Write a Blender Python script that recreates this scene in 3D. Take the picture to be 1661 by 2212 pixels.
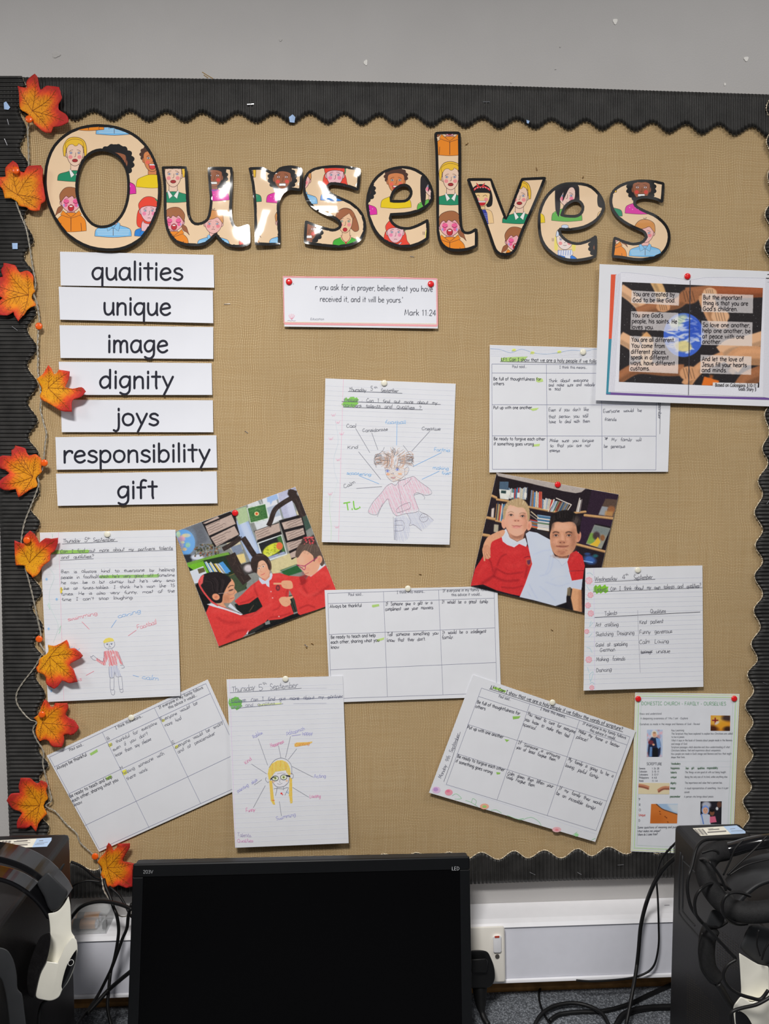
import bpy, math, random
import numpy as np
from mathutils import Vector, Matrix
from mathutils.geometry import delaunay_2d_cdt, tessellate_polygon

random.seed(7)
rng = np.random.RandomState(11)
for o in list(bpy.data.objects):
    bpy.data.objects.remove(o)
scene = bpy.context.scene
COLL = scene.collection

# ------------------------------------------------------------------ camera
W_PX, H_PX, F_PX = 1661.0,2212.0,1600.0
DESK_Z = 0.74
CAM = np.array([0.0,-1.115,1.575])
YAW, PITCH = math.radians(3.0), math.radians(4.0)
FWD = np.array([math.sin(YAW)*math.cos(PITCH), math.cos(YAW)*math.cos(PITCH),-math.sin(PITCH)])
RGT = np.array([math.cos(YAW),-math.sin(YAW),0.0])
UPV = np.cross(RGT, FWD)
cam_data = bpy.data.cameras.new('camera')
cam_data.sensor_fit = 'AUTO'
cam_data.sensor_width = 36.0
cam_data.lens = F_PX/H_PX*36.0
cam_data.clip_start = 0.01
cam = bpy.data.objects.new('camera', cam_data)
COLL.objects.link(cam)
m = Matrix(((RGT[0], UPV[0],-FWD[0], CAM[0]),
            (RGT[1], UPV[1],-FWD[1], CAM[1]),
            (RGT[2], UPV[2],-FWD[2], CAM[2]),
            (0,0,0,1)))
cam.matrix_world = m
scene.camera = cam

# ------------------------------------------------------------------ world, light, exposure
world = bpy.data.worlds.new('room_air')
scene.world = world
world.use_nodes = True
wb = world.node_tree.nodes['Background']
wb.inputs[0].default_value = (0.93,0.95,1.0,1)
wb.inputs[1].default_value = 0.075

def area_light(name, loc, target, sx, sy, power, color=(1,1,1)):
    d = bpy.data.lights.new(name, 'AREA')
    d.shape = 'RECTANGLE'
    d.size, d.size_y, d.energy, d.color = sx, sy, power, color
    o = bpy.data.objects.new(name, d)
    COLL.objects.link(o)
    o.location = loc
    v = Vector(target) - Vector(loc)
    o.rotation_euler = v.to_track_quat('-Z', 'Y').to_euler()
    return o
# ceiling lamps of the classroom, behind and above the photographer, plus one added fill
area_light('ceiling_lamp_near', (-0.22,-1.25,2.38),(-0.22,-1.16,0.0),0.30,0.22,28.5,(1.0,0.975,0.94))
area_light('right_side_fill', (0.95,-0.95,2.75),(0.9,-0.8,0.0),0.5,0.5,8,(1.0,0.98,0.95))  # unseen fill added to brighten the right side, high enough to avoid glare
area_light('ceiling_lamp_far', (1.3,-2.9,2.6),(0.5,0.0,1.2),0.6,0.6,2.5,(1.0,0.98,0.96))
area_light('ceiling_lamp_far_2', (-1.9,-1.6,2.5),(-0.5,0.0,1.4),0.6,0.6,6,(1.0,0.98,0.96))
vs = scene.view_settings
vs.view_transform = 'Standard'
vs.look = 'None'
vs.gamma = 1.0
vs.use_curve_mapping = False
vs.exposure = 0.05

# ------------------------------------------------------------------ geometry helpers
def P(px, py, dep):
    """photo pixel (array ok) -> world point on the plane y = -dep (parallel to the wall)"""
    px = np.asarray(px, float); py = np.asarray(py, float)
    d = (FWD[None, :]*F_PX + RGT[None, :]*(px.reshape(-1,1)-W_PX/2) - UPV[None, :]*(py.reshape(-1,1)-H_PX/2))
    t = (-np.asarray(dep, float).reshape(-1) - CAM[1])/d[:, 1]
    return CAM[None, :] + d*t[:, None]
def P1(px, py, dep):
    return Vector(P([px],[py],[dep])[0])
def PZ(px, py, z):
    """photo pixel -> world point on the horizontal plane at height z"""
    d = FWD*F_PX + RGT*(px-W_PX/2) - UPV*(py-H_PX/2)
    t = (z-CAM[2])/d[2]
    return Vector(CAM + d*t)
def crop(x0, y0, s):
    def f(pts):
        a = np.asarray(pts, float)
        return a/s + np.array([x0, y0])
    return f

def lin(c):
    out = []
    for v in c[:3]:
        v = v/255.0
        out.append(v/12.92 if v <= 0.04045 else ((v+0.055)/1.055)**2.4)
    return out
EXPO = 0.74
def A(c):
    """colour as seen (sRGB 0-255) -> linear albedo"""
    l = [v/EXPO for v in lin(c)]; k = min(1.0,0.93/max(l+[1e-6]))
    return tuple(v*k for v in l) + (1.0,)

def catmull(pts, n=6, closed=False, corner=None):
    pts = [np.asarray(p, float) for p in pts]
    N = len(pts)
    if N < 3 and not closed:
        return np.array(pts)
    out = []
    segs = N if closed else N-1
    def iscorner(i):
        if corner is None:
            return False
        if not closed and (i == 0 or i == N-1):
            return True
        a, b, c = pts[(i-1) % N], pts[i % N], pts[(i+1) % N]
        u, v = b-a, c-b
        cs = np.dot(u, v)/(np.linalg.norm(u)*np.linalg.norm(v)+1e-9)
        return cs < corner
    for i in range(segs):
        p1, p2 = pts[i % N], pts[(i+1) % N]
        p0 = pts[(i-1) % N] if (closed or i > 0) else p1
        p3 = pts[(i+2) % N] if (closed or i+2 < N) else p2
        t1 = (p2-p0)/2; t2 = (p3-p1)/2
        L = np.linalg.norm(p2-p1)
        for t in (t1, t2):
            pass
        n1 = np.linalg.norm(t1); n2 = np.linalg.norm(t2)
        if n1 > L: t1 = t1*L/n1
        if n2 > L: t2 = t2*L/n2
        if iscorner(i): t1 = (p2-p1)*0.6
        if iscorner(i+1): t2 = (p2-p1)*0.6
        for k in range(n):
            s = k/n
            h00 = 2*s**3-3*s**2+1; h10 = s**3-2*s**2+s; h01 = -2*s**3+3*s**2; h11 = s**3-s**2
            out.append(h00*p1+h10*t1+h01*p2+h11*t2)
    if not closed:
        out.append(pts[-1])
    return np.array(out)

def tag(o, label=None, cat=None, group=None, kind=None):
    if label: o['label'] = label
    if cat: o['category'] = cat
    if group: o['group'] = group
    if kind: o['kind'] = kind
    return o
def thing(name, label, cat, loc, group=None):
    o = bpy.data.objects.new(name, None)
    o.empty_display_size = 0.02
    COLL.objects.link(o)
    o.location = Vector(loc)
    return tag(o, label, cat, group)
def origin_of(o):
    v = Vector((0,0,0))
    while o is not None:
        v = v + Vector(o.location)
        o = o.parent
    return v
def mesh_obj(name, verts, faces, mat, parent=None, smooth=False, fcol=None, vcol=None, label=None):
    me = bpy.data.meshes.new(name)
    verts = np.asarray(verts, float).reshape(-1,3)
    if parent is not None:
        verts = verts - np.array(origin_of(parent))[None, :]
    me.from_pydata(verts.tolist(),[],[list(map(int, f)) for f in faces])
    me.materials.append(mat)
    if fcol is not None:
        at = me.color_attributes.new('Col', 'FLOAT_COLOR', 'CORNER')
        tot = np.array([p.loop_total for p in me.polygons])
        fc = np.asarray(fcol, np.float32)
        at.data.foreach_set('color', np.repeat(fc, tot, axis=0).reshape(-1))
    if vcol is not None:
        at = me.color_attributes.new('Col', 'FLOAT_COLOR', 'POINT')
        at.data.foreach_set('color', np.asarray(vcol, np.float32).reshape(-1))
    if smooth:
        me.polygons.foreach_set('use_smooth', [True]*len(me.polygons))
    me.update()
    o = bpy.data.objects.new(name, me)
    COLL.objects.link(o)
    if parent is not None:
        o.parent = parent
    if label:
        o['label'] = label
    return o

class MB:
    """collects shapes into one mesh"""
    def __init__(s):
        s.v = []; s.f = []
    def add(s, verts, faces):
        b = len(s.v)
        s.v += [tuple(map(float, p)) for p in verts]
        s.f += [tuple(i+b for i in f) for f in faces]
    def hexa(s, c):
        """8 corners: bottom 4 (ccw) then top 4"""
        s.add(c, [(0,3,2,1),(4,5,6,7),(0,1,5,4),(1,2,6,5),(2,3,7,6),(3,0,4,7)])
    def box(s, a, b):
        x0, y0, z0 = a; x1, y1, z1 = b
        s.hexa([(x0, y0, z0),(x1, y0, z0),(x1, y1, z0),(x0, y1, z0),(x0, y0, z1),(x1, y0, z1),(x1, y1, z1),(x0, y1, z1)])
    def tube(s, pts, r, n=8, caps=True):
        pts = [Vector(p) for p in pts]
        N = len(pts)
        rr = r if hasattr(r, '__len__') else [r]*N
        up = Vector((0.13,0.31,0.94))
        rings = []
        prev = None
        for i, p in enumerate(pts):
            t = (pts[min(i+1, N-1)]-pts[max(i-1,0)])
            t = t.normalized() if t.length > 1e-9 else Vector((0,0,1))
            if prev is None:
                a = t.cross(up)
                if a.length < 1e-3: a = t.cross(Vector((1,0,0)))
                a.normalize()
            else:
                a = prev - t*prev.dot(t)
                a = a.normalized() if a.length > 1e-6 else t.orthogonal().normalized()
            b = t.cross(a)
            prev = a
            ra = rr[i]
            ra, rb = ra if hasattr(ra, '__len__') else (ra, ra)
            rings.append([p + a*(math.cos(2*math.pi*k/n)*ra) + b*(math.sin(2*math.pi*k/n)*rb) for k in range(n)])
        vs_ = [v for R in rings for v in R]
        fs = []
        for i in range(N-1):
            for k in range(n):
                k2 = (k+1) % n
                fs.append((i*n+k, i*n+k2,(i+1)*n+k2,(i+1)*n+k))
        if caps:
            fs.append(tuple(range(n))[::-1]); fs.append(tuple((N-1)*n+k for k in range(n)))
        s.add(vs_, fs)
    def lathe(s, prof, c, axis=(0,-1,0), n=20):
        """profile (r, h) swept round axis through c"""
        ax = Vector(axis).normalized(); a = ax.orthogonal().normalized(); b = ax.cross(a)
        c = Vector(c); vs_ = []; fs = []
        for (r, h) in prof:
            for k in range(n):
                t = 2*math.pi*k/n
                vs_.append(c + ax*h + a*(math.cos(t)*r) + b*(math.sin(t)*r))
        M = len(prof)
        for i in range(M-1):
            for k in range(n):
                k2 = (k+1) % n
                fs.append((i*n+k, i*n+k2,(i+1)*n+k2,(i+1)*n+k))
        fs.append(tuple(range(n))[::-1]); fs.append(tuple((M-1)*n+k for k in range(n)))
        s.add(vs_, fs)
    def build(s, name, mat, parent=None, smooth=False, bevel=0.0, label=None, segs=2):
        o = mesh_obj(name, s.v, s.f, mat, parent, smooth, label=label)
        if bevel:
            md = o.modifiers.new('bevel', 'BEVEL'); md.width = bevel; md.segments = segs; md.limit_method = 'ANGLE'
            md.angle_limit = math.radians(40)
        return o

# ------------------------------------------------------------------ materials
MATS = {}
def mat(name, color=(200,200,200), rough=0.6, spec=0.35, coat=0.0, coat_rough=0.1, vary=0.04, vscale=60.0,
        bump=0.0, bscale=300.0, attr=False, metallic=0.0, raw=None, alpha=1.0, trans=0.0, ior=1.45):
    if name in MATS:
        return MATS[name]
    M = bpy.data.materials.new(name); M.use_nodes = True
    nt = M.node_tree; N = nt.nodes; L = nt.links
    b = N['Principled BSDF']
    b.inputs['Roughness'].default_value = rough
    b.inputs['Specular IOR Level'].default_value = spec
    b.inputs['Coat Weight'].default_value = coat
    b.inputs['Coat Roughness'].default_value = coat_rough
    b.inputs['Metallic'].default_value = metallic
    b.inputs['IOR'].default_value = ior
    b.inputs['Transmission Weight'].default_value = trans
    b.inputs['Alpha'].default_value = alpha
    tc = N.new('ShaderNodeTexCoord')
    nz = N.new('ShaderNodeTexNoise'); nz.inputs['Scale'].default_value = vscale; nz.inputs['Detail'].default_value = 3.0
    L.new(tc.outputs['Object'], nz.inputs['Vector'])
    mp = N.new('ShaderNodeMapRange'); mp.inputs['To Min'].default_value = 1-vary; mp.inputs['To Max'].default_value = 1+vary
    mp.inputs['From Min'].default_value = 0.3; mp.inputs['From Max'].default_value = 0.7
    L.new(nz.outputs['Fac'], mp.inputs['Value'])
    mx = N.new('ShaderNodeMix'); mx.data_type = 'RGBA'; mx.blend_type = 'MULTIPLY'; mx.inputs[0].default_value = 1.0
    if attr:
        at = N.new('ShaderNodeAttribute'); at.attribute_name = 'Col'
        L.new(at.outputs['Color'], mx.inputs[6])
    else:
        mx.inputs[6].default_value = raw if raw else A(color)
    L.new(mp.outputs['Result'], mx.inputs[7])
    L.new(mx.outputs[2], b.inputs['Base Color'])
    if bump:
        n2 = N.new('ShaderNodeTexNoise'); n2.inputs['Scale'].default_value = bscale; n2.inputs['Detail'].default_value = 4
        L.new(tc.outputs['Object'], n2.inputs['Vector'])
        bp = N.new('ShaderNodeBump'); bp.inputs['Strength'].default_value = bump; bp.inputs['Distance'].default_value = 0.001
        L.new(n2.outputs['Fac'], bp.inputs['Height']); L.new(bp.outputs['Normal'], b.inputs['Normal'])
    MATS[name] = M
    return M
# ------------------------------------------------------------------ stroke lettering
GL = {
'a': '10.5|8.5,8.5 6.5,10 3.5,9.8 1.2,7 1,3.5 2.5,.6 5,.2 7.3,2 8.5,5.5;!8.7,10 8.7,2 9.6,0',
'b': '10.3|!1.5,16 1.5,0;1.5,6 3.5,9.3 6.2,9.8 8.6,7.5 8.8,3.6 6.8,.6 4,.1 1.5,1.8',
'c': '9|8.2,8.5 6,10 3.5,9.5 1.3,6.5 1.2,3.2 3,.5 5.8,.1 8.2,1.6',
'd': '10.8|8.8,7.5 6.5,9.8 3.6,9.3 1.3,6.3 1.3,3 3.2,.4 5.8,.6 8.2,3 8.8,5;!8.8,16 8.8,0',
'e': '10|1.5,5 5,5.6 8.6,6.6 7.5,9.3 5,10 2.6,8.7 1.2,5.5 1.6,2.3 4,.2 6.6,.3 8.8,1.8',
'f': '8|7.5,15.3 5.6,15.9 4,14.6 3.5,11.5 3.5,0;!.8,9.3 7,9.3',
'g': '10.3|8.6,8.6 6.5,10 3.5,9.6 1.3,6.8 1.3,3.5 3,1 5.3,1 7.5,3 8.6,6.5;8.7,10 8.8,2 8.4,-2.5 6.3,-5 3.5,-5.2 1.3,-4',
'h': '10|!1.5,16 1.5,0;1.5,5.5 3.4,8.8 6,9.9 8,8.6 8.3,5.5 8.4,0',
'i': '4|!2,10 2,0;!2,13.6 2,14',
'j': '5.5|3.8,10 3.9,0 3.4,-3.5 1.8,-5 0,-4.2;!3.8,13.6 3.8,14',
'k': '9|!1.5,16 1.5,0;!8,10 1.6,4.2;!3.6,6 8.4,0',
'l': '4|!2,16 2,0',
'm': '14|!1.5,10 1.5,0;1.5,6 3,9.2 4.9,9.9 6.5,8.5 6.8,5 6.9,0;6.9,6 8.3,9.2 10.3,9.9 11.9,8.5 12.2,5 12.4,0',
'n': '9.8|!1.5,10 1.5,0;1.5,6 3.2,9 5.6,9.9 7.7,8.6 8.1,5.5 8.2,0',
'o': '10.3|5.1,10 2.3,8.8 1,5.2 2.2,1.4 5,.1 7.9,1.5 9.2,5.2 8,8.7 5.1,10',
'p': '10.3|!1.5,10 1.5,-5.5;1.5,6.5 3.5,9.4 6.2,9.9 8.7,7.6 8.9,3.8 7,.8 4.2,.2 1.5,2',
'q': '10.3|8.6,8.6 6.5,10 3.4,9.6 1.2,6.6 1.3,3.2 3.2,.6 5.6,.6 7.8,2.8 8.6,6;!8.8,10 8.8,-5.5',
'r': '7.8|!1.5,10 1.5,0;1.5,5.5 3,8.6 5,10 7.2,9.5 7.4,8.4',
's': '8.5|7.3,8.6 5.2,10 2.6,9.5 1.5,7.6 3,5.9 6,4.8 7.6,3 6.6,.9 4,0 1,1.2',
't': '8|!4,14.5 4,2 4.4,0;!.8,10 7.3,10',
'u': '10|1.3,10 1.3,4.5 2.3,1 4.6,0 7,1.5 8.4,4.5;!8.5,10 8.5,2 9,0',
'v': '9|!.7,10 4.4,0 8.3,10', 'w': '13|!.8,10 3.6,0 6.5,8.8 9.2,0 12.3,10',
'x': '9|!.8,10 8,0;!8,10 .8,0', 'y': '9.3|!.9,10 4.7,1;!8.7,10 4.6,.5 1.8,-5.5', 'z': '9|!1,10 7.8,10 1,0 8.2,0',
'A': '12|!.8,0 6,15 11,0;!2.6,5 9.2,5',
'B': '11|!1.8,15 1.8,0;1.8,15 6,14.9 8.3,12.5 7.5,9.3 4.5,8 1.8,7.9;1.8,7.9 6.5,7.5 9.6,4.5 8,1 4.5,0 1.8,0',
'C': '12|10,12.5 7.5,15 4.5,14 1.8,10 1.3,5.5 3,1.3 6,0 9.5,1.3 11,3',
'D': '12|!1.8,15 1.8,0;1.8,15 6,14 9.8,10.5 10.5,6.5 8.5,2.3 4.8,.2 1.8,0',
'E': '10.5|!9,15 1.8,15 1.8,0 9.3,0;!1.8,8 8.3,8', 'F': '10|!9,15 1.8,15 1.8,0;!1.8,8 8,8',
'G': '13|10.5,12.5 7.5,15 4.3,14 1.7,10 1.3,5.5 3,1.3 6,0 9.5,1.3 11,5 11,6.5;!6.5,6.7 12,6.7',
'H': '12|!1.8,15 1.8,0;!10,15 10,0;!1.8,7.7 10,7.7', 'I': '8|!1,15 7,15;!4,15 4,0;!1,0 7,0',
'J': '11|!3,15 11,15;8,15 8,4 6.5,1 4,0 1.3,2', 'K': '10.5|!1.8,15 1.8,0;!9,15 1.8,7;!4,9 10,0',
'L': '9.5|!1.8,15 1.8,0 9,0', 'M': '14|!1.2,0 3.2,15 7,4 10.8,15 12.8,0', 'N': '12.3|!1.8,0 1.8,15 10.5,0 10.5,15',
'O': '13.3|6.5,15 3,13.3 1.2,7.8 2.5,2 6,0 10.3,1.8 12,7.6 10.5,13 6.5,15',
'P': '10|!1.8,15 1.8,0;1.8,15 6.5,14.6 9.3,12 8.5,8.5 5,7 1.8,7',
'Q': '13.3|6.5,15 3,13.3 1.2,7.8 2.5,2 6,0 10.3,1.8 12,7.6 10.5,13 6.5,15;!7.5,4 12,-2',
'R': '10.8|!1.8,15 1.8,0;1.8,15 6.5,14.6 9.3,12 8.5,8.5 5,7 1.8,7;!4.5,7 10,0',
'S': '10.5|9.3,12.8 6.5,15 3.3,14.3 1.8,11.7 3.3,9 7,7.3 9.6,4.6 8.5,1.2 5,0 1.2,1.5',
'T': '11.5|!.5,15 11,15;!5.8,15 5.8,0', 'U': '12|1.5,15 1.6,5 3.2,1 6,0 9,1.2 10.3,5 10.4,15',
'V': '11|!.8,15 5.6,0 10.5,15', 'W': '16.3|!.8,15 4.2,0 8,13 11.8,0 15.5,15', 'X': '11|!1,15 10,0;!10,15 1,0',
'Y': '10.5|!.8,15 5.2,7.5 9.8,15;!5.2,7.5 5.2,0', 'Z': '11|!1,15 10,15 1,0 10,0',
'0': '10|5,15 2,13 1.2,7.5 2.2,2 5,0 8,2 8.8,7.5 8,13 5,15', '1': '8|!2,12.3 4.6,15 4.6,0',
'2': '10|1.5,12 3,14.5 6,15 8.5,13 8,9.5 4.5,5 1.5,0;!1.5,0 9,0', '3': '9.5|1.5,13.5 4.5,15 7.5,13.5 7.3,10 4,8 7,7.5 8.5,4.5 7,1 4,0 1,1.5',
'4': '10|!6.8,0 6.8,15 1,5 9.6,5', '5': '10|!8.5,15 2.5,15 2,9;2,9 5,9.8 8.3,8 8.8,4 6.5,.6 3.5,0 1,1.5',
'6': '10|7,15 3.5,11 1.5,6 2,2 5,0 8,2 8.3,6 5.5,8.5 2,6', '7': '9.5|!1,15 8.8,15 3.5,0',
'8': '10|5,8 2,10.5 2.5,14 5,15 7.8,14 8,10.5 5,8 1.8,5 2,1.5 5,0 8,1.5 8.3,5 5,8', '9': '10|8,9 5,7.5 2,9 1.8,13 4.5,15 7.8,14 8.3,9 7.5,4 5,0',
'.': '4|!1.8,.3 1.8,.7', ',': '4|!2.2,.8 1.2,-2.2', ':': '4.5|!2,1 2,1.4;!2,7.5 2,7.9', '?': '9|1.5,12 3.5,15 7,14.5 8,11.5 4.8,8 4.6,5;!4.6,.3 4.6,.7',
'!': '4.5|!2.2,15 2.2,4.5;!2.2,.3 2.2,.7', "'": '3.5|!1.9,15.5 1.5,12', '(': '5|4,16 1.8,11 1.6,5 4,-2', ')': '5|1,16 3.2,11 3.4,5 1,-2',
'-': '6.5|!1,5.5 5.5,5.5', '_': '8|!0,0 8,0', ' ': '6.5|', '/': '8|!1,-1 7,15', '&': '11|9.5,0 3,11 4.5,15 6.5,12.5 2,6 2.5,1.5 6,0 9.5,5',
}
GLYPH = {}
for ch, spec_ in GL.items():
    adv, body = spec_.split('|')
    st = []
    for s_ in body.split(';'):
        if not s_: continue
        straight = s_.startswith('!')
        pts = [tuple(float(q) for q in p.split(',')) for p in s_.lstrip('!').split()]
        st.append((straight, np.array(pts)))
    GLYPH[ch] = (float(adv), st)

def inpoly(p, q):
    """even-odd test, p (n,2), q polygon"""
    x, y = p[:, 0], p[:, 1]
    ins = np.zeros(len(p), bool)
    for i in range(len(q)):
        xa, ya = q[i-1]; xb, yb = q[i]
        if ya == yb: continue
        ins ^= ((ya > y) != (yb > y)) & (x < (xb-xa)*(y-ya)/(yb-ya)+xa)
    return ins
def gridfill(q, step):
    """triangulate a polygon with inner points so that it can follow a curved sheet"""
    q2 = []
    for i in range(len(q)):
        a, b = q[i], q[(i+1) % len(q)]; k = max(1, int(np.linalg.norm(b-a)/step))
        q2 += [a+(b-a)*j/k for j in range(k)]
    q2 = np.array(q2); x0, y0 = q2.min(0); x1, y1 = q2.max(0)
    g = np.stack(np.meshgrid(np.arange(x0+step/2, x1, step), np.arange(y0+step/2, y1, step)),-1).reshape(-1,2)
    g = g[inpoly(g, q2)]; n = len(q2)
    r = delaunay_2d_cdt([Vector((float(x), float(y))) for x, y in np.vstack([q2, g])],[(i, (i+1) % n) for i in range(n)],[],0,0.01)
    v = np.array([(a[0], a[1]) for a in r[0]]); t = np.array([f for f in r[2] if len(f) == 3])
    return v, t[inpoly(v[t].mean(1), q2)].tolist()

class Surf:
    """paper surface: photo-pixel quad lying parallel to the wall, lifting towards its bottom edge"""
    def __init__(s, corners, base, lift=0.002, wave=0.0, curl=0.0):
        s.q = np.array(corners, float)           # TL TR BR BL
        s.base, s.lift, s.wave, s.curl = base, lift, wave, curl
        top = (s.q[0]+s.q[1])/2; bot = (s.q[3]+s.q[2])/2
        s.top, s.ax = top, (bot-top)
        s.L2 = float(np.dot(s.ax, s.ax))
        lf = (s.q[0]+s.q[3])/2; rt = (s.q[1]+s.q[2])/2
        s.lf, s.bx = lf, rt-lf
        s.M2 = float(np.dot(s.bx, s.bx))
    def dep(s, p):
        p = np.asarray(p, float).reshape(-1,2)
        t = np.clip((p-s.top)@s.ax/s.L2,-0.1,1.1)
        u = np.clip((p-s.lf)@s.bx/s.M2,-0.1,1.1)
        return s.base + s.lift*np.clip(t, 0,2)**2 + s.wave*np.sin(u*5.0+t*2.0)*np.sin(math.pi*np.clip(u, 0,1)) + s.curl*(2*u-1)**2*np.clip(t, 0,1)
    def pts(s, p, off=0.0):
        p = np.asarray(p, float).reshape(-1,2)
        return P(p[:, 0], p[:, 1], s.dep(p)+off)
    def bil(s, u, v):
        u = np.asarray(u)[..., None]; v = np.asarray(v)[..., None]
        q = s.q
        return (q[0]*(1-u)+q[1]*u)*(1-v) + (q[3]*(1-u)+q[2]*u)*v
    def paper(s, name, material, parent, nx=12, ny=14, thick=0.0004, edge=None, label=None):
        U, V = np.meshgrid(np.linspace(0,1, nx+1), np.linspace(0,1, ny+1))
        px = s.bil(U.reshape(-1), V.reshape(-1))
        if edge is not None:
            px = px + edge(U.reshape(-1), V.reshape(-1))
        f = s.pts(px); b = s.pts(px, -thick)
        n = (nx+1)*(ny+1)
        verts = np.vstack([f, b]); faces = []
        for j in range(ny):
            for i in range(nx):
                a = j*(nx+1)+i
                faces.append((a, a+nx+1, a+nx+2, a+1))
                faces.append((n+a, n+a+1, n+a+nx+2, n+a+nx+1))
        ring = [i for i in range(nx+1)] + [j*(nx+1)+nx for j in range(1, ny+1)] + [ny*(nx+1)+i for i in range(nx-1,-1,-1)] + [j*(nx+1) for j in range(ny-1,0,-1)]
        for k in range(len(ring)):
            a, c = ring[k], ring[(k+1) % len(ring)]
            faces.append((a, c, n+c, n+a))
        return mesh_obj(name, verts, faces, material, parent, smooth=False, label=label)

INK_MAT = mat('printed_ink', rough=0.62, spec=0.2, attr=True, vary=0.05, vscale=900)
class Ink:
    """flat print and pen marks on a surface; one mesh part"""
    def __init__(s, surf, cf=None, off=0.0002):
        s.surf, s.cf, s.off = surf, cf or (lambda p: np.asarray(p, float)), off
        s.v = []; s.f = []; s.c = []; s.n = 0
    def _add(s, px, faces, col, layer):
        w = s.surf.pts(px, s.off + 0.0001*layer)
        s.v.append(w)
        for f in faces:
            s.f.append(tuple(i+s.n for i in f)); s.c.append(col)
        s.n += len(w)
    def raw_line(s, p, w, col, layer=0, caps=False, closed=False):
        """p: photo px polyline, w: width in px"""
        p = np.asarray(p, float)
        if len(p) < 2: return
        keep = [0]
        for i in range(1, len(p)):
            if np.linalg.norm(p[i]-p[keep[-1]]) > 0.05: keep.append(i)
        p = p[keep]
        if len(p) < 2: return
        # subdivide long straight runs so they follow the curl of the paper
        q = [p[0]]
        for i in range(1, len(p)):
            d = np.linalg.norm(p[i]-p[i-1]); k = max(1, int(d/25))
            for j in range(1, k+1): q.append(p[i-1]+(p[i]-p[i-1])*j/k)
        p = np.array(q); n = len(p)
        t = np.zeros_like(p)
        t[1:-1] = p[2:]-p[:-2]; t[0] = p[1]-p[0]; t[-1] = p[-1]-p[-2]
        if closed: t[0] = t[-1] = p[1]-p[-2]
        t /= (np.linalg.norm(t, axis=1)[:, None]+1e-9)
        nr = np.stack([-t[:, 1], t[:, 0]],1)
        # keep width at sharp bends
        seg = p[1:]-p[:-1]; seg /= (np.linalg.norm(seg, axis=1)[:, None]+1e-9)
        sc = np.ones(n)
        if n > 2:
            cs = np.abs((nr[1:-1]*np.stack([-seg[1:, 1], seg[1:, 0]],1)).sum(1))
            sc[1:-1] = 1/np.clip(cs, 0.5,1)
        ww = np.asarray(w, float)/2*sc
        a = p+nr*ww[:, None]; b = p-nr*ww[:, None]
        px = np.vstack([a, b])
        fs = [(i, i+1, n+i+1, n+i) for i in range(n-1)]
        s._add(px, fs, col, layer)
        if caps:
            for e, d in ((0,-1),(n-1,1)):
                tt = t[e]*d; nn = nr[e]
                arc = [p[e] + (nn*math.cos(x)+tt*math.sin(x))*(w/2) for x in np.linspace(0, math.pi, 7)]
                s._add(np.array(arc),[tuple(range(7))], col, layer)
    def line(s, p, w, col, layer=0, caps=False, smooth=0):
        q = s.cf(p)
        if smooth: q = catmull(q, smooth)
        s.raw_line(q, w*0.78 if w <= 1.6 else w, A(col), layer, caps)
    def fill(s, p, col, layer=0, smooth=0):
        q = s.cf(p)
        if smooth: q = catmull(q, smooth, closed=True, corner=0.2)
        q = np.asarray(q)
        if np.ptp(q, axis=0).max() > 45:
            q, tr = gridfill(q, 12.0)
        else:
            tr = tessellate_polygon([[Vector((x, y, 0)) for x, y in q]])
        s._add(q, tr, A(col), layer)
    def disc(s, c, rx, ry, col, layer=0, n=14, rot=0.0):
        t = np.linspace(0,2*math.pi, n, endpoint=False)
        x = np.cos(t)*rx; y = np.sin(t)*ry
        s.fill(np.stack([c[0]+x*math.cos(rot)-y*math.sin(rot), c[1]+x*math.sin(rot)+y*math.cos(rot)],1), col, layer)
    def text(s, txt, p0, p1, xh, w, col, hand=0.0, slant=0.0, layer=1, cap=1.0, ul=None, space=6.5):
        """lettering on the base line p0-p1 (crop units); xh, w in photo px"""
        p0, p1 = s.cf([p0, p1])
        d = p1-p0; L = np.linalg.norm(d); d = d/L; up = np.array([d[1],-d[0]])
        tw = sum(space if c == ' ' else GLYPH.get(c, GLYPH[' '])[0] for c in txt)
        kx = L/max(tw, 1); ky = xh/10.0
        x = 0.0; C_ = A(col)
        n = 5 if w > 3 else 3
        ph = random.random()*6
        for i, c in enumerate(txt):
            adv, st = GLYPH.get(c, GLYPH[' '])
            jy = hand*math.sin(ph+i*1.7)*0.8 + hand*random.uniform(-0.6,0.6)
            js = 1+hand*random.uniform(-0.10,0.10)
            sl = slant + hand*random.uniform(-0.06,0.06)
            for straight, pts in st:
                q = pts.copy()
                if cap != 1.0: q[:, 1] = np.where(q[:, 1] > 10,10+(q[:, 1]-10)*cap, q[:, 1])
                if hand: q = q + rng.uniform(-0.45,0.45, q.shape)*hand
                if not straight or (hand and len(q) > 2): q = catmull(q, n)
                gx = (x + adv/2 + (q[:, 0]-adv/2)*(1.0 if hand else 0.94) + sl*q[:, 1]*0.6*ky/kx)*kx
                gy = (q[:, 1]*js+jy)*ky
                pp = p0 + d*gx[:, None] + up*gy[:, None]
                if len(pp) == 2 and np.linalg.norm(pp[1]-pp[0]) < w*0.7:
                    cc = pp.mean(0)
                    pp = np.array([cc-up*w*0.35, cc+up*w*0.35])
                s.raw_line(pp, w, C_, layer, caps=(w > 2.2))
            if hand and c.islower() and i+1 < len(txt) and txt[i+1].islower():
                e = np.array([(adv-1.9,1.2),(adv-0.6,0.2),(adv+0.9,1.6),(adv+1.7,4.2)])+rng.uniform(-0.4,0.4,(4,2))
                e = catmull(e, 2)
                s.raw_line(p0 + d*((x+e[:, 0]+sl*e[:, 1]*0.6*ky/kx)*kx)[:, None] + up*((e[:, 1]*js+jy)*ky)[:, None], w*0.85, C_, layer)
            x += space if c == ' ' else adv
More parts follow.
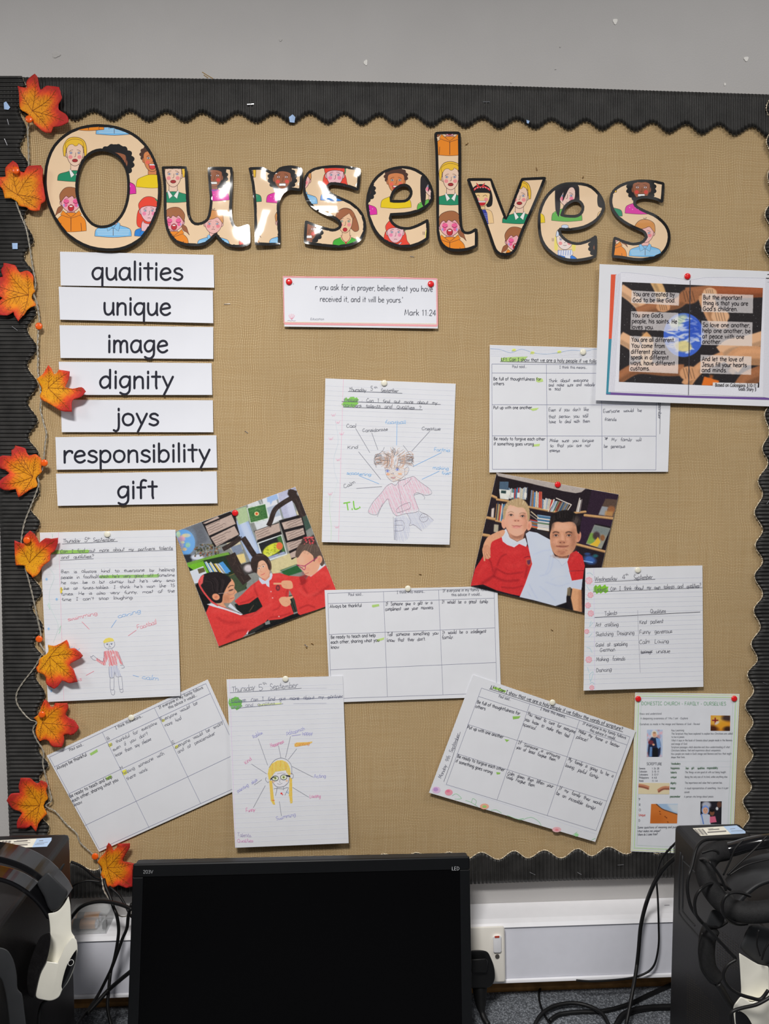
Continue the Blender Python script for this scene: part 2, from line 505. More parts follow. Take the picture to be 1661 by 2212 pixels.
        if ul:
            s.raw_line(np.array([p0-up*ul-d*2, p1-up*ul+d*2]), w*0.9, C_, layer)
    def hand(s, txt, p0, p1, xh, col=(70,72,84), w=1.15, j=0.9, slant=0.12, ul=None):
        col = tuple(v+(214-v)*0.16 for v in col)
        s.text(txt, p0, p1, xh*0.76, w*0.7, col, hand=j*1.4, slant=slant, cap=1.5, ul=ul, space=16.0)
    def build(s, name, parent, label=None, material=None):
        if not s.v: return None
        if name == 'highlighter_mark':
            base = 0; fi = 0
            for v in s.v:
                fs = []
                while fi < len(s.f) and max(s.f[fi]) < base+len(v):
                    fs.append([i-base for i in s.f[fi]]); fi += 1
                mesh_obj(name, v, fs, INK_MAT, parent, fcol=[s.c[fi-1]]*len(fs), label=label)
                base += len(v)
            return None
        o = mesh_obj(name, np.vstack(s.v), s.f, material or INK_MAT, parent, fcol=s.c, label=label)
        if name in ('handwriting', 'printed_text', 'drawing', 'ruled_lines', 'table_lines'): o['kind'] = 'stuff'
        return o

# ------------------------------------------------------------------ little painter for printed photographs
class Canvas:
    """soft-edged painting in crop coordinates; ends as a finely divided, point-coloured print"""
    def __init__(s, x0, y0, x1, y1, res, base):
        s.x0, s.y0, s.res = x0, y0, res
        s.w = int((x1-x0)*res)+1; s.h = int((y1-y0)*res)+1
        s.img = np.ones((s.h, s.w, 3))*np.array(base, float)
        s.Y, s.X = np.mgrid[0:s.h, 0:s.w]
        s.X = s.X/res+x0; s.Y = s.Y/res+y0
    def _blend(s, m, col, sl, a):
        m = m[..., None]*a
        s.img[sl] = s.img[sl]*(1-m)+np.asarray(col, float)*m
    def _box(s, x0, y0, x1, y1):
        i0 = max(0, int((x0-s.x0)*s.res)); i1 = min(s.w, int((x1-s.x0)*s.res)+2)
        j0 = max(0, int((y0-s.y0)*s.res)); j1 = min(s.h, int((y1-s.y0)*s.res)+2)
        return (slice(j0, j1), slice(i0, i1)) if i1 > i0 and j1 > j0 else None
    def poly(s, pts, col, a=1.0, blur=0, smooth=0):
        p = np.asarray(pts, float)
        if smooth: p = catmull(p, smooth, closed=True)
        mgn = 4/s.res+blur*3
        sl = s._box(p[:, 0].min()-mgn, p[:, 1].min()-mgn, p[:, 0].max()+mgn, p[:, 1].max()+mgn)
        if sl is None: return
        X, Y = s.X[sl], s.Y[sl]
        acc = np.zeros(X.shape)
        o = 0.25/s.res
        for dx, dy in ((-o, -o),(o, -o),(-o, o),(o, o)):
            ins = np.zeros(X.shape, bool); x = X+dx; y = Y+dy
            for i in range(len(p)):
                xa, ya = p[i-1]; xb, yb = p[i]
                if ya == yb: continue
                c = ((ya > y) != (yb > y)) & (x < (xb-xa)*(y-ya)/(yb-ya)+xa)
                ins ^= c
            acc += ins
        m = acc/4
        k = int(blur*s.res)
        for _ in range(2 if k > 0 else 0):
            for axis in (0,1):
                q = np.cumsum(np.pad(m, [(k+1, k) if ax == axis else (0,0) for ax in (0,1)], mode='edge'), axis=axis)
                n = m.shape[axis]
                hi = np.take(q, range(2*k+1,2*k+1+n), axis=axis) if q.shape[axis] >= 2*k+1+n else None
                lo = np.take(q, range(0, n), axis=axis)
                m = (hi-lo)/(2*k+1) if hi is not None else m
        s._blend(m, col, sl, a)
    def ell(s, cx, cy, rx, ry, col, a=1.0, soft=0.06, rot=0.0):
        R = max(rx, ry)*1.3+3/s.res
        sl = s._box(cx-R, cy-R, cx+R, cy+R)
        if sl is None: return
        x = s.X[sl]-cx; y = s.Y[sl]-cy
        c, n = math.cos(rot), math.sin(rot)
        d = np.sqrt(((x*c+y*n)/rx)**2+((-x*n+y*c)/ry)**2)
        sf = max(soft, 1.0/(s.res*min(rx, ry)))
        s._blend(np.clip((1+sf/2-d)/sf, 0,1), col, sl, a)
    def line(s, pts, w, col, a=1.0, smooth=0):
        p = np.asarray(pts, float)
        if smooth: p = catmull(p, smooth)
        sl = s._box(p[:, 0].min()-w*2-2/s.res, p[:, 1].min()-w*2-2/s.res, p[:, 0].max()+w*2+2/s.res, p[:, 1].max()+w*2+2/s.res)
        if sl is None: return
        X, Y = s.X[sl], s.Y[sl]
        D = np.full(X.shape, 1e9)
        for i in range(len(p)-1):
            ax, ay = p[i]; bx, by = p[i+1]
            L2 = (bx-ax)**2+(by-ay)**2+1e-9
            t = np.clip(((X-ax)*(bx-ax)+(Y-ay)*(by-ay))/L2,0,1)
            D = np.minimum(D, np.hypot(X-ax-t*(bx-ax), Y-ay-t*(by-ay)))
        e = 0.7/s.res
        s._blend(np.clip((w/2+e-D)/(2*e),0,1), col, sl, a)
    def soften(s):
        p = np.pad(s.img, ((1,1),(1,1),(0,0)), mode='edge')
        b = (p[:-2,1:-1]+p[2:, 1:-1]+p[1:-1, :-2]+p[1:-1,2:])/4
        s.img = s.img*0.6+b*0.4
        n = rng.normal(0,1,(s.h//6+2, s.w//6+2)); j, i = np.mgrid[0:s.h, 0:s.w]/6.0
        a, c = j.astype(int), i.astype(int); v, u = j-a, i-c
        m = (n[a, c]*(1-u)+n[a, c+1]*u)*(1-v)+(n[a+1, c]*(1-u)+n[a+1, c+1]*u)*v
        s.img *= (1+0.018*m)[..., None]
    def grain(s, amt, sc=1):
        s.img += rng.normal(0, amt, s.img.shape[:2])[..., None]
    def stripes(s, quad, cols, a=1.0):
        """fill a quad TL TR BR BL with upright bars (books on a shelf)"""
        q = np.asarray(quad, float); n = len(cols)
        for i, c in enumerate(cols):
            u0, u1 = i/n, (i+0.86)/n
            h = random.uniform(0.0,0.16)
            tl = q[0]+(q[1]-q[0])*u0; tr = q[0]+(q[1]-q[0])*u1; bl = q[3]+(q[2]-q[3])*u0; br = q[3]+(q[2]-q[3])*u1
            s.poly([tl+(bl-tl)*h, tr+(br-tr)*h, br, bl], c, a)
    def sample(s, p):
        fx = np.clip((p[:, 0]-s.x0)*s.res, 0, s.w-1.001); fy = np.clip((p[:, 1]-s.y0)*s.res, 0, s.h-1.001)
        i = fx.astype(int); j = fy.astype(int); u = (fx-i)[:, None]; v = (fy-j)[:, None]
        I = s.img
        return (I[j, i]*(1-u)+I[j, i+1]*u)*(1-v)+(I[j+1, i]*(1-u)+I[j+1, i+1]*u)*v
def lin_arr(c):
    c = np.clip(c, 0,255)/255.0
    l = np.where(c <= 0.04045, c/12.92,((c+0.055)/1.055)**2.4)
    l = l/EXPO
    return l*np.minimum(1,0.88/np.maximum(l.max(-1, keepdims=True),1e-6))
def print_patch(canvas, surf, cf, quad, name, parent, material, off=0.0003, res=1.2, label=None):
    """point-coloured grid covering quad (crop units)"""
    q = cf(quad)
    nu = int(np.linalg.norm(q[1]-q[0])*res); nv = int(np.linalg.norm(q[3]-q[0])*res)
    U, V = np.meshgrid(np.linspace(0,1, nu+1), np.linspace(0,1, nv+1))
    U = U.reshape(-1,1); V = V.reshape(-1,1)
    qc = np.asarray(quad, float)
    cp = (qc[0]*(1-U)+qc[1]*U)*(1-V)+(qc[3]*(1-U)+qc[2]*U)*V
    w = surf.pts(cf(cp), off)
    col = np.hstack([lin_arr(canvas.sample(cp)), np.ones((len(cp),1))])
    a = (np.arange(nv)[:, None]*(nu+1)+np.arange(nu)[None, :]).reshape(-1)
    faces = np.stack([a, a+nu+1, a+nu+2, a+1],1)
    return mesh_obj(name, w, faces, material, parent, smooth=True, vcol=col, label=label)
# ------------------------------------------------------------------ the setting
BOARD = 0.016            # face of the notice board in front of the wall
def nmath(nt, op, a, b=None, clamp=False):
    n = nt.nodes.new('ShaderNodeMath'); n.operation = op; n.use_clamp = clamp
    for i, v in enumerate((a, b)):
        if v is None: continue
        if isinstance(v, (int, float)): n.inputs[i].default_value = v
        else: nt.links.new(v, n.inputs[i])
    return n.outputs[0]
def noise(nt, vec, scale, detail=3.0, stretch=None):
    if stretch:
        mp = nt.nodes.new('ShaderNodeMapping'); mp.inputs['Scale'].default_value = stretch
        nt.links.new(vec, mp.inputs['Vector']); vec = mp.outputs[0]
    n = nt.nodes.new('ShaderNodeTexNoise'); n.inputs['Scale'].default_value = scale; n.inputs['Detail'].default_value = detail
    nt.links.new(vec, n.inputs['Vector'])
    return n.outputs['Fac']
def mixcol(nt, fac, a, b):
    n = nt.nodes.new('ShaderNodeMix'); n.data_type = 'RGBA'
    nt.links.new(fac, n.inputs[0])
    for i, c in ((6, a),(7, b)):
        if isinstance(c, tuple): n.inputs[i].default_value = c
        else: nt.links.new(c, n.inputs[i])
    return n.outputs[2]

M_WALL = mat('painted_wall', (168,166,165), rough=0.55, spec=0.3, vary=0.03, vscale=9, bump=0.25, bscale=420)
wall = MB(); wall.box((-2.2,0.0,0.0),(2.6,0.12,2.7))
tag(wall.build('wall_back', M_WALL), 'pale grey painted wall behind the notice board', 'wall', kind='structure')
wall_o = bpy.data.objects['wall_back']

# notice board covered in hessian: woven threads, slubs and a fold line
SEAM_Z = P1(800,648, BOARD)[2]
def hessian():
    M = bpy.data.materials.new('hessian_weave'); M.use_nodes = True
    nt = M.node_tree; b = nt.nodes['Principled BSDF']
    tc = nt.nodes.new('ShaderNodeTexCoord'); vec = tc.outputs['Object']
    sep = nt.nodes.new('ShaderNodeSeparateXYZ'); nt.links.new(vec, sep.inputs[0])
    n1 = noise(nt, vec, 14,2); n2 = noise(nt, vec, 16,2,(1.3,1.0,0.8))
    X = nmath(nt, 'ADD', sep.outputs[0], nmath(nt, 'MULTIPLY', n1,0.012))
    Z = nmath(nt, 'ADD', sep.outputs[2], nmath(nt, 'MULTIPLY', n2,0.012))
    per = 0.0024
    kx = math.pi/per; kz = math.pi/(per*0.93)
    sx = nmath(nt, 'SINE', nmath(nt, 'MULTIPLY', X, kx)); sz = nmath(nt, 'SINE', nmath(nt, 'MULTIPLY', Z, kz))
    ax = nmath(nt, 'ABSOLUTE', sx); az = nmath(nt, 'ABSOLUTE', sz)
    # over / under: which thread is on top at this crossing
    sg = nmath(nt, 'GREATER_THAN', nmath(nt, 'MULTIPLY', nmath(nt, 'SINE', nmath(nt, 'MULTIPLY', X, kx)), nmath(nt, 'SINE', nmath(nt, 'MULTIPLY', Z, kz))),0.0)
    wv = nmath(nt, 'MULTIPLY', nmath(nt, 'POWER', ax, 0.8), nmath(nt, 'POWER', az, 0.55))
    wf = nmath(nt, 'MULTIPLY', nmath(nt, 'POWER', az, 0.8), nmath(nt, 'POWER', ax, 0.55))
    mh = nt.nodes.new('ShaderNodeMix'); mh.data_type = 'FLOAT'
    nt.links.new(sg, mh.inputs[0]); nt.links.new(nmath(nt, 'MULTIPLY', wf, 0.86), mh.inputs[2]); nt.links.new(wv, mh.inputs[3])
    h = mh.outputs[0]
    slubx = noise(nt, vec, 300,2,(0.03,1,1.6)); slubz = noise(nt, vec, 300,2,(1.6,1,0.03)); big = noise(nt, vec, 5,4)
    fib = nmath(nt, 'ADD', nmath(nt, 'MULTIPLY', slubx, 0.5), nmath(nt, 'MULTIPLY', slubz, 0.5))
    c1 = mixcol(nt, fib, A((178,148,103)), A((250,229,187)))
    gap = A((126,96,58))
    col = mixcol(nt, nmath(nt, 'ADD', nmath(nt, 'MULTIPLY', h, 1.15),0.02, True), gap, c1)
    mul = nt.nodes.new('ShaderNodeMix'); mul.data_type = 'RGBA'; mul.blend_type = 'MULTIPLY'; mul.inputs[0].default_value = 1
    nt.links.new(col, mul.inputs[6])
    nt.links.new(nmath(nt, 'ADD', nmath(nt, 'MULTIPLY', big, 0.28),0.84), mul.inputs[7])
    nt.links.new(mul.outputs[2], b.inputs['Base Color'])
    # fold across the cloth
    dz = nmath(nt, 'SUBTRACT', sep.outputs[2], SEAM_Z)
    dz = nmath(nt, 'ADD', dz, nmath(nt, 'MULTIPLY', noise(nt, vec, 3,1),0.006))
    fold = nmath(nt, 'MULTIPLY', nmath(nt, 'POWER', 2.718, nmath(nt, 'MULTIPLY', nmath(nt, 'MULTIPLY', dz, dz),-90000.0)),4.0)
    hh = nmath(nt, 'ADD', nmath(nt, 'ADD', h, fold), nmath(nt, 'MULTIPLY', big, 1.5))
    bp = nt.nodes.new('ShaderNodeBump'); bp.inputs['Strength'].default_value = 0.55; bp.inputs['Distance'].default_value = 0.0009
    nt.links.new(hh, bp.inputs['Height']); nt.links.new(bp.outputs['Normal'], b.inputs['Normal'])
    b.inputs['Roughness'].default_value = 0.9; b.inputs['Specular IOR Level'].default_value = 0.12
    return M
tl = P1(-22,176, BOARD); br = P1(1735,1876, BOARD)
bd = thing('notice_board', 'tan hessian-covered notice board fixed to the wall', 'notice board', (float((tl[0]+br[0])/2),-BOARD, float(br[2])))
hb = MB(); hb.box((tl[0],-BOARD, br[2]),(br[0],-0.0008, tl[2]))
hb.build('hessian_cover', hessian(), bd)
# loose threads and specks caught in the weave
M_SPECK = mat('thread_speck', (110,82,48), rough=0.9)
for k, (x, y, dx, dy) in enumerate([(1158,362,2,7),(1005,313,6,-4),(672,1390,5,3),(1258,385,2,-4),(905,1240,5,2),(660,1397,3,4),(1190,1360,4,3)]):
    t = MB(); t.tube([P1(x, y, BOARD+0.0005), P1(x+dx*0.6, y+dy*0.3, BOARD+0.0011), P1(x+dx, y+dy, BOARD+0.0005)],0.0006,5)
    t.build('loose_thread', M_SPECK, bd)
M_BRISTLE = mat('straw_thread', (150,120,70), rough=0.9)
t = MB(); t.tube([P1(460,170,0.012), P1(448,163,0.014), P1(437,156,0.012)],0.0006,5); t.tube([P1(450,169,0.012), P1(440,162,0.013)],0.0006,5)
t.build('loose_thread', M_BRISTLE, bd)

# ------------------------------------------------------------------ scalloped corrugated border
M_CORR = mat('black_corrugated_card', (42,41,40), rough=0.42, spec=0.55, vary=0.35, vscale=38, bump=0.15, bscale=500)
M_CUT = mat('torn_card_core', (205,192,168), rough=0.85, vary=0.2, vscale=300)
M_METAL = mat('staple_wire', (200,200,205), rough=0.25, metallic=0.9, vary=0.05)
def extremes(lst):
    a = np.array(lst, float)
    def f(x):
        x = np.asarray(x, float)
        i = np.clip(np.searchsorted(a[:, 0], x)-1,0, len(a)-2)
        t = np.clip((x-a[i, 0])/(a[i+1,0]-a[i, 0]),0,1)
        t = 0.5-0.5*np.cos(math.pi*t)
        return a[i, 1]*(1-t)+a[i+1,1]*t
    return f
def polyf(lst):
    a = np.array(lst, float)
    return lambda x: np.interp(x, a[:, 0], a[:, 1])
def corr_strip(label, horiz, s0, s1, outer, inner, period, base, amp=0.0021, rows=7, cut=1.6, jag=0.5, cutlight=1.0):
    s = np.arange(s0, s1,0.8)
    o = outer(s) + 0.35*np.sin(2*math.pi*s/period); i = inner(s) + rng.uniform(-jag, jag, len(s))*0.8 + 0.7*np.sin(2*math.pi*s/period)
    V = []; n = len(s)
    warp = np.cumsum(rng.normal(0,0.02, n)); phase = 2*math.pi*s/period + warp
    for r in range(rows+1):
        t = r/rows; q = o*(1-t)+i*t
        lean = 0.0
        dep = base + amp*(0.5+0.5*np.sin(phase)) + 0.0006*math.sin(t*3.0)
        dep = dep + 0.0007*np.sin(s*0.021+t*2.1)*np.sin(s*0.0093+1.0)
        px, py = (s, q) if horiz else (q, s)
        V.append(P(px, py, dep))
    back = []
    for q in (o, i):
        px, py = (s, q) if horiz else (q, s)
        back.append(P(px, py, np.full(n, base-0.0012)))
    V = np.vstack(V+back); F = []
    for r in range(rows):
        for k in range(n-1):
            a = r*n+k
            F.append((a, a+1, a+n+1, a+n))
    for k in range(n-1):
        a = rows*n+k; b = (rows+2)*n+k
        F.append((a, a+1, b+1, b))
        a = k; b = (rows+1)*n+k
        F.append((a, b, b+1, a+1))
    c = V[:n].mean(0)
    root = thing('corrugated_border', label, 'border', tuple(c))
    mesh_obj('corrugated_card', V, F, M_CORR, root, smooth=True)
    # pale torn core along the scallops
    e = inner(s); e2 = e + (cut if (inner(s[:1])[0] > outer(s[:1])[0]) else -cut)*np.clip(rng.normal(0.55,0.55, n),0.1,2.0)
    e = e + 0.3
    rows_ = []
    for q, d in ((e, 0.0002),(e2,-0.0004)):
        px, py = (s, q) if horiz else (q, s)
        rows_.append(P(px, py, base+amp*0.7+d+0*s))
    mesh_obj('cut_edge', np.vstack(rows_),[(k, k+1, n+k+1, n+k) for k in range(n-1)], M_CUT, root, label='pale torn paper edge of the scallops')
    return root
top_ex = [(-40,259),(0,259),(40,242),(82,259),(122,242),(162,259.5),(202,242),(243,260.5),(281,242),(321,262),(359,243),(400,262.5),(436,244),(478,264),(513,246),(554,264.5),(591,246.5),(630,266.5),(668,246.5),(708,268),(744,248),(781.5,269.6),(819,250),(855,271),(891,251.6),(931,273.4),(967,254.7),(1005,275),(1043,256.7),(1078,277.5),(1116,259),(1157,278.5),(1191,260.8),(1229,280),(1265,262.3),(1301,281.5),(1336,263.3),(1372,283.5),(1410,265.3),(1445,286.6),(1483,268.4),(1516,289.6),(1554,271),(1587,292),(1625,274.4),(1660,297),(1700,278),(1740,299)]
left_ex = [(150,45),(200,58),(238,42),(280,57),(319,43.5),(358,62),(395,47),(435,66),(471,52),(519,72),(555,52),(595,75),(635,57),(675,78),(711,59),(752,80),(789,59),(830,81),(869,60),(908,81),(944,61.6),(980,83),(1020,64),(1060,85),(1098,66),(1129,86),(1170,68),(1205,88),(1240,69),(1277,90),(1313,70),(1353,92),(1391,74),(1420,92),(1458,76),(1500,97),(1538,80),(1578,98),(1619,83.5),(1653,104),(1681,84.5),(1725,105),(1766,92),(1786,106),(1825,95),(1865,110),(1900,98),(1950,112)]
bot_ex = [(0,1862),(40,1880),(80,1864),(118,1882),(155,1863),(204,1880),(240,1863),(280,1878),(317,1861),(355,1876),(392,1860),(430,1874),(467,1857),(505,1871),(543,1855),(580,1868),(617,1852),(655,1865),(690,1851),(722,1862),(755,1850),(792,1860),(830,1845),(865,1856),(900,1842),(935,1857),(970,1841),(1005,1857),(1040,1841.5),(1076,1856.6),(1111,1838.5),(1140,1853.6),(1176,1836.7),(1212,1853.6),(1248,1833.7),(1278,1848.8),(1314,1829.5),(1353,1845),(1387,1827),(1420,1844.6),(1455,1825),(1490,1840),(1525,1822),(1560,1838),(1600,1820),(1640,1836),(1680,1818),(1730,1834)]
rt_ex = [(195,1668),(235,1655.7),(270,1670),(305,1656),(343,1671),(381,1658.5),(422,1671),(463,1652.8),(498,1668),(533,1652),(570,1668),(605,1653),(642,1668),(678,1653),(715,1668),(751,1653),(788,1668),(824,1653),(860,1667),(896,1652),(932,1662),(969,1647),(999,1659),(1039,1637.7),(1067,1647.6),(1107,1630),(1144.5,1647.6),(1178,1631.7),(1212,1647.6),(1244,1630),(1284,1647.6),(1318,1628.4),(1354,1642.5),(1390,1623),(1424,1636.4),(1456,1615),(1492,1628.4),(1524,1610),(1560,1627),(1594,1610),(1630,1627),(1664,1609),(1700,1623.7),(1730,1605),(1764,1619),(1795,1603),(1830,1617),(1862,1600),(1890,1612)]
b_top = corr_strip('black corrugated scalloped border along the top of the board', True, -30,1735,
           polyf([(-40,166),(25,166.5),(379,169),(600,172.5),(840,178),(1240,190),(1450,197),(1661,204),(1740,207)]), extremes(top_ex),7.6, BOARD+0.0025, cut=0.5, jag=0.3)
b_left = corr_strip('black corrugated scalloped border down the left of the board, under the leaves', False, 164,1940,
           polyf([(150,-32),(1175,1),(1500,8),(1796,20),(1950,25)]), extremes(left_ex),8.7, BOARD+0.0048, cut=1.3)
b_bot = corr_strip('black corrugated scalloped border along the bottom, above the trunking', True, 24,1730,
           lambda x: np.interp(x, [0,155,282,1016,1227,1453,1730],[1946,1941,1937,1910,1902,1896,1886]), extremes(bot_ex),8.4, BOARD+0.0025, cut=1.7)
b_right = corr_strip('black corrugated scalloped border down the right edge of the board', False, 196,1890,
           polyf([(190,1765),(1890,1725)]), extremes(rt_ex),8.2, BOARD+0.0048, cut=1.9)
def staple(x, y, dx, dy, parent, dep=BOARD+0.0076, r=0.00045):
    t = MB(); t.tube([P1(x, y, dep-0.003), P1(x, y, dep), P1(x+dx, y+dy, dep), P1(x+dx, y+dy, dep-0.003)], r, 6)
    t.build('staple', M_METAL, parent)
staple(534,226,14,-1, b_top, BOARD+0.0056,0.0008); staple(1043,220,15,0, b_top, BOARD+0.0056)
staple(1144,1884,12,6, b_bot, BOARD+0.0055); staple(1247,1884,9,5, b_bot, BOARD+0.0055); staple(1334,1869,13,-1, b_bot, BOARD+0.0055)
staple(26,705,12,9, b_left); staple(1648,1474,9,4, b_right); staple(1656,1089,6,-9, b_right); staple(16,258,3,12, b_left); staple(10,300,6,14, b_left)
for x, y, dx, dy in ((484,657,13,-1),(529,931,6,4),(658,1392,6,5),(886,553,8,2),(372,436,4,3)): staple(x, y, dx, dy, bd, BOARD+0.0012)
M_TACK = mat('blue_tack', (150,175,210), rough=0.8, vary=0.15)
for pts, par, dp in (([(624,253),(632,247),(638,253),(636,265),(626,264)], b_top, BOARD+0.0062),([(8,222),(13,219),(22,232),(18,237),(9,236)], b_left, BOARD+0.0085),([(26,525),(38,525),(38,538),(27,538)], b_left, BOARD+0.0085),([(1137,259),(1144,261),(1142,267),(1138,266)], b_top, BOARD+0.0062)):
    q = np.array(pts, float); c = q.mean(0)
    f = P(q[:, 0], q[:, 1], np.full(len(q), dp)); g = P(q[:, 0], q[:, 1], np.full(len(q), dp-0.001)); n = len(q)
    mesh_obj('tack_scrap', np.vstack([f, g]),[tuple(range(n))]+[(k, (k+1) % n, n+(k+1) % n, n+k) for k in range(n)], M_TACK, par)
# tack marks left on the paint
M_MARK = mat('tack_mark_grey', (168,166,164), rough=0.7); M_MARK2 = mat('filler_white', (214,212,208), rough=0.7)
for (x, y, rx, ry, mm) in ((121,118,8.5,6.5, M_MARK),(790,135,4,6, M_MARK2),(1329,46,5,6, M_MARK2),(1612,127,5,5, M_MARK2),(606,86,3,3, M_MARK),(1566,182,2,3, M_MARK2),(1210,101,1.5,1.5, M_MARK),(1200,149,1.5,1.5, M_MARK),(1104,178,1.5,2, M_MARK)):
    t = np.linspace(0,2*math.pi, 12, endpoint=False); rr = 1+0.2*np.sin(3*t+x)
    q = np.stack([x+np.cos(t)*rx*rr, y+np.sin(t)*ry*rr],1)
    f = P(q[:, 0], q[:, 1], np.full(12,0.0008)); g = P(q[:, 0], q[:, 1], np.full(12,0.0))
    mesh_obj('tack_mark', np.vstack([f, g]),[tuple(range(12))]+[(k, (k+1) % 12,12+(k+1) % 12,12+k) for k in range(12)], mm, wall_o)

# ------------------------------------------------------------------ cable trunking, desk
M_TRUNK = mat('white_trunking_plastic', (222,222,226), rough=0.38, spec=0.45, vary=0.015)
M_LID = mat('trunking_lid_plastic', (206,207,216), rough=0.45, spec=0.4, vary=0.015)
TD = 0.05
z_top = P1(1250,1945,0.0)[2]; z_b = P1(1250,2120, TD)[2]
z_lid0 = P1(1250,2112, TD)[2]; z_lid1 = P1(1250,1997, TD)[2]
def prism_x(prof, x0, x1):
    m_ = MB(); n = len(prof)
    m_.add([(x0,-d, z) for d, z in prof]+[(x1,-d, z) for d, z in prof],
           [(k, (k+1) % n, n+(k+1) % n, n+k) for k in range(n)]+[tuple(range(n))[::-1], tuple(range(n, 2*n))])
    return m_
trunk = thing('cable_trunking', 'white plastic cable trunking along the wall under the board', 'trunking', (0,-TD/2, z_b))
prism_x([(0, z_top),(TD-0.012, z_top-0.001),(TD-0.003, z_top-0.003),(TD+0.001, z_top-0.008),(TD-0.002, z_lid1),(TD-0.006, z_lid1-0.001),(TD-0.006, z_lid0+0.001),(TD, z_lid0),(TD+0.001, z_b+0.002),(TD-0.002, z_b),(0, z_b)],-2.0,2.3).build('trunking_body', M_TRUNK, trunk, bevel=0.001)
prism_x([(TD-0.006, z_lid1-0.0005),(TD-0.0025, z_lid1-0.001),(TD-0.0025, z_lid0+0.0015),(TD-0.006, z_lid0+0.001)],-2.0,2.3).build('trunking_lid', M_LID, trunk)
M_PENCIL = mat('pencil_mark', (120,118,122), rough=0.7)
t = MB(); q = [P1(1435+i*2.2,1960+(2.2 if i % 2 else -1.5),0.02) for i in range(6)]
for v in q: v.z = z_top+0.0006-0.0004
t.tube(q, 0.0004,4); t.build('pencil_scribble', M_PENCIL, trunk)

DESK_Z = float(P1(1250,2136,0.014)[2])
M_WOOD = mat('desk_edge_wood', (152,112,66), rough=0.6, vary=0.25, vscale=60)
def laminate():
    M = bpy.data.materials.new('speckled_grey_laminate'); M.use_nodes = True
    nt = M.node_tree; b = nt.nodes['Principled BSDF']
    tc = nt.nodes.new('ShaderNodeTexCoord'); vec = tc.outputs['Object']
    f = noise(nt, vec, 520,2); g = noise(nt, vec, 260,2)
    s = nmath(nt, 'MULTIPLY', nmath(nt, 'SUBTRACT', f, 0.46),7.0, True)
    c = mixcol(nt, s, A((74,77,82)), A((132,136,142)))
    d = nmath(nt, 'MULTIPLY', nmath(nt, 'SUBTRACT', g, 0.54),9.0, True)
    nt.links.new(mixcol(nt, d, c, A((66,68,72))), b.inputs['Base Color'])
    b.inputs['Roughness'].default_value = 0.5
    return M
dk = thing('desk', 'grey speckled laminate desk top below the trunking', 'desk', (0.2,-0.4,0.0))
t = MB(); t.box((-1.6,-0.78, DESK_Z-0.028),(2.0,-0.014, DESK_Z)); t.build('desk_top', laminate(), dk, bevel=0.001)
t = MB(); t.box((-1.6,-0.0135, DESK_Z-0.028),(2.0,-0.0005, DESK_Z+0.006)); tag(t.build('trim_1', M_WOOD), 'orange-brown wooden strip between desk and trunking', 'trim', kind='structure')
M_LEG = mat('desk_leg_metal', (90,92,96), rough=0.4)
for x in (-1.5,1.9):
    for y in (-0.74,-0.06):
        t = MB(); t.box((x-0.02, y-0.02,0.0),(x+0.02, y+0.02, DESK_Z-0.028)); t.build('leg', M_LEG, dk)
M_FLOOR = mat('floor_carpet', (96,98,104), rough=0.95, vary=0.3, vscale=200)
t = MB(); t.box((-2.2,-3.5,-0.05),(2.6,0.12,0.0)); tag(t.build('floor', M_FLOOR), 'grey classroom floor', 'floor', kind='structure')
# ------------------------------------------------------------------ big letters of the heading
M_CARDFACE = mat('laminated_print', rough=0.55, spec=0.2, coat=0.4, coat_rough=0.07, attr=True, vary=0.02, vscale=40)
M_CARDEDGE = mat('laminated_card_edge', (30,28,28), rough=0.3, spec=0.5, coat=0.5)
def wavy(nm, scale, strength):
    """gentle waviness of a laminated sheet"""
    M = MATS[nm]; nt = M.node_tree; b = nt.nodes['Principled BSDF']
    tc = nt.nodes.new('ShaderNodeTexCoord')
    n = noise(nt, tc.outputs['Object'], scale, 1.5)
    bp = nt.nodes.new('ShaderNodeBump'); bp.inputs['Strength'].default_value = strength; bp.inputs['Distance'].default_value = 0.02
    nt.links.new(n, bp.inputs['Height'])
    nt.links.new(bp.outputs['Normal'], b.inputs['Coat Normal'])
wavy('laminated_print', 13,0.07)
def segdist(p, q):
    d = np.full(len(p),1e9)
    for i in range(len(q)):
        a = q[i-1]; b = q[i]
        ab = b-a; t = np.clip(((p-a)@ab)/(ab@ab+1e-9),0,1)
        d = np.minimum(d, np.hypot(p[:, 0]-a[0]-t*ab[0], p[:, 1]-a[1]-t*ab[1]))
    return d
def ribbon(pts, w):
    p = np.asarray(pts, float); t = np.zeros_like(p)
    t[1:-1] = p[2:]-p[:-2]; t[0] = p[1]-p[0]; t[-1] = p[-1]-p[-2]
    t /= (np.linalg.norm(t, axis=1)[:, None]+1e-9)
    nr = np.stack([-t[:, 1], t[:, 0]],1)*w/2
    return np.vstack([p+nr, (p-nr)[::-1]])
def offset(q, d):
    """move a closed outline along its normals (q dense); d>0 towards the left of travel"""
    t = np.roll(q, -1,0)-np.roll(q, 1,0); t /= (np.linalg.norm(t, axis=1)[:, None]+1e-9)
    return q+np.stack([-t[:, 1], t[:, 0]],1)*d
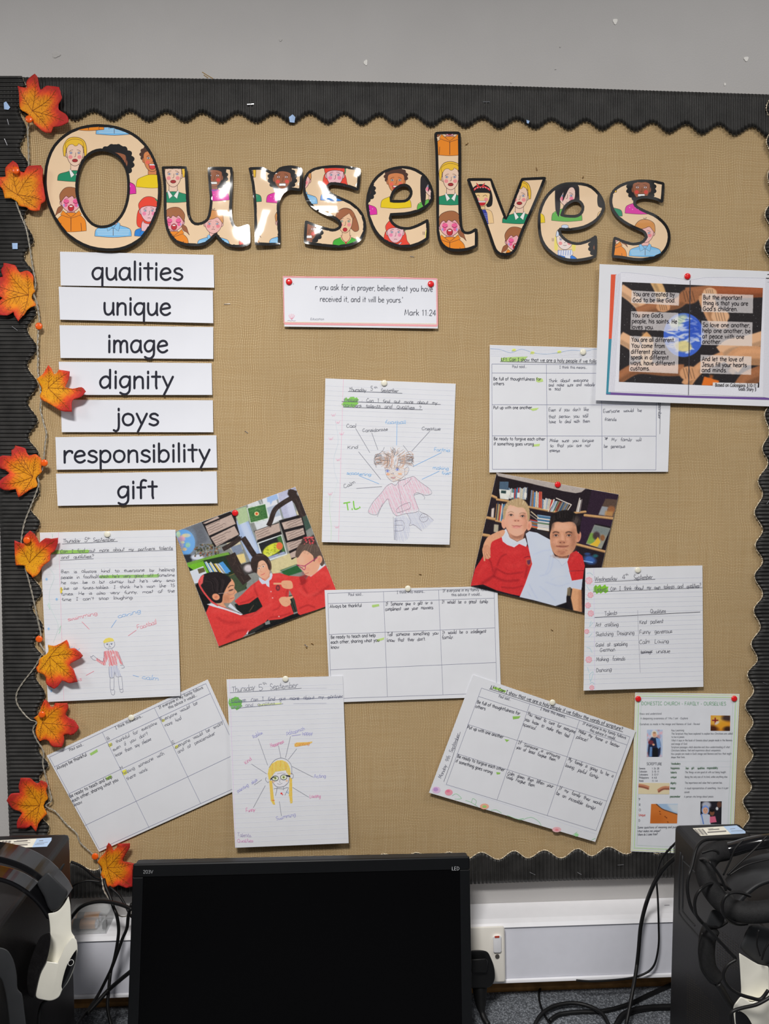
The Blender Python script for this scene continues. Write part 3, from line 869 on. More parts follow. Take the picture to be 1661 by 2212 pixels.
# --- cartoon figures: head centre at 0,0, y down, units of one crop pixel (3.955 per photo px)
SK, LN = (250,214,190),(70,40,34)
def E(cx, cy, rx, ry, n=22, a0=0, a1=2*math.pi):
    t = np.linspace(a0, a1, n, endpoint=(a1-a0) < 6.2)
    return np.stack([cx+np.cos(t)*rx, cy+np.sin(t)*ry],1)
def S(pts, n=4): return catmull(pts, n, closed=True, corner=0.1)
def outl(q, w=4): return ribbon(np.vstack([q, q[:1]]), w)
def curve(pts, w=4, n=4): return ribbon(catmull(pts, n), w)
def base_face(L, skin, cx=0, cy=0, rx=70, ry=95, blush=(240,150,150), ears=True):
    if ears:
        for sx in (-1,1):
            e = E(cx+sx*rx*0.98, cy+8,13,24,12); L.append((skin, e)); L.append((LN, outl(e)))
    f = S([(cx-rx, cy-40),(cx-rx*0.96, cy+20),(cx-rx*0.7, cy+ry*0.7),(cx-rx*0.25, cy+ry),(cx+rx*0.25, cy+ry),(cx+rx*0.7, cy+ry*0.7),(cx+rx*0.96, cy+20),(cx+rx, cy-40),(cx+rx*0.6, cy-ry*0.9),(cx-rx*0.6, cy-ry*0.9)])
    L.append((skin, f)); L.append((LN, outl(f)))
    for sx in (-1,1): L.append((blush, E(cx+sx*rx*0.55, cy+28,18,17,12)))
def eyes(L, dx=34, cy=-8, cx=0, iris=(90,100,150), brow=True):
    for sx in (-1,1):
        L.append(((250,250,250), E(cx+sx*dx, cy, 13,9,12))); L.append((LN, outl(E(cx+sx*dx, cy, 13,9,12),3))); L.append((iris, E(cx+sx*dx, cy, 6,7,8)))
        if brow: L.append((LN, curve([(cx+sx*(dx-18), cy-26),(cx+sx*dx, cy-22),(cx+sx*(dx+16), cy-10)],3.5)))
def nose(L, cx=0, cy=14): L.append((LN, curve([(cx+6, cy-24),(cx+5, cy),(cx+2, cy+12),(cx-8, cy+12)],3.5)))
def collar(L, y, w=70, c=(240,244,240)):
    for sx in (-1,1):
        q = np.array([(sx*4, y+46),(sx*42, y-6),(sx*50, y+10),(sx*34, y+70),(sx*4, y+46)]); L.append((c, q)); L.append((LN, outl(q, 3)))
def shoulders(L, y, c, w=150, h=60, oc=None):
    q = S([(-w, y+h+18),(-w*0.92, y+h*0.45),(-w*0.5, y+6),(-30, y-6),(30, y-6),(w*0.5, y+6),(w*0.92, y+h*0.45),(w, y+h+18),(0, y+h+28)]); L.append((c, q)); L.append((oc or LN, outl(q, 3.5)))
def neck(L, skin, w=36, y0=70, y1=170):
    q = np.array([(-w, y0),(w, y0),(w, y1),(-w, y1)]); L.append((skin, q)); L.append((LN, ribbon([(-w, y0),(-w, y1)],3.5))); L.append((LN, ribbon([(w, y0),(w, y1)],3.5)))
def fig_blond(L):
    neck(L, SK); shoulders(L, 150,(28,128,92)); collar(L, 134)
    h = S([(-96,20),(-100,-60),(-60,-128),(10,-142),(75,-115),(100,-50),(98,20),(80,20),(74,-50),(-74,-50),(-80,20)]); L.append(((232,186,52), h)); L.append((LN, outl(h)))
    base_face(L, SK, ry=100)
    h = S([(-74,-40),(-80,-90),(-20,-125),(60,-110),(76,-50),(60,-70),(30,-88),(22,-72),(0,-66),(-20,-80),(-50,-74)]); L.append(((232,186,52), h)); L.append((LN, outl(h, 3)))
    eyes(L); nose(L); q = E(0,58,24,14,14); L.append(((150,40,44), q)); L.append((LN, outl(q, 3)))
def fig_cry(L):
    pk = (243,176,184)
    neck(L, pk, 30,60,120)
    for sx in (-1,):
        q = S([(sx*72,30),(sx*110,50),(sx*128,100),(sx*140,128),(sx*112,100),(sx*90,90),(sx*70,60)]); L.append(((140,84,54), q)); L.append((LN, outl(q, 3)))
    shoulders(L, 100,(236,138,34),132,130)
    q = np.array([(-70,74),(-20,118),(0,130),(20,118),(70,74),(90,110),(40,128),(0,140),(-40,128),(-90,110)]); L.append(((236,138,34), q)); L.append((LN, outl(q, 3.5)))
    L.append((LN, ribbon([(0,135),(0,250)],5))); L.append((LN, ribbon([(-85,180),(-90,250)],4))); L.append((LN, ribbon([(85,180),(90,250)],4)))
    base_face(L, pk, ry=84, rx=84, blush=(236,96,150))
    h = S([(-88,8),(-96,-60),(-50,-118),(20,-122),(80,-90),(96,-30),(90,8),(70,-30),(50,-44),(30,-30),(10,-50),(-20,-36),(-40,-50),(-62,-30)]); L.append(((150,94,58), h)); L.append((LN, outl(h)))
    for sx in (-1,1):
        L.append(((236,96,150), E(sx*40,-2,25,22,14))); L.append((LN, curve([(sx*18,6),(sx*40,14),(sx*62,4)],4)))
        L.append(((140,150,200), E(sx*60,30,6,12,10))); L.append((LN, curve([(sx*20,-30),(sx*40,-28),(sx*58,-18)],3)))
    q = S([(-24,40),(0,24),(24,40),(20,70),(0,80),(-20,70)]); L.append(((176,36,46), q)); L.append((LN, outl(q))); L.append(((250,250,250), np.array([(-14,34),(14,34),(10,44),(-10,44)])))
def curlmass(cx, cy, rx, ry, n=13, b=0.12):
    t = np.linspace(0,2*math.pi, n*5, endpoint=False); r = 1+b*np.abs(np.sin(n*t/2))
    return np.stack([cx+np.cos(t)*rx*r, cy+np.sin(t)*ry*r],1)
def fig_curly(L):
    sk = (140,84,56)
    L.append(((20,19,22), curlmass(0,0,118,108,16)))
    neck(L, sk, 32,60,130); shoulders(L, 118,(204,40,150),140,72); L.append(((110,60,140), curve([(-34,112),(0,124),(34,112)],10)))
    for i in range(9): L.append(((246,190,226), E(-100+i*25,160+(i % 2)*16,4,4,6)))
    base_face(L, sk, ry=88, rx=72, blush=(196,70,60)); eyes(L, cy=-12, iris=(120,40,30))
    h = S([(-80,-10),(-84,-70),(-30,-112),(40,-110),(86,-66),(80,-10),(66,-46),(0,-62),(-62,-46)]); L.append(((20,19,22), h))
    nose(L); q = np.array([(-28,44),(28,44),(30,66),(-30,66)]); L.append(((252,252,252), q)); L.append((LN, outl(q, 4)))
def fig_yellow(L):
    sk = (196,120,72)
    neck(L, sk, 36,70,150); shoulders(L, 140,(248,214,20),138,80,(90,80,30))
    L.append(((70,44,34), curlmass(0,-40,100,78,13,0.12))); base_face(L, sk, ry=104, rx=74, blush=(222,100,80))
    L.append(((70,44,34), S([(-76,-30),(-80,-90),(0,-124),(80,-90),(76,-30),(60,-58),(0,-70),(-60,-58)]))); eyes(L, iris=(60,40,30)); nose(L)
    q = S([(-32,42),(32,42),(22,78),(0,88),(-22,78)]); L.append(((206,60,60), q)); L.append((LN, outl(q))); L.append(((250,250,250), np.array([(-26,44),(26,44),(22,54),(-22,54)])))
def fig_red(L):
    sk = (246,196,204); rd = (214,62,44)
    q = S([(-80,-20),(60,-40),(100,20),(112,80),(140,120),(150,160),(40,160),(-90,150),(-110,90)]); L.append((rd, q)); L.append((LN, outl(q, 3)))
    shoulders(L, 150,(36,118,196),130,60)
    base_face(L, sk, ry=98, rx=76, blush=(244,140,176))
    h = S([(-84,-6),(-92,-60),(-40,-118),(30,-122),(86,-80),(90,-10),(70,-30),(0,-42),(-60,-30)]); L.append((rd, h)); L.append((LN, outl(h)))
    L.append(((60,110,70), curve([(60,-105),(92,-60),(90,-10)],12))); eyes(L, 32,0); nose(L, cy=26); L.append((LN, curve([(-12,68),(4,66),(18,70)],4)))
    q = S([(-60,190),(-66,120),(-50,88),(-40,110),(10,120),(54,92),(60,104),(20,140),(24,170),(0,196)]); L.append((sk, q)); L.append((LN, outl(q, 3.5)))
    q = np.array([(-74,180),(10,196),(6,236),(-82,220)]); L.append(((36,118,196), q)); L.append((LN, outl(q, 3)))
def fig_stripe(L):
    sk = (246,190,184)
    neck(L, sk, 36,70,140); shoulders(L, 130,(122,186,232),150,70)
    for i in range(4): L.append(((196,226,246), ribbon([(-138+i*4,166+i*13),(138-i*4,166+i*13)],5)))
    for sx in (-1,1):
        q = np.array([(sx*4,150),(sx*40,104),(sx*58,118),(sx*44,178)]); L.append(((134,194,236), q)); L.append((LN, outl(q, 3)))
    L.append((LN, ribbon([(0,150),(0,214)],4)))
    base_face(L, sk, ry=92, rx=80, blush=(242,138,148))
    h = S([(-88,0),(-94,-60),(-50,-112),(20,-120),(82,-86),(94,-20),(88,4),(70,-20),(40,-54),(0,-40),(-60,-26)]); L.append(((196,134,74), h)); L.append((LN, outl(h)))
    L.append((LN, curve([(0,-118),(-10,-134),(-16,-130)],4))); L.append((LN, curve([(8,-118),(6,-136),(16,-136)],4)))
    eyes(L, 36,6); L.append((LN, curve([(-6,34),(0,38),(8,34)],4))); L.append((LN, curve([(-16,58),(0,54),(14,60)],4)))
def fig_bob(L):
    sk = (250,206,166); hr = (150,92,60)
    h = S([(-96,10),(-80,-80),(-20,-122),(50,-104),(96,-20),(116,70),(80,90),(40,60),(-40,60)]); L.append((hr, h)); L.append((LN, outl(h)))
    neck(L, sk, 34,60,150); shoulders(L, 140,(60,160,50),120,70)
    L.append((sk, S([(-50,130),(50,130),(40,160),(0,190),(-40,160)]))); L.append(((120,50,40), curve([(-44,120),(-30,160),(0,184),(30,160),(44,120)],5))); L.append(((190,40,40), E(0,190,9,9,10)))
    base_face(L, sk, ry=98, rx=66, cx=-8, ears=False); h = S([(-80,10),(-90,-60),(-40,-112),(40,-108),(80,-60),(64,-20),(30,-76),(-10,-50),(-50,-20)]); L.append((hr, h)); L.append((LN, outl(h, 3)))
    eyes(L, 32,-4, cx=-6, iris=(90,110,60)); nose(L, -10,22); q = E(-8,72,20,18,14); L.append(((176,30,44), q)); L.append((LN, outl(q, 3)))
def fig_fringe(L):
    sk = (250,214,200); bk = (30,26,30)
    L.append((bk, S([(-104,-20),(-90,-90),(0,-122),(96,-90),(108,-20),(112,160),(80,170),(40,60),(-60,60),(-70,170),(-84,190),(-100,120)])))
    shoulders(L, 120,(86,164,66),134,80); neck(L, sk, 30,60,140)
    for i in range(10): L.append(((180,220,140), E(-110+i*24,150+(i % 3)*14,4,4,6)))
    base_face(L, sk, ry=88, rx=72, blush=(244,130,160), ears=False); eyes(L, 38,2); nose(L); L.append((LN, curve([(-8,60),(0,58),(8,60)],4)))
    L.append((bk, S([(-84,90),(-80,-60),(-20,-110),(60,-104),(84,-40),(50,-70),(20,-60),(-20,20),(-40,60),(-30,-30),(-66,40)])))
    L.append((bk, S([(-100,-20),(-70,-20),(-56,80),(-70,190),(-92,150)])))
    L.append((bk, S([(70,-30),(100,-20),(104,60),(84,60)])))
def fig_bow(L):
    sk = (244,206,150); bk = (24,22,24)
    L.append((bk, S([(-92,0),(-84,-70),(-20,-110),(60,-90),(96,-10),(92,80),(50,96),(30,60),(-60,40)])))
    neck(L, sk, 28,60,130); q = S([(-70,250),(-90,180),(-50,120),(40,116),(90,140),(110,240)]); L.append((sk, q)); L.append((LN, outl(q, 3)))
    q = np.array([(-46,250),(-40,150),(-24,120),(34,118),(50,150),(62,250)]); L.append(((52,58,140), q))
    for i in range(6): L.append(((150,160,214), ribbon([(-44,158+i*15),(56,158+i*15)],3)))
    base_face(L, sk, ry=90, rx=72, ears=False)
    for sx in (-1,1): L.append((LN, curve([(sx*14-4,0),(sx*32,-12),(sx*50,0)],4)))
    q = S([(-40,42),(40,42),(28,74),(0,84),(-28,74)]); L.append(((180,30,40), q)); L.append(((252,252,252), np.array([(-38,40),(38,40),(34,54),(-34,54)]))); L.append((LN, outl(q, 3)))
    L.append((bk, S([(-84,-10),(-80,-70),(0,-100),(70,-80),(84,-10),(60,-30),(-60,-30)])))
    L.append(((206,50,56), curve([(-78,-50),(-40,-80),(30,-84),(76,-56)],14)))
    for sx in (-1,1):
        q = np.array([(-10,-84),(-10+sx*40,-124),(-10+sx*30,-88)]); L.append(((206,50,56), q)); L.append((LN, outl(q, 3)))
    for i in range(6): L.append(((250,240,240), E(-60+i*24,-68-(10 if 0 < i < 5 else 0),4,4,6)))
def fig_hat(L):
    sk = (240,222,214)
    L.append(((246,228,110), S([(-96,90),(-92,-30),(-50,-70),(60,-70),(98,-20),(96,96),(70,100),(50,20),(-50,20),(-70,96)])))
    shoulders(L, 130,(30,110,200),120,90); base_face(L, sk, ry=84, rx=76, ears=False); eyes(L, 38,-10); nose(L, 0,10); L.append((LN, curve([(-16,46),(0,48),(16,46)],4)))
    q = np.array([(-66,92),(66,88),(76,128),(50,150),(60,230),(20,232),(0,150),(-70,134)]); L.append(((236,238,248), q)); L.append((LN, outl(q, 3)))
    for i in range(6): L.append(((110,130,190), ribbon([(-56+i*22,94),(-60+i*22,140)],6)))
    q = S([(-84,-30),(-70,-92),(0,-124),(60,-100),(84,-40),(0,-60)]); L.append(((214,224,240), q)); L.append((LN, outl(q)))
    for i in range(5): L.append(((110,130,180), ribbon([(-60+i*28,-50-(i % 2)*10),(-44+i*20,-104)],6)))
    L.append(((190,204,226), E(0,-128,34,18,14))); L.append((LN, outl(E(0,-128,34,18,14),3)))
    for k in (-1,1): L.append((LN, ribbon([(-112+k*6,-20),(-110+k*6,10)],4)))
FIG = dict(blond=fig_blond, cry=fig_cry, curly=fig_curly, yellow=fig_yellow, red=fig_red, stripe=fig_stripe, bob=fig_bob, fringe=fig_fringe, bow=fig_bow, hat=fig_hat)

def letter(label, x0, y0, outline, hole, figs, dep, blackw=25, wave=0.0):
    """outline, hole in crop units; figs: (kind, cx, cy, scale, flip)"""
    cf = crop(x0, y0,3.955)
    q = catmull(outline, 5, closed=True, corner=0.35)
    if ((q[:, 0]*np.roll(q[:, 1],-1)-np.roll(q[:, 0],-1)*q[:, 1]).sum()) < 0: q = q[::-1]
    holes = []
    if hole:
        h = catmull(hole, 5, closed=True, corner=0.35)
        if ((h[:, 0]*np.roll(h[:, 1],-1)-np.roll(h[:, 0],-1)*h[:, 1]).sum()) > 0: h = h[::-1]
        holes = [h]
    shapes = []
    for kind, cx, cy, sc, flip in figs:
        L = []; FIG[kind](L)
        for c, s_ in L:
            s_ = np.asarray(s_, float).copy()
            if flip: s_[:, 0] *= -1
            s_ = s_*sc + np.array([cx, cy])
            mn, mx = s_.min(0), s_.max(0)
            if mx[0] < q[:, 0].min() or mn[0] > q[:, 0].max() or mx[1] < q[:, 1].min() or mn[1] > q[:, 1].max(): continue
            shapes.append((c, s_))
    V = []; Ed = []
    def addloop(p):
        b = len(V)
        for x, y in p: V.append(Vector((float(x), float(y))))
        for i in range(len(p)): Ed.append((b+i, b+(i+1) % len(p)))
    loops = [q]+holes
    for lp in loops:
        addloop(lp); addloop(offset(lp, blackw)[::2])
    for c, s_ in shapes: addloop(s_)
    if wave:
        g = np.stack(np.meshgrid(np.arange(q[:, 0].min(), q[:, 0].max(),14.0), np.arange(q[:, 1].min(), q[:, 1].max(),14.0)),-1).reshape(-1,2)
        V += [Vector((float(x), float(y))) for x, y in g[inpoly(g, q)]]
    r = delaunay_2d_cdt(V, Ed, [],0,0.02)
    v2 = np.array([(a[0], a[1]) for a in r[0]]); tri = np.array([t for t in r[2] if len(t) == 3])
    cen = v2[tri].mean(1)
    ins = inpoly(cen, q)
    for h in holes: ins &= ~inpoly(cen, h)
    tri = tri[ins]; cen = cen[ins]
    col = np.tile(np.array(A((246,214,176))),(len(tri),1))
    for c, s_ in shapes:
        mn, mx = s_.min(0), s_.max(0)
        near = np.where((cen[:, 0] >= mn[0]) & (cen[:, 0] <= mx[0]) & (cen[:, 1] >= mn[1]) & (cen[:, 1] <= mx[1]))[0]
        if len(near) == 0: continue
        k = near[inpoly(cen[near], s_)]
        col[k] = A(c)
    d = np.full(len(cen),1e9)
    for lp in loops: d = np.minimum(d, segdist(cen, lp))
    col[d < blackw*0.93] = A((12,11,12))
    px = cf(v2); c0 = cf(q).mean(0)
    def depf(p): return dep + wave*np.sin((p[:, 0]-c0[0])*0.045+1.0)*np.cos((p[:, 1]-c0[1])*0.03) + 0.00004*np.abs(p[:, 1]-c0[1])*0.3
    root = thing('heading_letter', label, 'letter', tuple(P1(c0[0], cf(q)[:, 1].max(), dep)))
    used = np.unique(tri); remap = -np.ones(len(v2), int); remap[used] = np.arange(len(used))
    pu = px[used]
    mesh_obj('letter_face', P(pu[:, 0], pu[:, 1], depf(pu)), remap[tri][:, ::-1], M_CARDFACE, root, smooth=True, fcol=col)
    ev = []; ef = []; n0 = 0
    for lp in loops:
        e = cf(lp); n = len(e)
        ev += [P(e[:, 0], e[:, 1], depf(e)), P(e[:, 0], e[:, 1], depf(e)-0.0012)]
        ef += [(n0+k, n0+(k+1) % n, n0+n+(k+1) % n, n0+n+k) for k in range(n)]; n0 += 2*n
    mesh_obj('card_edge', np.vstack(ev), ef, M_CARDEDGE, root)
LD = BOARD+0.0065
letter('large laminated capital O of the heading, printed with cartoon faces', 80,250,
  [(58,560),(75,400),(140,250),(260,140),(400,85),(540,72),(700,95),(850,165),(960,280),(1030,430),(1057,590),(1045,770),(985,930),(890,1060),(760,1135),(620,1158),(450,1135),(300,1060),(190,950),(105,800),(70,680)],
  [(350,620),(365,490),(410,380),(480,320),(560,303),(640,325),(710,380),(755,470),(770,590),(760,720),(720,830),(650,910),(560,938),(480,915),(410,830),(365,720)],
  [('blond', 324,325,1.0,0),('curly', 665,395,1.3,0),('yellow', 985,370,1.0,0),('cry', 290,735,1.0,0),('stripe', 650,800,1.05,0),('red', 955,810,0.95,0),('stripe', 660,-72,1.05,0),('cry', 440,-130,1.0,0)], LD)
letter('laminated letter u of the heading, next to the capital O', 80,250,
  [(1065,440),(1080,432),(1268,432),(1282,450),(1290,560),(1298,740),(1310,850),(1345,907),(1400,908),(1452,870),(1475,740),(1466,600),(1458,450),(1475,437),(1655,437),(1671,450),(1672,600),(1664,820),(1680,912),(1712,950),(1795,927),(1815,940),(1822,1080),(1800,1110),(1720,1125),(1620,1112),(1560,1068),(1526,1025),(1485,1070),(1420,1108),(1300,1113),(1190,1085),(1115,1000),(1085,870),(1080,600)], None,
  [('blond', 1163,505,1.0,0),('curly', 1510,522,0.95,0),('cry', 1170,900,0.95,1),('stripe', 1506,918,0.92,0),('red', 1830,985,0.95,0)], LD, wave=0.0006)
letter('glossy laminated letter r of the heading with bright glare', 440,250,
  [(383,448),(398,440),(500,437),(530,450),(600,480),(650,440),(740,424),(828,442),(846,470),(838,625),(820,643),(740,637),(690,660),(655,720),(648,800),(655,1000),(655,1092),(640,1108),(448,1106),(436,1090),(430,800),(412,600)], None,
  [('blond', 345,505,1.0,0),('curly', 672,535,0.98,0),('cry', 350,915,1.0,1),('stripe', 700,905,0.95,0)], LD+0.001, wave=0.0016)
letter('glossy laminated first letter s of the heading', 440,250,
  [(1325,447),(1342,465),(1328,625),(1310,640),(1240,615),(1160,597),(1090,592),(1064,612),(1085,650),(1160,690),(1270,742),(1358,830),(1386,930),(1362,1040),(1280,1105),(1150,1127),(1000,1115),(870,1092),(854,1075),(864,905),(880,895),(970,932),(1060,957),(1110,965),(1152,945),(1150,912),(1100,875),(1000,830),(910,770),(860,690),(845,600),(865,510),(930,450),(1050,425),(1180,424)], None,
  [('red', 1120,505,0.95,0),('stripe', 830,545,0.95,0),('bob', 1215,905,0.95,0),('curly', 895,980,1.0,0)], LD, wave=0.0014)
letter('laminated first letter e of the heading, with the yellow-shirted cartoon boy', 780,270,
  [(42,700),(52,580),(100,470),(190,390),(330,350),(450,365),(550,430),(608,530),(618,610),(590,680),(520,730),(400,767),(257,776),(270,820),(320,860),(400,872),(480,847),(562,806),(578,820),(578,965),(560,988),(480,1030),(370,1048),(240,1020),(140,950),(75,840)],
  [(262,640),(290,570),(340,530),(390,530),(415,570),(405,610),(370,637)],
  [('yellow', 298,478,0.95,0),('fringe', 610,520,1.0,0),('curly', 0,560,0.98,0),('red', 292,915,0.9,0),('hat', 640,930,0.95,0)], LD)
letter('tall laminated letter l of the heading', 780,270,
  [(626,78),(650,57),(830,57),(850,78),(854,300),(855,700),(865,860),(885,905),(930,907),(975,882),(994,895),(994,1030),(975,1050),(900,1075),(800,1081),(720,1060),(665,1000),(645,900),(640,500),(632,200)], None,
  [('cry', 757,5,1.0,0),('blond', 765,452,0.98,0),('cry', 757,862,1.02,1),('stripe', 1110,850,0.95,0)], LD)
letter('laminated letter v of the heading', 780,270,
  [(903,470),(920,455),(1105,455),(1120,468),(1241,785),(1362,466),(1378,452),(1568,443),(1580,458),(1490,680),(1400,880),(1330,1060),(1290,1103),(1230,1116),(1170,1105),(1130,1060),(1060,860),(980,660)], None,
  [('bow', 1030,610,0.95,0),('blond', 1352,612,0.98,0),('cry', 1320,990,0.95,0)], LD)
letter('laminated second letter e of the heading, with the bobble-hat cartoon', 1100,270,
  [(243,850),(255,720),(320,590),(430,505),(560,488),(690,510),(780,590),(818,680),(800,760),(740,830),(640,883),(520,905),(441,900),(452,935),(510,985),(590,1002),(680,975),(733,942),(750,956),(746,1110),(728,1138),(640,1160),(540,1168),(430,1145),(320,1070),(260,970)],
  [(464,763),(490,700),(545,660),(590,662),(617,700),(603,748),(560,768)],
  [('fringe', 492,602,0.98,0),('bow', 850,612,1.0,1),('yellow', 170,600,0.98,0),('hat', 475,985,0.92,0),('curly', 800,1040,0.98,0)], LD)
letter('laminated last letter s of the heading', 1100,270,
  [(1310,487),(1327,505),(1316,652),(1302,667),(1240,640),(1150,628),(1090,645),(1086,680),(1150,720),(1260,770),(1345,850),(1378,940),(1360,1040),(1300,1115),(1190,1155),(1080,1160),(960,1142),(880,1132),(874,1110),(888,970),(905,955),(980,985),(1060,1005),(1130,990),(1160,955),(1140,920),(1050,880),(950,820),(880,740),(855,650),(880,560),(960,500),(1080,470),(1200,468)], None,
  [('curly', 1128,545,1.0,0),('blond', 820,555,0.98,0),('stripe', 1160,918,0.92,0),('cry', 880,925,0.95,1)], LD)
# ------------------------------------------------------------------ word cards
M_LAM = mat('laminated_white_card', (228,230,238), rough=0.5, spec=0.4, coat=0.5, coat_rough=0.06, vary=0.012, vscale=20)
wavy('laminated_white_card', 9,0.05)
M_PAPER = mat('white_paper', raw=(0.845,0.855,0.90,1), rough=0.75, spec=0.2, vary=0.02, vscale=25)
M_GLOSS_PRINT = mat('photo_paper_print', rough=0.45, spec=0.3, attr=True, vary=0.015, vscale=30)
SHEETS = []
def sheet(name, label, cat, cf, corners, base, lift=0.002, wave=0.0, curl=0.0, material=None, group=None, edge=None, thick=0.0004, nx=12, ny=14):
    q = cf(corners); s = Surf(q, base, lift, wave, curl)
    SHEETS.append(s)
    c = (q[2]+q[3])/2
    root = thing(name, label, cat, tuple(P1(c[0], c[1], base)), group)
    s.paper('paper' if material is not M_LAM else 'card', material or M_PAPER, root, nx, ny, thick, edge)
    return root, s
K1 = crop(0,540,3.322)
BLK = (32,33,44)
cards = [('qualities', [(430,12),(1532,35),(1537,270),(436,255)],(652,212),(1318,215), 'directly under the capital O'),
 ('unique', [(421,263),(1527,290),(1530,525),(430,500)],(736,463),(1232,467), 'second in the column of words'),
 ('image', [(427,540),(1530,552),(1530,782),(434,775)],(766,733),(1212,735), 'third in the column of words'),
 ('dignity', [(421,802),(1518,812),(1523,1040),(435,1040)],(706,990),(1248,993), 'partly under an orange leaf'),
 ('joys', [(435,1075),(1527,1078),(1530,1308),(443,1307)],(815,1258),(1145,1258), 'touched by the leaf above it'),
 ('responsibility', [(397,1343),(1552,1330),(1558,1562),(406,1577)],(448,1526),(1512,1516), 'the longest word of the column'),
 ('gift', [(402,1605),(1555,1588),(1560,1818),(414,1836)],(836,1782),(1134,1780), 'lowest of the column')]
for i, (wd, cr, a, b, extra) in enumerate(cards):
    root, s = sheet('word_card', "white laminated word card reading '%s', %s" % (wd, extra), 'word card', K1, cr, BOARD+0.003+0.0006*(i % 2),0.0022,0.0004, material=M_LAM, group='vocabulary cards on the left of the board', thick=0.0008)
    k = Ink(s, K1); k.text(wd, a, b, 25.0,4.9, BLK, cap=0.95); k.build('lettering', root, label='black printed word')

# ------------------------------------------------------------------ prayer strip
K2 = crop(590,570,4.371)
root, s = sheet('prayer_card', 'narrow glossy white prayer card with pink border and two red pins', 'card', K2,[(92,115),(1545,138),(1555,610),(105,592)], BOARD+0.003,0.003,0.0012, material=M_LAM, thick=0.0006)
k = Ink(s, K2); PK = (226,160,164)
k.line([(95,122),(400,126),(1000,128),(1540,142)],3.2, PK, 1); k.line([(1545,140),(1550,582)],3.2, PK, 1); k.line([(104,563),(1550,583)],4.6, PK, 1); k.line([(96,118),(104,560)],2.2, PK, 1)
k.line([(106,549),(1548,566)],1.0,(240,224,170),1)
k.build('printed_border', root, label='pink printed border')
k = Ink(s, K2); G_ = (72,74,84)
k.text('r you ask for in prayer, believe that you have', (395,243),(1509,262),7.2,1.25, G_, cap=1.25)
k.text("received it, and it will be yours.'", (440,355),(1226,365),7.2,1.25, G_, cap=1.25)
k.text('Mark 11:24', (1237,485),(1538,490),7.6,1.25, G_, cap=1.3)
k.text('Education', (352,529),(482,531),3.0,0.7,(150,152,160))
k.text("'", (180,230),(200,231),7,1.2,(150,152,160))
for a in (-0.9,-0.45,0,0.45,0.9):
    k.line([(175,525),(175+28*math.sin(a),515-22*math.cos(a)),(175+34*math.sin(a),500-30*math.cos(a))],0.9,(226,150,170),1, smooth=3)
k.line([(135,538),(150,533),(165,540),(180,534),(195,540),(212,536)],0.8,(150,130,150),1)
k.build('printed_text', root)

# ------------------------------------------------------------------ sheet LF1 (upper right, under the book poster)
K3 = crop(1040,560,2.675)
GRN, HL, PRN, GRY = (150,190,80),(164,196,116),(58,60,72),(110,112,124)
INKC = (74,76,90)
root, s = sheet('worksheet', 'white landscape worksheet half hidden behind the open-book poster', 'worksheet', K3,[(48,495),(1102,524),(1078,1228),(45,1232)], BOARD+0.0026,0.0018)
k = Ink(s, K3)
TB = (120,124,150)
for pts in ([(60,605),(1012,612)],[(61,657),(1011,660)],[(62,840),(1010,842)],[(62,1020),(1009,1022)],[(63,1213),(1008,1217)],[(60,605),(63,1213)],[(375,607),(381,1214)],[(692,610),(698,1216)],[(1012,612),(1008,1217)]):
    k.line(pts, 0.9, TB, 1)
for y in range(505,560,9): k.line([(50, y),(1100, y+28*(y-495)/733+15)],0.4,(206,210,226),0)
for x in range(60,1100,22): k.line([(x, 500+x*0.026),(x, 555+x*0.02)],0.3,(216,218,230),0)
k.build('table_lines', root)
k = Ink(s, K3)
k.line([(50,516),(110,522),(170,540),(230,520),(300,540),(370,548),(440,540),(520,525),(600,530),(660,520),(760,540),(900,530)],0.9,(150,176,206),1, smooth=4)
for x, y in ((188,524),(450,535),(295,540)):
    k.disc((x, y),12,8,(222,228,130),1); k.line([(x-14, y+8),(x+4, y)],0.9,(150,190,120),1)
k.build('drawing', root, label='pale crayon garland along the top')
k = Ink(s, K3)
k.fill([(112,570),(160,566),(268,562),(240,590),(112,592)], HL, 0); k.fill([(316,684),(352,690),(357,706),(330,712),(316,706)],(178,204,124),0); k.fill([(278,864),(332,858),(318,872),(296,876)],(178,204,124),0); k.fill([(302,1070),(338,1066),(334,1080),(302,1082)],(178,204,124),0)
k.build('highlighter_mark', root)
k = Ink(s, K3)
k.text('LF1: Can I show that we are a holy people if we follow the words of scripture?', (113,587),(938,605),4.7,0.95, PRN, ul=1.8)
k.text('Paul said...', (177,627),(262,627),3.8,0.8, GRY); k.text('I think this means...', (450,631),(612,633),3.8,0.8, GRY); k.text('If everyone in my family follows', (710,632),(1000,640),3.7,0.8, GRY)
k.text('Be full of thoughtfulness for', (68,699),(345,701),4.3,0.92, PRN); k.text('others', (68,727),(131,727),4.3,0.92, PRN)
k.text('Put up with one another', (68,865),(292,865),4.3,0.92, PRN)
k.text('Be ready to forgive each other', (70,1045),(368,1047),4.3,0.92, PRN); k.text('if something goes wrong', (70,1075),(303,1076),4.3,0.92, PRN)
k.build('printed_text', root)
k = Ink(s, K3)
for t_, a, b in (('Think about everyone', (387,710),(618,706)),('and make sure and nobody', (387,735),(655,732)),('is sad', (387,755),(457,757)),("Even if you don't like", (387,878),(620,875)),('that person you still', (387,918),(617,913)),('have to deal with them', (390,947),(627,943)),('Make sure you forgive', (393,1056),(650,1055)),('so that you are not', (395,1085),(630,1083)),('enemys', (392,1112),(453,1113)),('Everyone would be', (702,886),(927,880)),('friends', (710,932),(780,934)),('My family will', (750,1050),(925,1050)),('be generous', (706,1087),(830,1090))):
    k.hand(t_, a, b, 5.2, INKC)
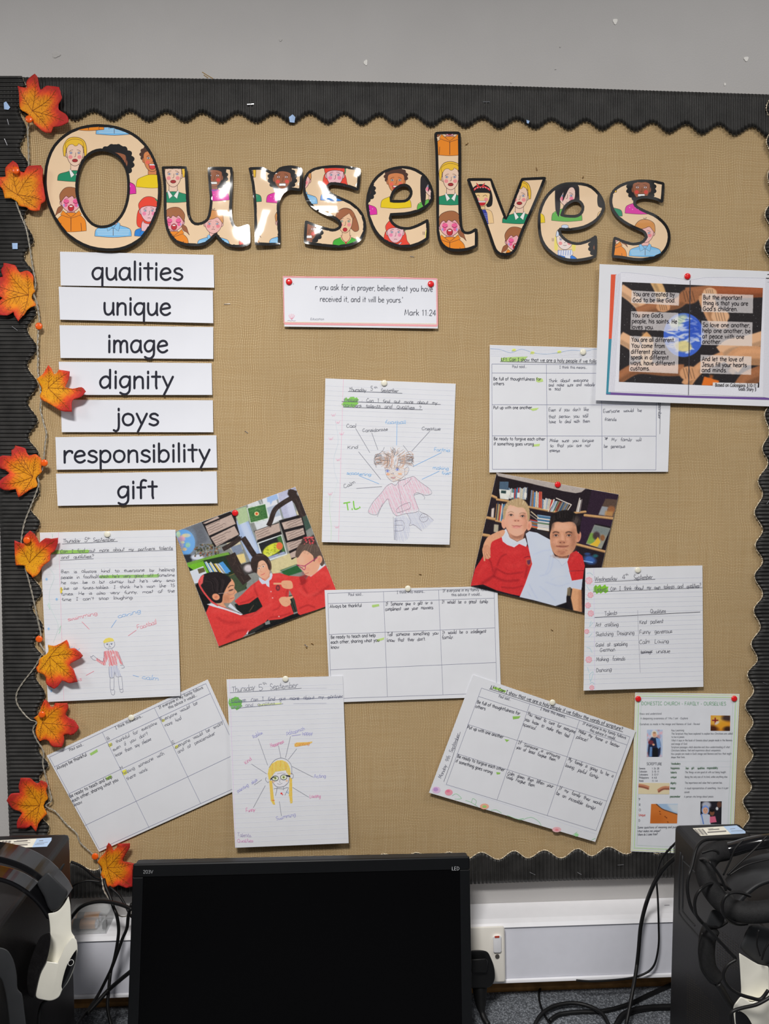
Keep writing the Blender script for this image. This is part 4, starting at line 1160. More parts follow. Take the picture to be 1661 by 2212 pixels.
k.hand('September', (1022,800),(1022,925),5.0, INKC); k.line([(1034,790),(1030,1010)],1.0, INKC, 1)
k.line([(712,1030),(728,1036),(714,1042),(728,1028),(722,1045)],1.4, INKC, 1)
k.build('handwriting', root)

# ------------------------------------------------------------------ open-book poster
root, s = sheet('book_poster', 'large white poster of an open book with linked hands round the earth', 'poster', K3,[(682,28),(1765,74),(1772,854),(658,815)], BOARD+0.0072,0.0035,0.0012, nx=16)
k = Ink(s, K3)
k.fill([(748,88),(780,88),(760,460),(735,460)],(206,84,58),0); k.fill([(735,460),(760,460),(745,780),(720,778)],(60,130,150),0)
k.fill([(720,768),(1195,788),(1700,800),(1700,814),(1195,800),(720,782)],(104,78,140),0)
k.fill([(775,92),(805,76),(770,766),(733,768)],(206,206,214),1)
for i in range(5): k.line([(779+i*6,90-i*3),(738+i*7,766)],0.6,(172,172,184),2)
k.fill([(805,76),(860,78),(1000,92),(1120,108),(1205,120),(1195,784),(1100,776),(900,768),(770,766)],(232,232,240),2)
k.fill([(1205,120),(1290,106),(1420,104),(1560,106),(1640,110),(1625,796),(1500,792),(1300,782),(1195,784)],(228,228,236),2)
k.fill([(1640,110),(1660,118),(1690,130),(1690,806),(1625,796)],(200,200,208),2)
k.line([(805,76),(860,78),(1000,92),(1120,108),(1205,120),(1290,106),(1420,104),(1640,110)],0.8,(176,178,190),3)
k.build('book_print', root, label='printed open book with coloured covers')
cv = Canvas(780,110,1650,760,0.5,(38,34,36))
for i in range(260):
    x, y = random.uniform(790,1640), random.uniform(120,750); cv.ell(x, y, 2,2,(150,150,155), random.uniform(0.2,0.9),0.8)
ARM1, ARM2, ARM3, ARM4 = (214,168,130),(150,98,66),(196,144,104),(120,70,44)
def arm(p, w, c, sh=0.75):
    q = catmull(p, 5); cv.poly(ribbon(q, w), c, 1,2)
    d = np.array([0.0, w*0.33]); cv.poly(ribbon(q+d, w*0.34),[v*sh for v in c],0.75,4); cv.poly(ribbon(q-d*0.7, w*0.22),[min(255, v*1.12) for v in c],0.5,4)
arm([(800,170),(870,220),(940,290)],62, ARM1); arm([(1000,120),(1030,180),(1040,230)],60,(200,160,110)); arm([(800,450),(880,500),(900,560)],70, ARM1)
arm([(900,310),(1000,275),(1130,255),(1180,215)],62, ARM2); arm([(1180,200),(1290,190),(1400,175)],74, ARM2); arm([(1330,190),(1480,190),(1640,185)],66,(150,82,50)); arm([(790,690),(900,630),(1050,640),(1170,640)],66, ARM2)
arm([(1290,200),(1320,280),(1360,350),(1420,350)],90, ARM3); arm([(1640,450),(1540,480),(1440,500),(1380,540)],80, ARM1); arm([(1640,560),(1500,560),(1440,620)],110, ARM3); arm([(1640,650),(1540,690),(1500,740)],90, ARM2)
arm([(1180,730),(1230,660),(1290,610),(1400,560)],60, ARM3); arm([(1310,760),(1330,690)],90,(214,110,40)); arm([(930,440),(960,480),(950,620)],66,(200,150,100))
for cx, cy, r, c in ((1200,215,58, ARM2),(1380,330,52, ARM1),(1200,660,56, ARM3),(1050,275,40, ARM3),(1320,195,40, ARM1)):
    cv.ell(cx, cy, r, r*0.75, c, 1,0.2)
    for j in range(4): cv.line([(cx-r*0.6+j*r*0.3, cy-r*0.5),(cx-r*0.35+j*r*0.3, cy+r*0.5)],5,[v*0.62 for v in c],0.8)
cv.ell(1168,438,116,127,(62,96,190),1,0.03)
for i in range(80):
    a = random.uniform(0,6.28); r = random.uniform(0,1)**0.5*0.86; x = 1168+r*116*math.cos(a); y = 438+r*127*math.sin(a)
    cv.ell(x, y, random.uniform(8,26), random.uniform(3,8),(226,232,246), random.uniform(0.35,0.9),0.6, random.uniform(-0.5,0.5))
cv.poly([(1120,490),(1160,470),(1200,480),(1215,515),(1180,535),(1130,525)],(216,200,130),0.9,4,4); cv.poly([(1090,360),(1150,320),(1190,330),(1140,390),(1100,400)],(190,200,150),0.7,6,4)
cv.ell(1230,400,40,50,(40,70,170),0.6,0.8); cv.ell(1168,438,116,127,(70,100,190),0.0,0.03)
BX = [[(868,180),(1143,195),(1140,268),(865,252)],[(864,300),(1137,310),(1135,416),(861,406)],[(857,443),(1140,455),(1136,661),(853,648)],[(1274,197),(1570,206),(1568,312),(1271,304)],[(1271,355),(1566,364),(1563,502),(1268,494)],[(1266,552),(1560,562),(1558,668),(1263,659)]]
for b in BX: cv.poly(b, (236,230,230),0.66)
cv.poly([(1337,712),(1597,718),(1595,742),(1336,738)],(236,236,240),0.95); cv.line([(1206,120),(1197,760)],5,(60,58,64),0.8)
cv.grain(5)
print_patch(cv, s, K3,[(813,131),(1626,166),(1604,741),(794,708)], 'picture', root, M_GLOSS_PRINT, off=0.0007, label='printed picture of hands round the earth')
k = Ink(s, K3,0.0010); k.line([(1206,122),(1203,300),(1196,784)],1.5,(60,60,70),2)
D_ = (52,48,52)
for t_, x0, x1, y in (('You are created by', 875,1117,212),('God to be like God.', 873,1121,246),("You are God's", 870,1050,334),('people, his saints. He', 868,1131,368),('loves you.', 866,996,402),('You are all different.', 866,1118,475),('You come from', 866,1060,510),('different places,', 863,1068,545),('speak in different', 862,1082,577),('ways, have different', 860,1118,610),('customs.', 860,973,641),('But the important', 1280,1508,231),('thing is that you are', 1279,1541,264),("God's children.", 1278,1481,297),('So love one another,', 1277,1553,390),('help one another, be', 1275,1556,423),('at peace with one', 1275,1519,456),('another.', 1275,1386,487),('And let the love of', 1273,1516,587),('Jesus fill your hearts', 1272,1533,620),('and minds.', 1272,1419,651)):
    k.text(t_, (x0, y),(x1, y+(x1-x0)*0.012),6.0,1.35, D_)
k.text('Based on Colossians 3:10-11', (1350,734),(1588,738),4.4,1.0, D_); k.text('Gods Story 3', (1485,757),(1587,761),4.6,0.95, D_)
k.build('printed_text', root)

# ------------------------------------------------------------------ lined sheet with the drawn boy (centre)
K4 = crop(680,800,5.19)
def ruled(k, s, n0, v0, dv, col, u0=0.0, u1=1.0, w=0.55, skip=None):
    for i in range(n0):
        v = v0+i*dv
        p = s.bil(np.array([u0, u1]), np.array([v, v]))
        k.raw_line(p, w, A(col),0)
BL = (112,170,222); BK = (78,80,92); PNC = (120,122,134)
root, s = sheet('lined_page', 'lined page with a pencil-crayon boy in a pink hoodie, centre of the board', 'lined page', K4,[(118,90),(1580,150),(1510,1955),(78,1925)], BOARD+0.0026,0.0045,0.0004)
k = Ink(s, K4); ruled(k, s, 33,0.045,0.0295,(217,220,232), w=0.4); k.line([(320,98),(292,1000),(265,1928)],0.9,(238,190,212),0); k.build('ruled_lines', root)
k = Ink(s, K4); k.fill([(330,330),(352,300),(372,322),(400,298),(440,296),(450,312),(468,300),(494,332),(474,352),(490,372),(452,398),(440,414),(400,408),(340,412),(312,400),(298,378),(326,352)],(124,184,88),0); k.build('highlighter_mark', root, label='green highlighter patch')
k = Ink(s, K4)
k.hand('Thursday', (378,232),(576,238),5.6, BK); k.hand('5', (622,226),(650,227),7.0, BK); k.hand('th', (662,200),(702,200),3.2, BK, 0.9); k.hand('September', (738,240),(935,246),5.6, BK)
k.line([(374,236),(680,244),(980,257)],1.2, BK, 1)
k.hand('Explore : Can I find out more about my', (325,345),(1372,380),5.2, BK); k.line([(302,350),(1410,382)],1.2, BK, 1)
k.hand('partners talents and Qualities ?', (318,405),(1190,436),5.2, BK); k.line([(318,412),(1207,443)],1.2, BK, 1)
for t_, a, b, c in (('Cool', (350,640),(465,641), BK),('Considarate', (532,692),(820,676), BK),('football', (785,598),(1022,598), BL),('Creative', (1197,668),(1410,674), BK),('Kind', (363,877),(487,878), BK),('Fortnia', (1333,905),(1517,910), BL),('making', (1320,1108),(1502,1115), BL),('frien', (1420,1168),(1528,1168), BL),('scootering', (353,1165),(632,1182), BL),('Calm', (330,1328),(458,1262), BK)):
    k.hand(t_, a, b, 5.4, c)
k.text('T.L.', (335,1572),(520,1540),10.5,2.4,(120,190,70), hand=0.5)
k.build('handwriting', root)
k = Ink(s, K4)
for a, b, c in (((457,650),(617,922), PNC),((637,697),(707,890), PNC),((922,600),(917,840), BL),((1290,680),(1085,907), PNC),((490,912),(740,1223), PNC),((1420,922),(1100,1078), BL),((1395,1130),(1200,1222), BL),((495,1180),(720,1272), BL),((467,1323),(753,1303), PNC)):
    k.line([a, b],1.1, c, 1)
def scribble(k, poly, ang, step, w, col, layer=0, jit=0.35, density=1.0):
    """crayon hatching clipped to a polygon (crop units)"""
    q = np.asarray(poly, float); d = np.array([math.cos(ang), math.sin(ang)]); nrm = np.array([-d[1], d[0]])
    lo, hi = (q@nrm).min(),(q@nrm).max(); t = lo
    while t < hi:
        ts = []
        for i in range(len(q)):
            a, b = q[i-1]@nrm-t, q[i]@nrm-t
            if (a > 0) != (b > 0):
                p = q[i-1]+(q[i]-q[i-1])*(a/(a-b)); ts.append(p@d)
        ts.sort()
        for i in range(0, len(ts)-1,2):
            if random.random() > density: continue
            L = ts[i+1]-ts[i]; a = ts[i]+random.uniform(-0.03,0.06)*L; b = ts[i+1]-random.uniform(-0.03,0.1)*L
            k.line([nrm*(t+random.uniform(-jit, jit)*step)+d*a, nrm*(t+random.uniform(-jit, jit)*step)+d*b], w, col, layer)
        t += step*random.uniform(0.7,1.3)
PKH = (230,188,204); JN = (178,182,202)
hood = [(800,1300),(860,1266),(900,1290),(950,1240),(1060,1200),(1110,1190),(1180,1250),(1290,1330),(1310,1380),(1240,1400),(1150,1370),(1110,1400),(1150,1520),(1160,1580),(1000,1610),(920,1630),(880,1600),(840,1510),(815,1440),(720,1570),(690,1620),(600,1590),(650,1480),(740,1380)]
scribble(k, hood, 1.05,10,0.75, PKH); scribble(k, hood, 1.2,26,0.8,(220,156,180))
jean1 = [(885,1650),(1000,1610),(1070,1690),(1060,1880),(1000,1930),(895,1900)]; jean2 = [(1040,1600),(1180,1585),(1330,1680),(1270,1760),(1200,1800),(1070,1720)]
scribble(k, jean1,1.3,10,0.8, JN); scribble(k, jean2,1.1,10,0.8, JN); scribble(k, [(885,1650),(930,1650),(930,1920),(895,1900)],1.57,12,0.9,(136,140,160))
scribble(k, [(775,1080),(1000,1060),(1010,1180),(960,1240),(880,1250),(820,1200)],0.4,14,1.1,(246,214,190)); scribble(k, [(1000,1100),(1050,1090),(1040,1160),(1010,1180)],0.4,14,1.1,(246,214,190))
for i in range(95):
    a = random.uniform(math.pi*1.0, math.pi*2.03); r0 = random.uniform(0.35,0.75); r1 = random.uniform(0.85,1.2)
    cx, cy = 890,1060; x0, y0 = cx+190*r0*math.cos(a)*0.6, cy+170*r0*math.sin(a)-20; x1, y1 = cx+190*r1*math.cos(a), cy+170*r1*math.sin(a)
    c = random.choice([(206,168,146),(168,152,146),(146,146,152),(216,182,160),(134,136,142)])
    k.line([(x0, y0),((x0+x1)/2+random.uniform(-18,18),(y0+y1)/2+random.uniform(-18,18)),(x1, y1)],0.6, c, 1, smooth=4)
for i in range(30):
    x = random.uniform(770,1010); k.line([(x, random.uniform(930,1000)),(x+random.uniform(-25,25),1040),(x+random.uniform(-45,15), random.uniform(1070,1110))],0.9, random.choice([(200,160,142),(146,138,140),(212,176,154)]),1, smooth=4)
for side, cx in ((-1,720),(1,1055)):
    for i in range(16):
        y = random.uniform(920,1060); k.line([(cx-side*30, y),(cx+side*random.uniform(10,50), y+random.uniform(-30,20)),(cx+side*random.uniform(20,60), y+random.uniform(10,50))],0.8, random.choice([(140,128,124),(120,122,130),(196,156,136)]),1, smooth=4)
k.line([(780,860),(760,900),(690,960),(665,1000),(690,1090)],0.9, PNC, 1, smooth=4); k.line([(990,840),(1030,890),(1070,950),(1110,985),(1040,1020)],0.9, PNC, 1, smooth=4)
for pts in ([(785,1090),(800,1170),(830,1215),(880,1246),(950,1220),(1000,1180),(1010,1110)],[(1000,1110),(1040,1080),(1055,1110),(1035,1160),(1010,1175)],[(780,1095),(830,1088)],[(895,1085),(945,1092)],[(850,1155),(885,1160),(870,1140)],[(850,1200),(880,1195),(905,1200),(880,1212),(850,1200)],[(1010,1190),(1015,1230)],[(940,1225),(935,1290)], hood+[hood[0]],[(935,1290),(955,1380),(970,1500),(985,1600)],[(935,1235),(1005,1225)],[(990,1300),(1060,1240),(1080,1205)],[(915,1560),(960,1520),(1060,1480),(1075,1520),(1060,1550),(930,1595),(912,1580),(915,1560)],
            [(880,1640),(890,1900)],[(1030,1600),(1075,1690),(1060,1740),(1110,1730),(1200,1800)],[(1170,1580),(1260,1620),(1330,1680)],[(890,1690),(990,1690),(990,1790),(890,1800)],[(890,1735),(985,1735)],[(1175,1640),(1210,1605),(1265,1630),(1260,1680),(1210,1700),(1175,1670),(1175,1640)],[(1185,1650),(1260,1640)],[(760,1490),(700,1640)],[(1110,1400),(1180,1380),(1230,1420),(1225,1445)]):
    k.line(pts, 0.75,(140,136,148),2, smooth=4)
for cx, cy, rx, ry in ((815,1128,24,16),(925,1112,24,15)):
    k.disc((cx, cy), rx, ry, (206,212,236),2); k.disc((cx, cy),11,12,(120,130,190),3); k.line([(cx-rx, cy-4),(cx, cy-ry-2),(cx+rx, cy-2)],1.1,(110,110,124),3, smooth=4)
k.disc((820,1165),20,12,(246,190,160),1); k.disc((955,1160),24,14,(246,200,170),1); k.disc((880,1203),24,8,(240,180,176),1)
# margin garland
for x, y in ((208,500),(258,582),(180,765),(301,710),(262,1000),(172,1385),(248,1755)):
    k.line([(x-24, y-12),(x-8, y+14),(x, y-6),(x+8, y+14),(x+24, y-18)],0.9,(240,176,200),1, smooth=3)
k.line([(228,560),(262,790),(214,980),(222,1130),(260,1255)],0.8,(186,196,206),1, smooth=5); k.line([(170,1400),(165,1560),(184,1750),(180,1900)],0.8,(176,206,170),1, smooth=5); k.line([(250,1250),(200,1450),(176,1540)],0.6,(196,206,206),1, smooth=4)
k.build('drawing', root, label='pencil-crayon drawing of a boy with tousled hair')

# ------------------------------------------------------------------ lined sheet on the left
K7 = crop(70,1130,4.885)
root, s = sheet('lined_page', 'lined page headed Thursday with a small drawn boy in red, far left', 'lined page', K7,[(78,100),(1510,68),(1562,1823),(163,1887)], BOARD+0.0040,0.0035,0.0004)
k = Ink(s, K7); ruled(k, s, 33,0.04,0.0296,(218,221,233), w=0.4); k.line([(276,98),(290,600),(332,1880)],0.9,(240,192,212),0); k.build('ruled_lines', root)
k = Ink(s, K7); k.fill([(180,300),(215,285),(400,285),(590,280),(604,296),(585,318),(180,330)],(138,184,92),0,0); k.fill([(705,552),(860,548),(1200,545),(1330,540),(1342,552),(1330,572),(1000,578),(715,582),(706,570)],(134,184,90),0)
k.fill([(288,690),(306,672),(322,700),(308,740),(292,742)],(250,226,90),0); k.build('highlighter_mark', root)
k = Ink(s, K7); P_ = (72,72,84)
k.hand('Thursday', (320,207),(505,200),5.8, P_); k.hand('5', (545,197),(580,196),7.4, P_); k.hand('th', (578,170),(610,168),3.4, P_, 0.9); k.hand('September', (638,195),(872,187),5.8, P_); k.line([(314,220),(900,193)],1.1, P_, 1)
k.hand('ore Can I find out more about my partners talents', (180,318),(1482,276),5.2, P_); k.line([(185,328),(1486,284)],1.0, P_, 1); k.hand('and qualities?', (302,376),(648,362),5.2, P_); k.line([(292,392),(646,376)],1.0, P_, 1)
for i, t_ in enumerate(('Ben is always kind to everyone by helping', "people in football(which he's very good at)! Sometime", "he can be a bit clumsy but he's very smo", "Like at times-tables. I think he's won like 15", 'times. He is also very funny, most of the')):
    k.hand(t_, (300,527+i*59),(1502,503+i*56.5),4.9, P_)
k.hand("time I can't stop laughing.", (306,822),(1068,796),4.9, P_)
RD = (214,116,132); B2 = (110,160,214)
k.hand('swimming', (372,1036),(690,962),6.0, RD, 1.2); k.hand('caring', (902,1005),(1150,940),6.6, B2,1.2); k.hand('Football', (1105,1122),(1316,1062),6.6, RD, 1.2); k.hand('calm', (1152,1640),(1332,1662),7.0, B2,1.2); k.hand('silly', (330,1345),(505,1340),6, B2,1.1); k.hand('tennis', (330,1668),(525,1664),6, RD, 1.1)
k.build('handwriting', root)
k = Ink(s, K7)
for a, b, c in (((522,1040),(600,1120), RD),((886,1022),(830,1104), B2),((1096,1130),(1010,1190), RD),((650,1562),(566,1607), RD),((1060,1605),(1122,1622), B2)): k.line([a, b],1.1, c, 1)
k.fill([(745,1250),(770,1220),(810,1208),(850,1218),(862,1245),(820,1250),(770,1262),(756,1270)],(238,220,110),1)
scribble(k, [(755,1355),(800,1340),(880,1345),(905,1360),(955,1490),(935,1500),(890,1410),(895,1500),(810,1512),(800,1420),(770,1500),(745,1500),(670,1450),(680,1420),(745,1460)],1.3,7,1.0,(226,96,104),1)
scribble(k, [(808,1515),(895,1500),(942,1615),(885,1620),(868,1570),(858,1628),(815,1625)],1.5,10,0.9,(160,168,196),1)
for pts in ([(755,1265),(762,1300),(790,1325),(840,1320),(868,1290),(864,1250)],[(775,1275),(800,1270)],[(822,1270),(848,1268)],[(812,1270),(810,1295),(820,1295)],[(800,1308),(830,1306)],[(800,1328),(800,1345)],[(838,1325),(840,1345)],[(755,1355),(745,1460),(670,1420)],[(905,1360),(955,1490)],[(670,1420),(640,1395),(630,1410),(612,1408),(640,1440),(668,1448)],[(925,1500),(960,1500),(968,1525),(940,1530)],[(820,1625),(822,1750),(858,1755),(862,1630)],[(905,1622),(920,1750),(952,1745),(942,1618)],[(825,1755),(835,1805),(862,1810),(868,1770),(858,1755)],[(920,1752),(932,1785),(955,1780),(955,1748)],[(808,1515),(815,1625),(858,1628),(868,1570),(885,1620),(942,1615)]):
    k.line(pts, 0.9,(130,132,148),2, smooth=3)
k.disc((852,1393),14,15,(240,220,226),2); k.disc((790,1280),8,6,(110,120,150),2); k.disc((834,1276),8,6,(110,120,150),2)
for x, y in ((149,592),(256,803),(171,1115),(198,1770)): k.disc((x, y),13,15,(176,206,236),1); k.disc((x, y),6,7,(130,176,220),2)
k.line([(150,440),(230,560),(180,720),(190,880),(265,1050),(270,1120),(220,1260)],0.8,(180,200,196),1, smooth=5); k.line([(155,860),(185,910),(170,840)],1.0,(160,210,180),1); k.line([(280,1130),(300,1080),(290,1150),(275,1165)],1.0,(160,210,180),1); k.line([(210,115),(212,150)],0.8,(150,190,160),1)
k.build('drawing', root, label='drawing of a blond boy in a red jumper')

# ------------------------------------------------------------------ centre table sheet
K8 = crop(690,1250,4.051)
root, s = sheet('worksheet', 'white table worksheet pinned level in the middle, corner over the classroom photo', 'worksheet', K8,[(45,100),(1557,65),(1590,1032),(92,1084)], BOARD+0.0042,0.0012)
k = Ink(s, K8)
for pts in ([(72,128),(1527,82)],[(76,218),(1530,170)],[(85,488),(1537,430)],[(95,797),(1545,733)],[(104,1050),(1552,1000)],[(72,128),(104,1050)],[(560,112),(595,1034)],[(1042,96),(1081,1016)],[(1527,82),(1552,1000)]): k.line(pts, 0.9,(130,132,150),1)
k.build('table_lines', root)
k = Ink(s, K8); k.fill([(460,230),(520,222),(524,240),(470,252),(460,246)], HL, 0); k.fill([(500,532),(568,514),(562,534),(505,552)],(178,204,124),0); k.build('highlighter_mark', root)
k = Ink(s, K8)
k.text('Paul said...', (252,150),(384,146),3.9,0.8, GRY); k.text('I think this means...', (676,131),(926,122),3.9,0.8, GRY); k.text('If everyone in my family follows', (1078,117),(1500,104),3.8,0.8,(90,92,104)); k.text('this advice it would...', (1153,153),(1420,146),3.8,0.8,(90,92,104))
k.text('Always be thankful', (90,256),(370,246),4.5,0.95, PRN); k.text('Be ready to teach and help', (98,526),(492,508),4.5,0.95, PRN); k.text('each other, sharing what you', (98,570),(524,550),4.5,0.95, PRN); k.text('know', (100,614),(172,611),4.5,0.95, PRN)
k.build('printed_text', root)
k = Ink(s, K8)
for t_, a, b in (('If Someone give a gift or a', (578,236),(988,222)),('compliment use your manners.', (574,280),(1000,264)),('It would be a great family.', (1070,216),(1480,212)),('Tell someone something you', (590,502),(1040,488)),("know that they don't.", (590,552),(930,540)),('It would be a intellegent', (1074,484),(1460,472)),('family.', (1070,528),(1176,522))): k.hand(t_, a, b, 5.4,(70,70,82),1.3)
k.build('handwriting', root)

# ------------------------------------------------------------------ Wednesday page
K9 = crop(1240,1200,5.537)
root, s = sheet('lined_page', 'lined page headed Wednesday listing talents and qualities, roses in its margin', 'lined page', K9,[(135,150),(1535,118),(1546,1570),(112,1616)], BOARD+0.0058,0.0040,0.0003)
k = Ink(s, K9); ruled(k, s, 23,0.10,0.0385,(190,193,206),0.08,1.0,0.5); ruled(k, s, 23,0.10,0.0385,(200,210,226),0.0,0.08,0.5); k.line([(236,150),(240,800),(248,1612)],0.8,(200,190,220),0); k.build('ruled_lines', root)
k = Ink(s, K9); k.fill([(232,380),(262,350),(278,372),(312,346),(330,375),(372,344),(384,372),(412,372),(400,400),(412,428),(372,452),(352,428),(318,456),(300,440),(270,460),(250,430),(230,436)],(122,184,56),0); k.build('highlighter_mark', root, label='green highlighter patch')
k = Ink(s, K9); W_ = (66,66,78)
k.hand('Wednesday', (246,304),(516,294),7.0, W_); k.hand('4', (576,280),(612,278),7.0, W_); k.hand('th', (610,240),(650,238),3.4, W_, 0.9); k.hand('September', (712,288),(938,278),7.0, W_); k.line([(246,320),(970,284)],1.1, W_, 1)
k.hand('Explore: Can I think about my own talents and qualities?', (246,424),(1520,380),6.0, W_); k.line([(225,436),(1532,386)],1.0, W_, 1)
k.hand('Talents', (362,718),(516,706),6.2, W_); k.hand('Qualities', (908,690),(1098,684),6.2, W_); k.line([(246,740),(1510,675)],1.3, W_, 1); k.line([(760,655),(772,1000),(792,1400)],0.8,(150,150,160),1)
for t_, a, b in (('Art crafting', (256,852),(532,842)),('Sketching Designing', (258,964),(722,942)),('Good at speaking', (256,1090),(640,1074)),('German', (306,1150),(492,1142)),('Making friends', (264,1262),(612,1252)),('Dancing', (262,1392),(452,1382)),('Kind patient', (780,818),(1070,804)),('Funny generous', (780,938),(1176,924)),('Calm Loving', (776,1056),(1136,1044)),('unique', (980,1168),(1152,1158))): k.hand(t_, a, b, 6.2, W_, 1.15)
k.hand('tarmgr', (792,1172),(940,1164),6.0, W_); k.line([(796,1164),(938,1156)],1.6, W_, 1)
k.build('handwriting', root)
k = Ink(s, K9)
def rose(x, y, r, c=(236,150,166)):
    k.disc((x, y), r, r, (244,206,214),0)
    for i in range(7):
        a = i*0.9; k.line([(x+r*0.5*math.cos(a), y+r*0.5*math.sin(a)),(x+r*math.cos(a+0.3), y+r*math.sin(a+0.3)),(x+r*0.6*math.cos(a+0.9), y+r*0.6*math.sin(a+0.9))],0.9, c, 1, smooth=3)
    k.line([(x-r*0.2, y),(x, y-r*0.25),(x+r*0.25, y),(x, y+r*0.25)],0.9, c, 1, smooth=3)
for x, y, r in ((178,300,44),(196,472,36),(166,596,36),(200,692,38),(152,908,30),(176,1245,40),(212,1580,30)): rose(x, y, r)
for pts in ([(150,215),(190,205),(225,235)],[(150,360),(190,420)],[(140,510),(165,530)],[(205,780),(185,850),(225,800)],[(175,975),(215,930)],[(150,1100),(190,1110),(215,1160)],[(160,1335),(180,1400)],[(185,1420),(230,1390),(195,1505),(185,1420)],[(190,1530),(215,1515),(242,1535)]): k.line(pts, 1.0,(160,194,204),1, smooth=3)
k.build('drawing', root, label='pink roses drawn down the margin')

# ------------------------------------------------------------------ tilted table sheet (lower left)
K10 = crop(80,1450,3.775)
root, s = sheet('worksheet', 'white table worksheet tilted steeply at lower left', 'worksheet', K10,[(78,688),(1392,66),(1770,905),(505,1473)], BOARD+0.0026,0.0010)
k = Ink(s, K10)
for pts in ([(100,700),(1376,100)],[(138,780),(1412,182)],[(248,1005),(1520,402)],[(385,1260),(1640,665)],[(508,1452),(1740,895)],[(100,700),(508,1452)],[(532,497),(915,1278)],[(957,300),(1335,1080)],[(1376,100),(1740,895)]): k.line(pts, 0.9,(120,124,150),1)
k.build('table_lines', root)
k = Ink(s, K10); k.fill([(428,672),(490,634),(496,656),(440,688)],(150,190,106),0); k.fill([(560,868),(604,846),(608,868),(572,890)],(160,194,90),0); k.fill([(582,592),(606,582),(612,606),(590,622)],(240,236,90),0); k.fill([(694,812),(722,800),(736,832),(708,850)],(240,236,90),0); k.fill([(1014,398),(1036,388),(1042,406),(1022,416)],(240,236,90),0); k.fill([(1124,610),(1148,600),(1152,622),(1130,632)],(240,236,90),0); k.build('highlighter_mark', root)
k = Ink(s, K10)
k.text('Paul said...', (266,652),(384,602),3.9,0.8,(90,92,104)); k.text('I think this means...', (642,474),(864,370),4.0,0.85,(80,82,94)); k.text('If everyone in my family follows', (996,308),(1356,140),4.0,0.85,(80,82,94)); k.text('this advice it would...', (1074,310),(1306,202),4.0,0.85,(80,82,94))
k.text('Always be thankful', (164,804),(408,688),4.5,0.95, PRN); k.text('Be ready to teach and help', (268,1034),(616,868),4.5,0.95, PRN); k.text('each other, sharing what you', (288,1070),(664,892),4.5,0.95, PRN); k.text('know', (306,1104),(370,1074),4.5,0.95, PRN)
k.build('printed_text', root)
k = Ink(s, K10)
for t_, a, b, h_ in (('B', (570,562),(596,550),5),('be thankful for everyone', (584,616),(980,428),5.4),("even if you don't", (620,652),(908,516),5.4),('know them say please', (640,698),(934,560),5.4),('H', (680,800),(702,790),5),('helping someone with', (700,846),(1040,676),5.4),('there work', (732,890),(904,806),5.4),('E', (1006,398),(1024,390),4.6),('everyone would be', (1016,412),(1312,264),5.4),('more kind', (1044,454),(1182,390),5.4),('E', (1104,594),(1126,584),4.6),('everyone would be smart', (1126,632),(1520,430),5.4),('and at peacemaker', (1150,670),(1456,512),5.4)): k.hand(t_, a, b, h_, (84,86,100),1.1)
k.build('handwriting', root)

# ------------------------------------------------------------------ Thursday page with the drawn girl
K11 = crop(480,1440,5.397)
root, s = sheet('lined_page', 'lined page with a drawn girl with long yellow hair and glasses, bottom centre', 'lined page', K11,[(50,148),(1405,108),(1474,2058),(150,2112)], BOARD+0.0068,0.0085,0.0006)
k = Ink(s, K11); ruled(k, s, 34,0.05,0.0287,(215,218,231), w=0.4); k.line([(85,148),(130,1400),(160,2108)],0.9,(214,190,220),0); k.build('ruled_lines', root)
k = Ink(s, K11); k.fill([(70,420),(85,370),(110,380),(150,348),(190,358),(196,376),(240,400),(222,440),(236,460),(200,490),(168,508),(150,488),(110,490),(90,470)],(108,172,82),0); k.fill([(420,440),(690,420),(690,440),(420,462)],(226,236,170),0)
k.fill([(842,895),(870,884),(1000,880),(1050,872),(1046,890),(1000,912),(860,935),(842,930)],(232,192,100),0); k.build('highlighter_mark', root)
k = Ink(s, K11)
k.hand('Thursday', (112,298),(385,268),8.8,(96,98,112)); k.hand('5', (425,275),(475,268),10,(96,98,112)); k.hand('th', (470,212),(520,206),4.2,(96,98,112),0.9); k.hand('September', (552,266),(880,244),8.8,(96,98,112)); k.line([(90,304),(500,282),(925,252)],1.1,(90,92,108),1); k.line([(935,252),(1218,250)],0.7,(190,192,204),1)
k.hand('Explore: Can I find out more about my partner', (105,415),(1405,362),5.6,(86,90,116)); k.line([(104,422),(600,388),(1408,356)],1.1,(86,90,116),1); k.hand('here and qualities ?', (110,480),(690,438),5.2,(120,124,140)); k.line([(105,492),(710,434)],1.0,(90,94,116),1); k.line([(830,432),(1215,426)],0.8,(160,164,180),1)
PU, MG = (140,140,196),(208,110,160)
for t_, a, b, c in (('Roblox', (362,838),(474,778), PU),('Happyness', (566,942),(722,886), MG),('Pdtopmch', (750,806),(966,736), PU),('happy', (935,802),(1056,790), PU),('Careing', (850,930),(1020,908),(214,120,60)),('Kind', (272,1142),(346,1082), MG),('painting skys', (180,1470),(414,1330), PU),('Acting', (1068,1300),(1210,1290), PU),('Looting', (1018,1530),(1148,1526), MG),('Funny', (276,1695),(384,1684), MG),('Swimming', (628,1790),(860,1740), PU),('Talents,', (172,1980),(344,1984),(150,140,176)),('Qualities', (172,2048),(362,2046),(196,130,176))): k.hand(t_, a, b, 5.8, c, 1.1)
k.line([(808,808),(915,792)],1.2, PU, 1)
k.build('handwriting', root)
k = Ink(s, K11)
for a, b in (((420,840),(530,1150)),((656,922),(684,1062)),((796,812),(738,1062)),((868,958),(770,1084)),((340,1135),(518,1250)),((462,1318),(372,1380)),((502,1386),(362,1645)),((666,1572),(690,1740)),((820,1408),(1010,1522)),((812,1162),(1060,1288))): k.line([a, b],1.1,(128,130,142),1)
YL = (240,208,92)
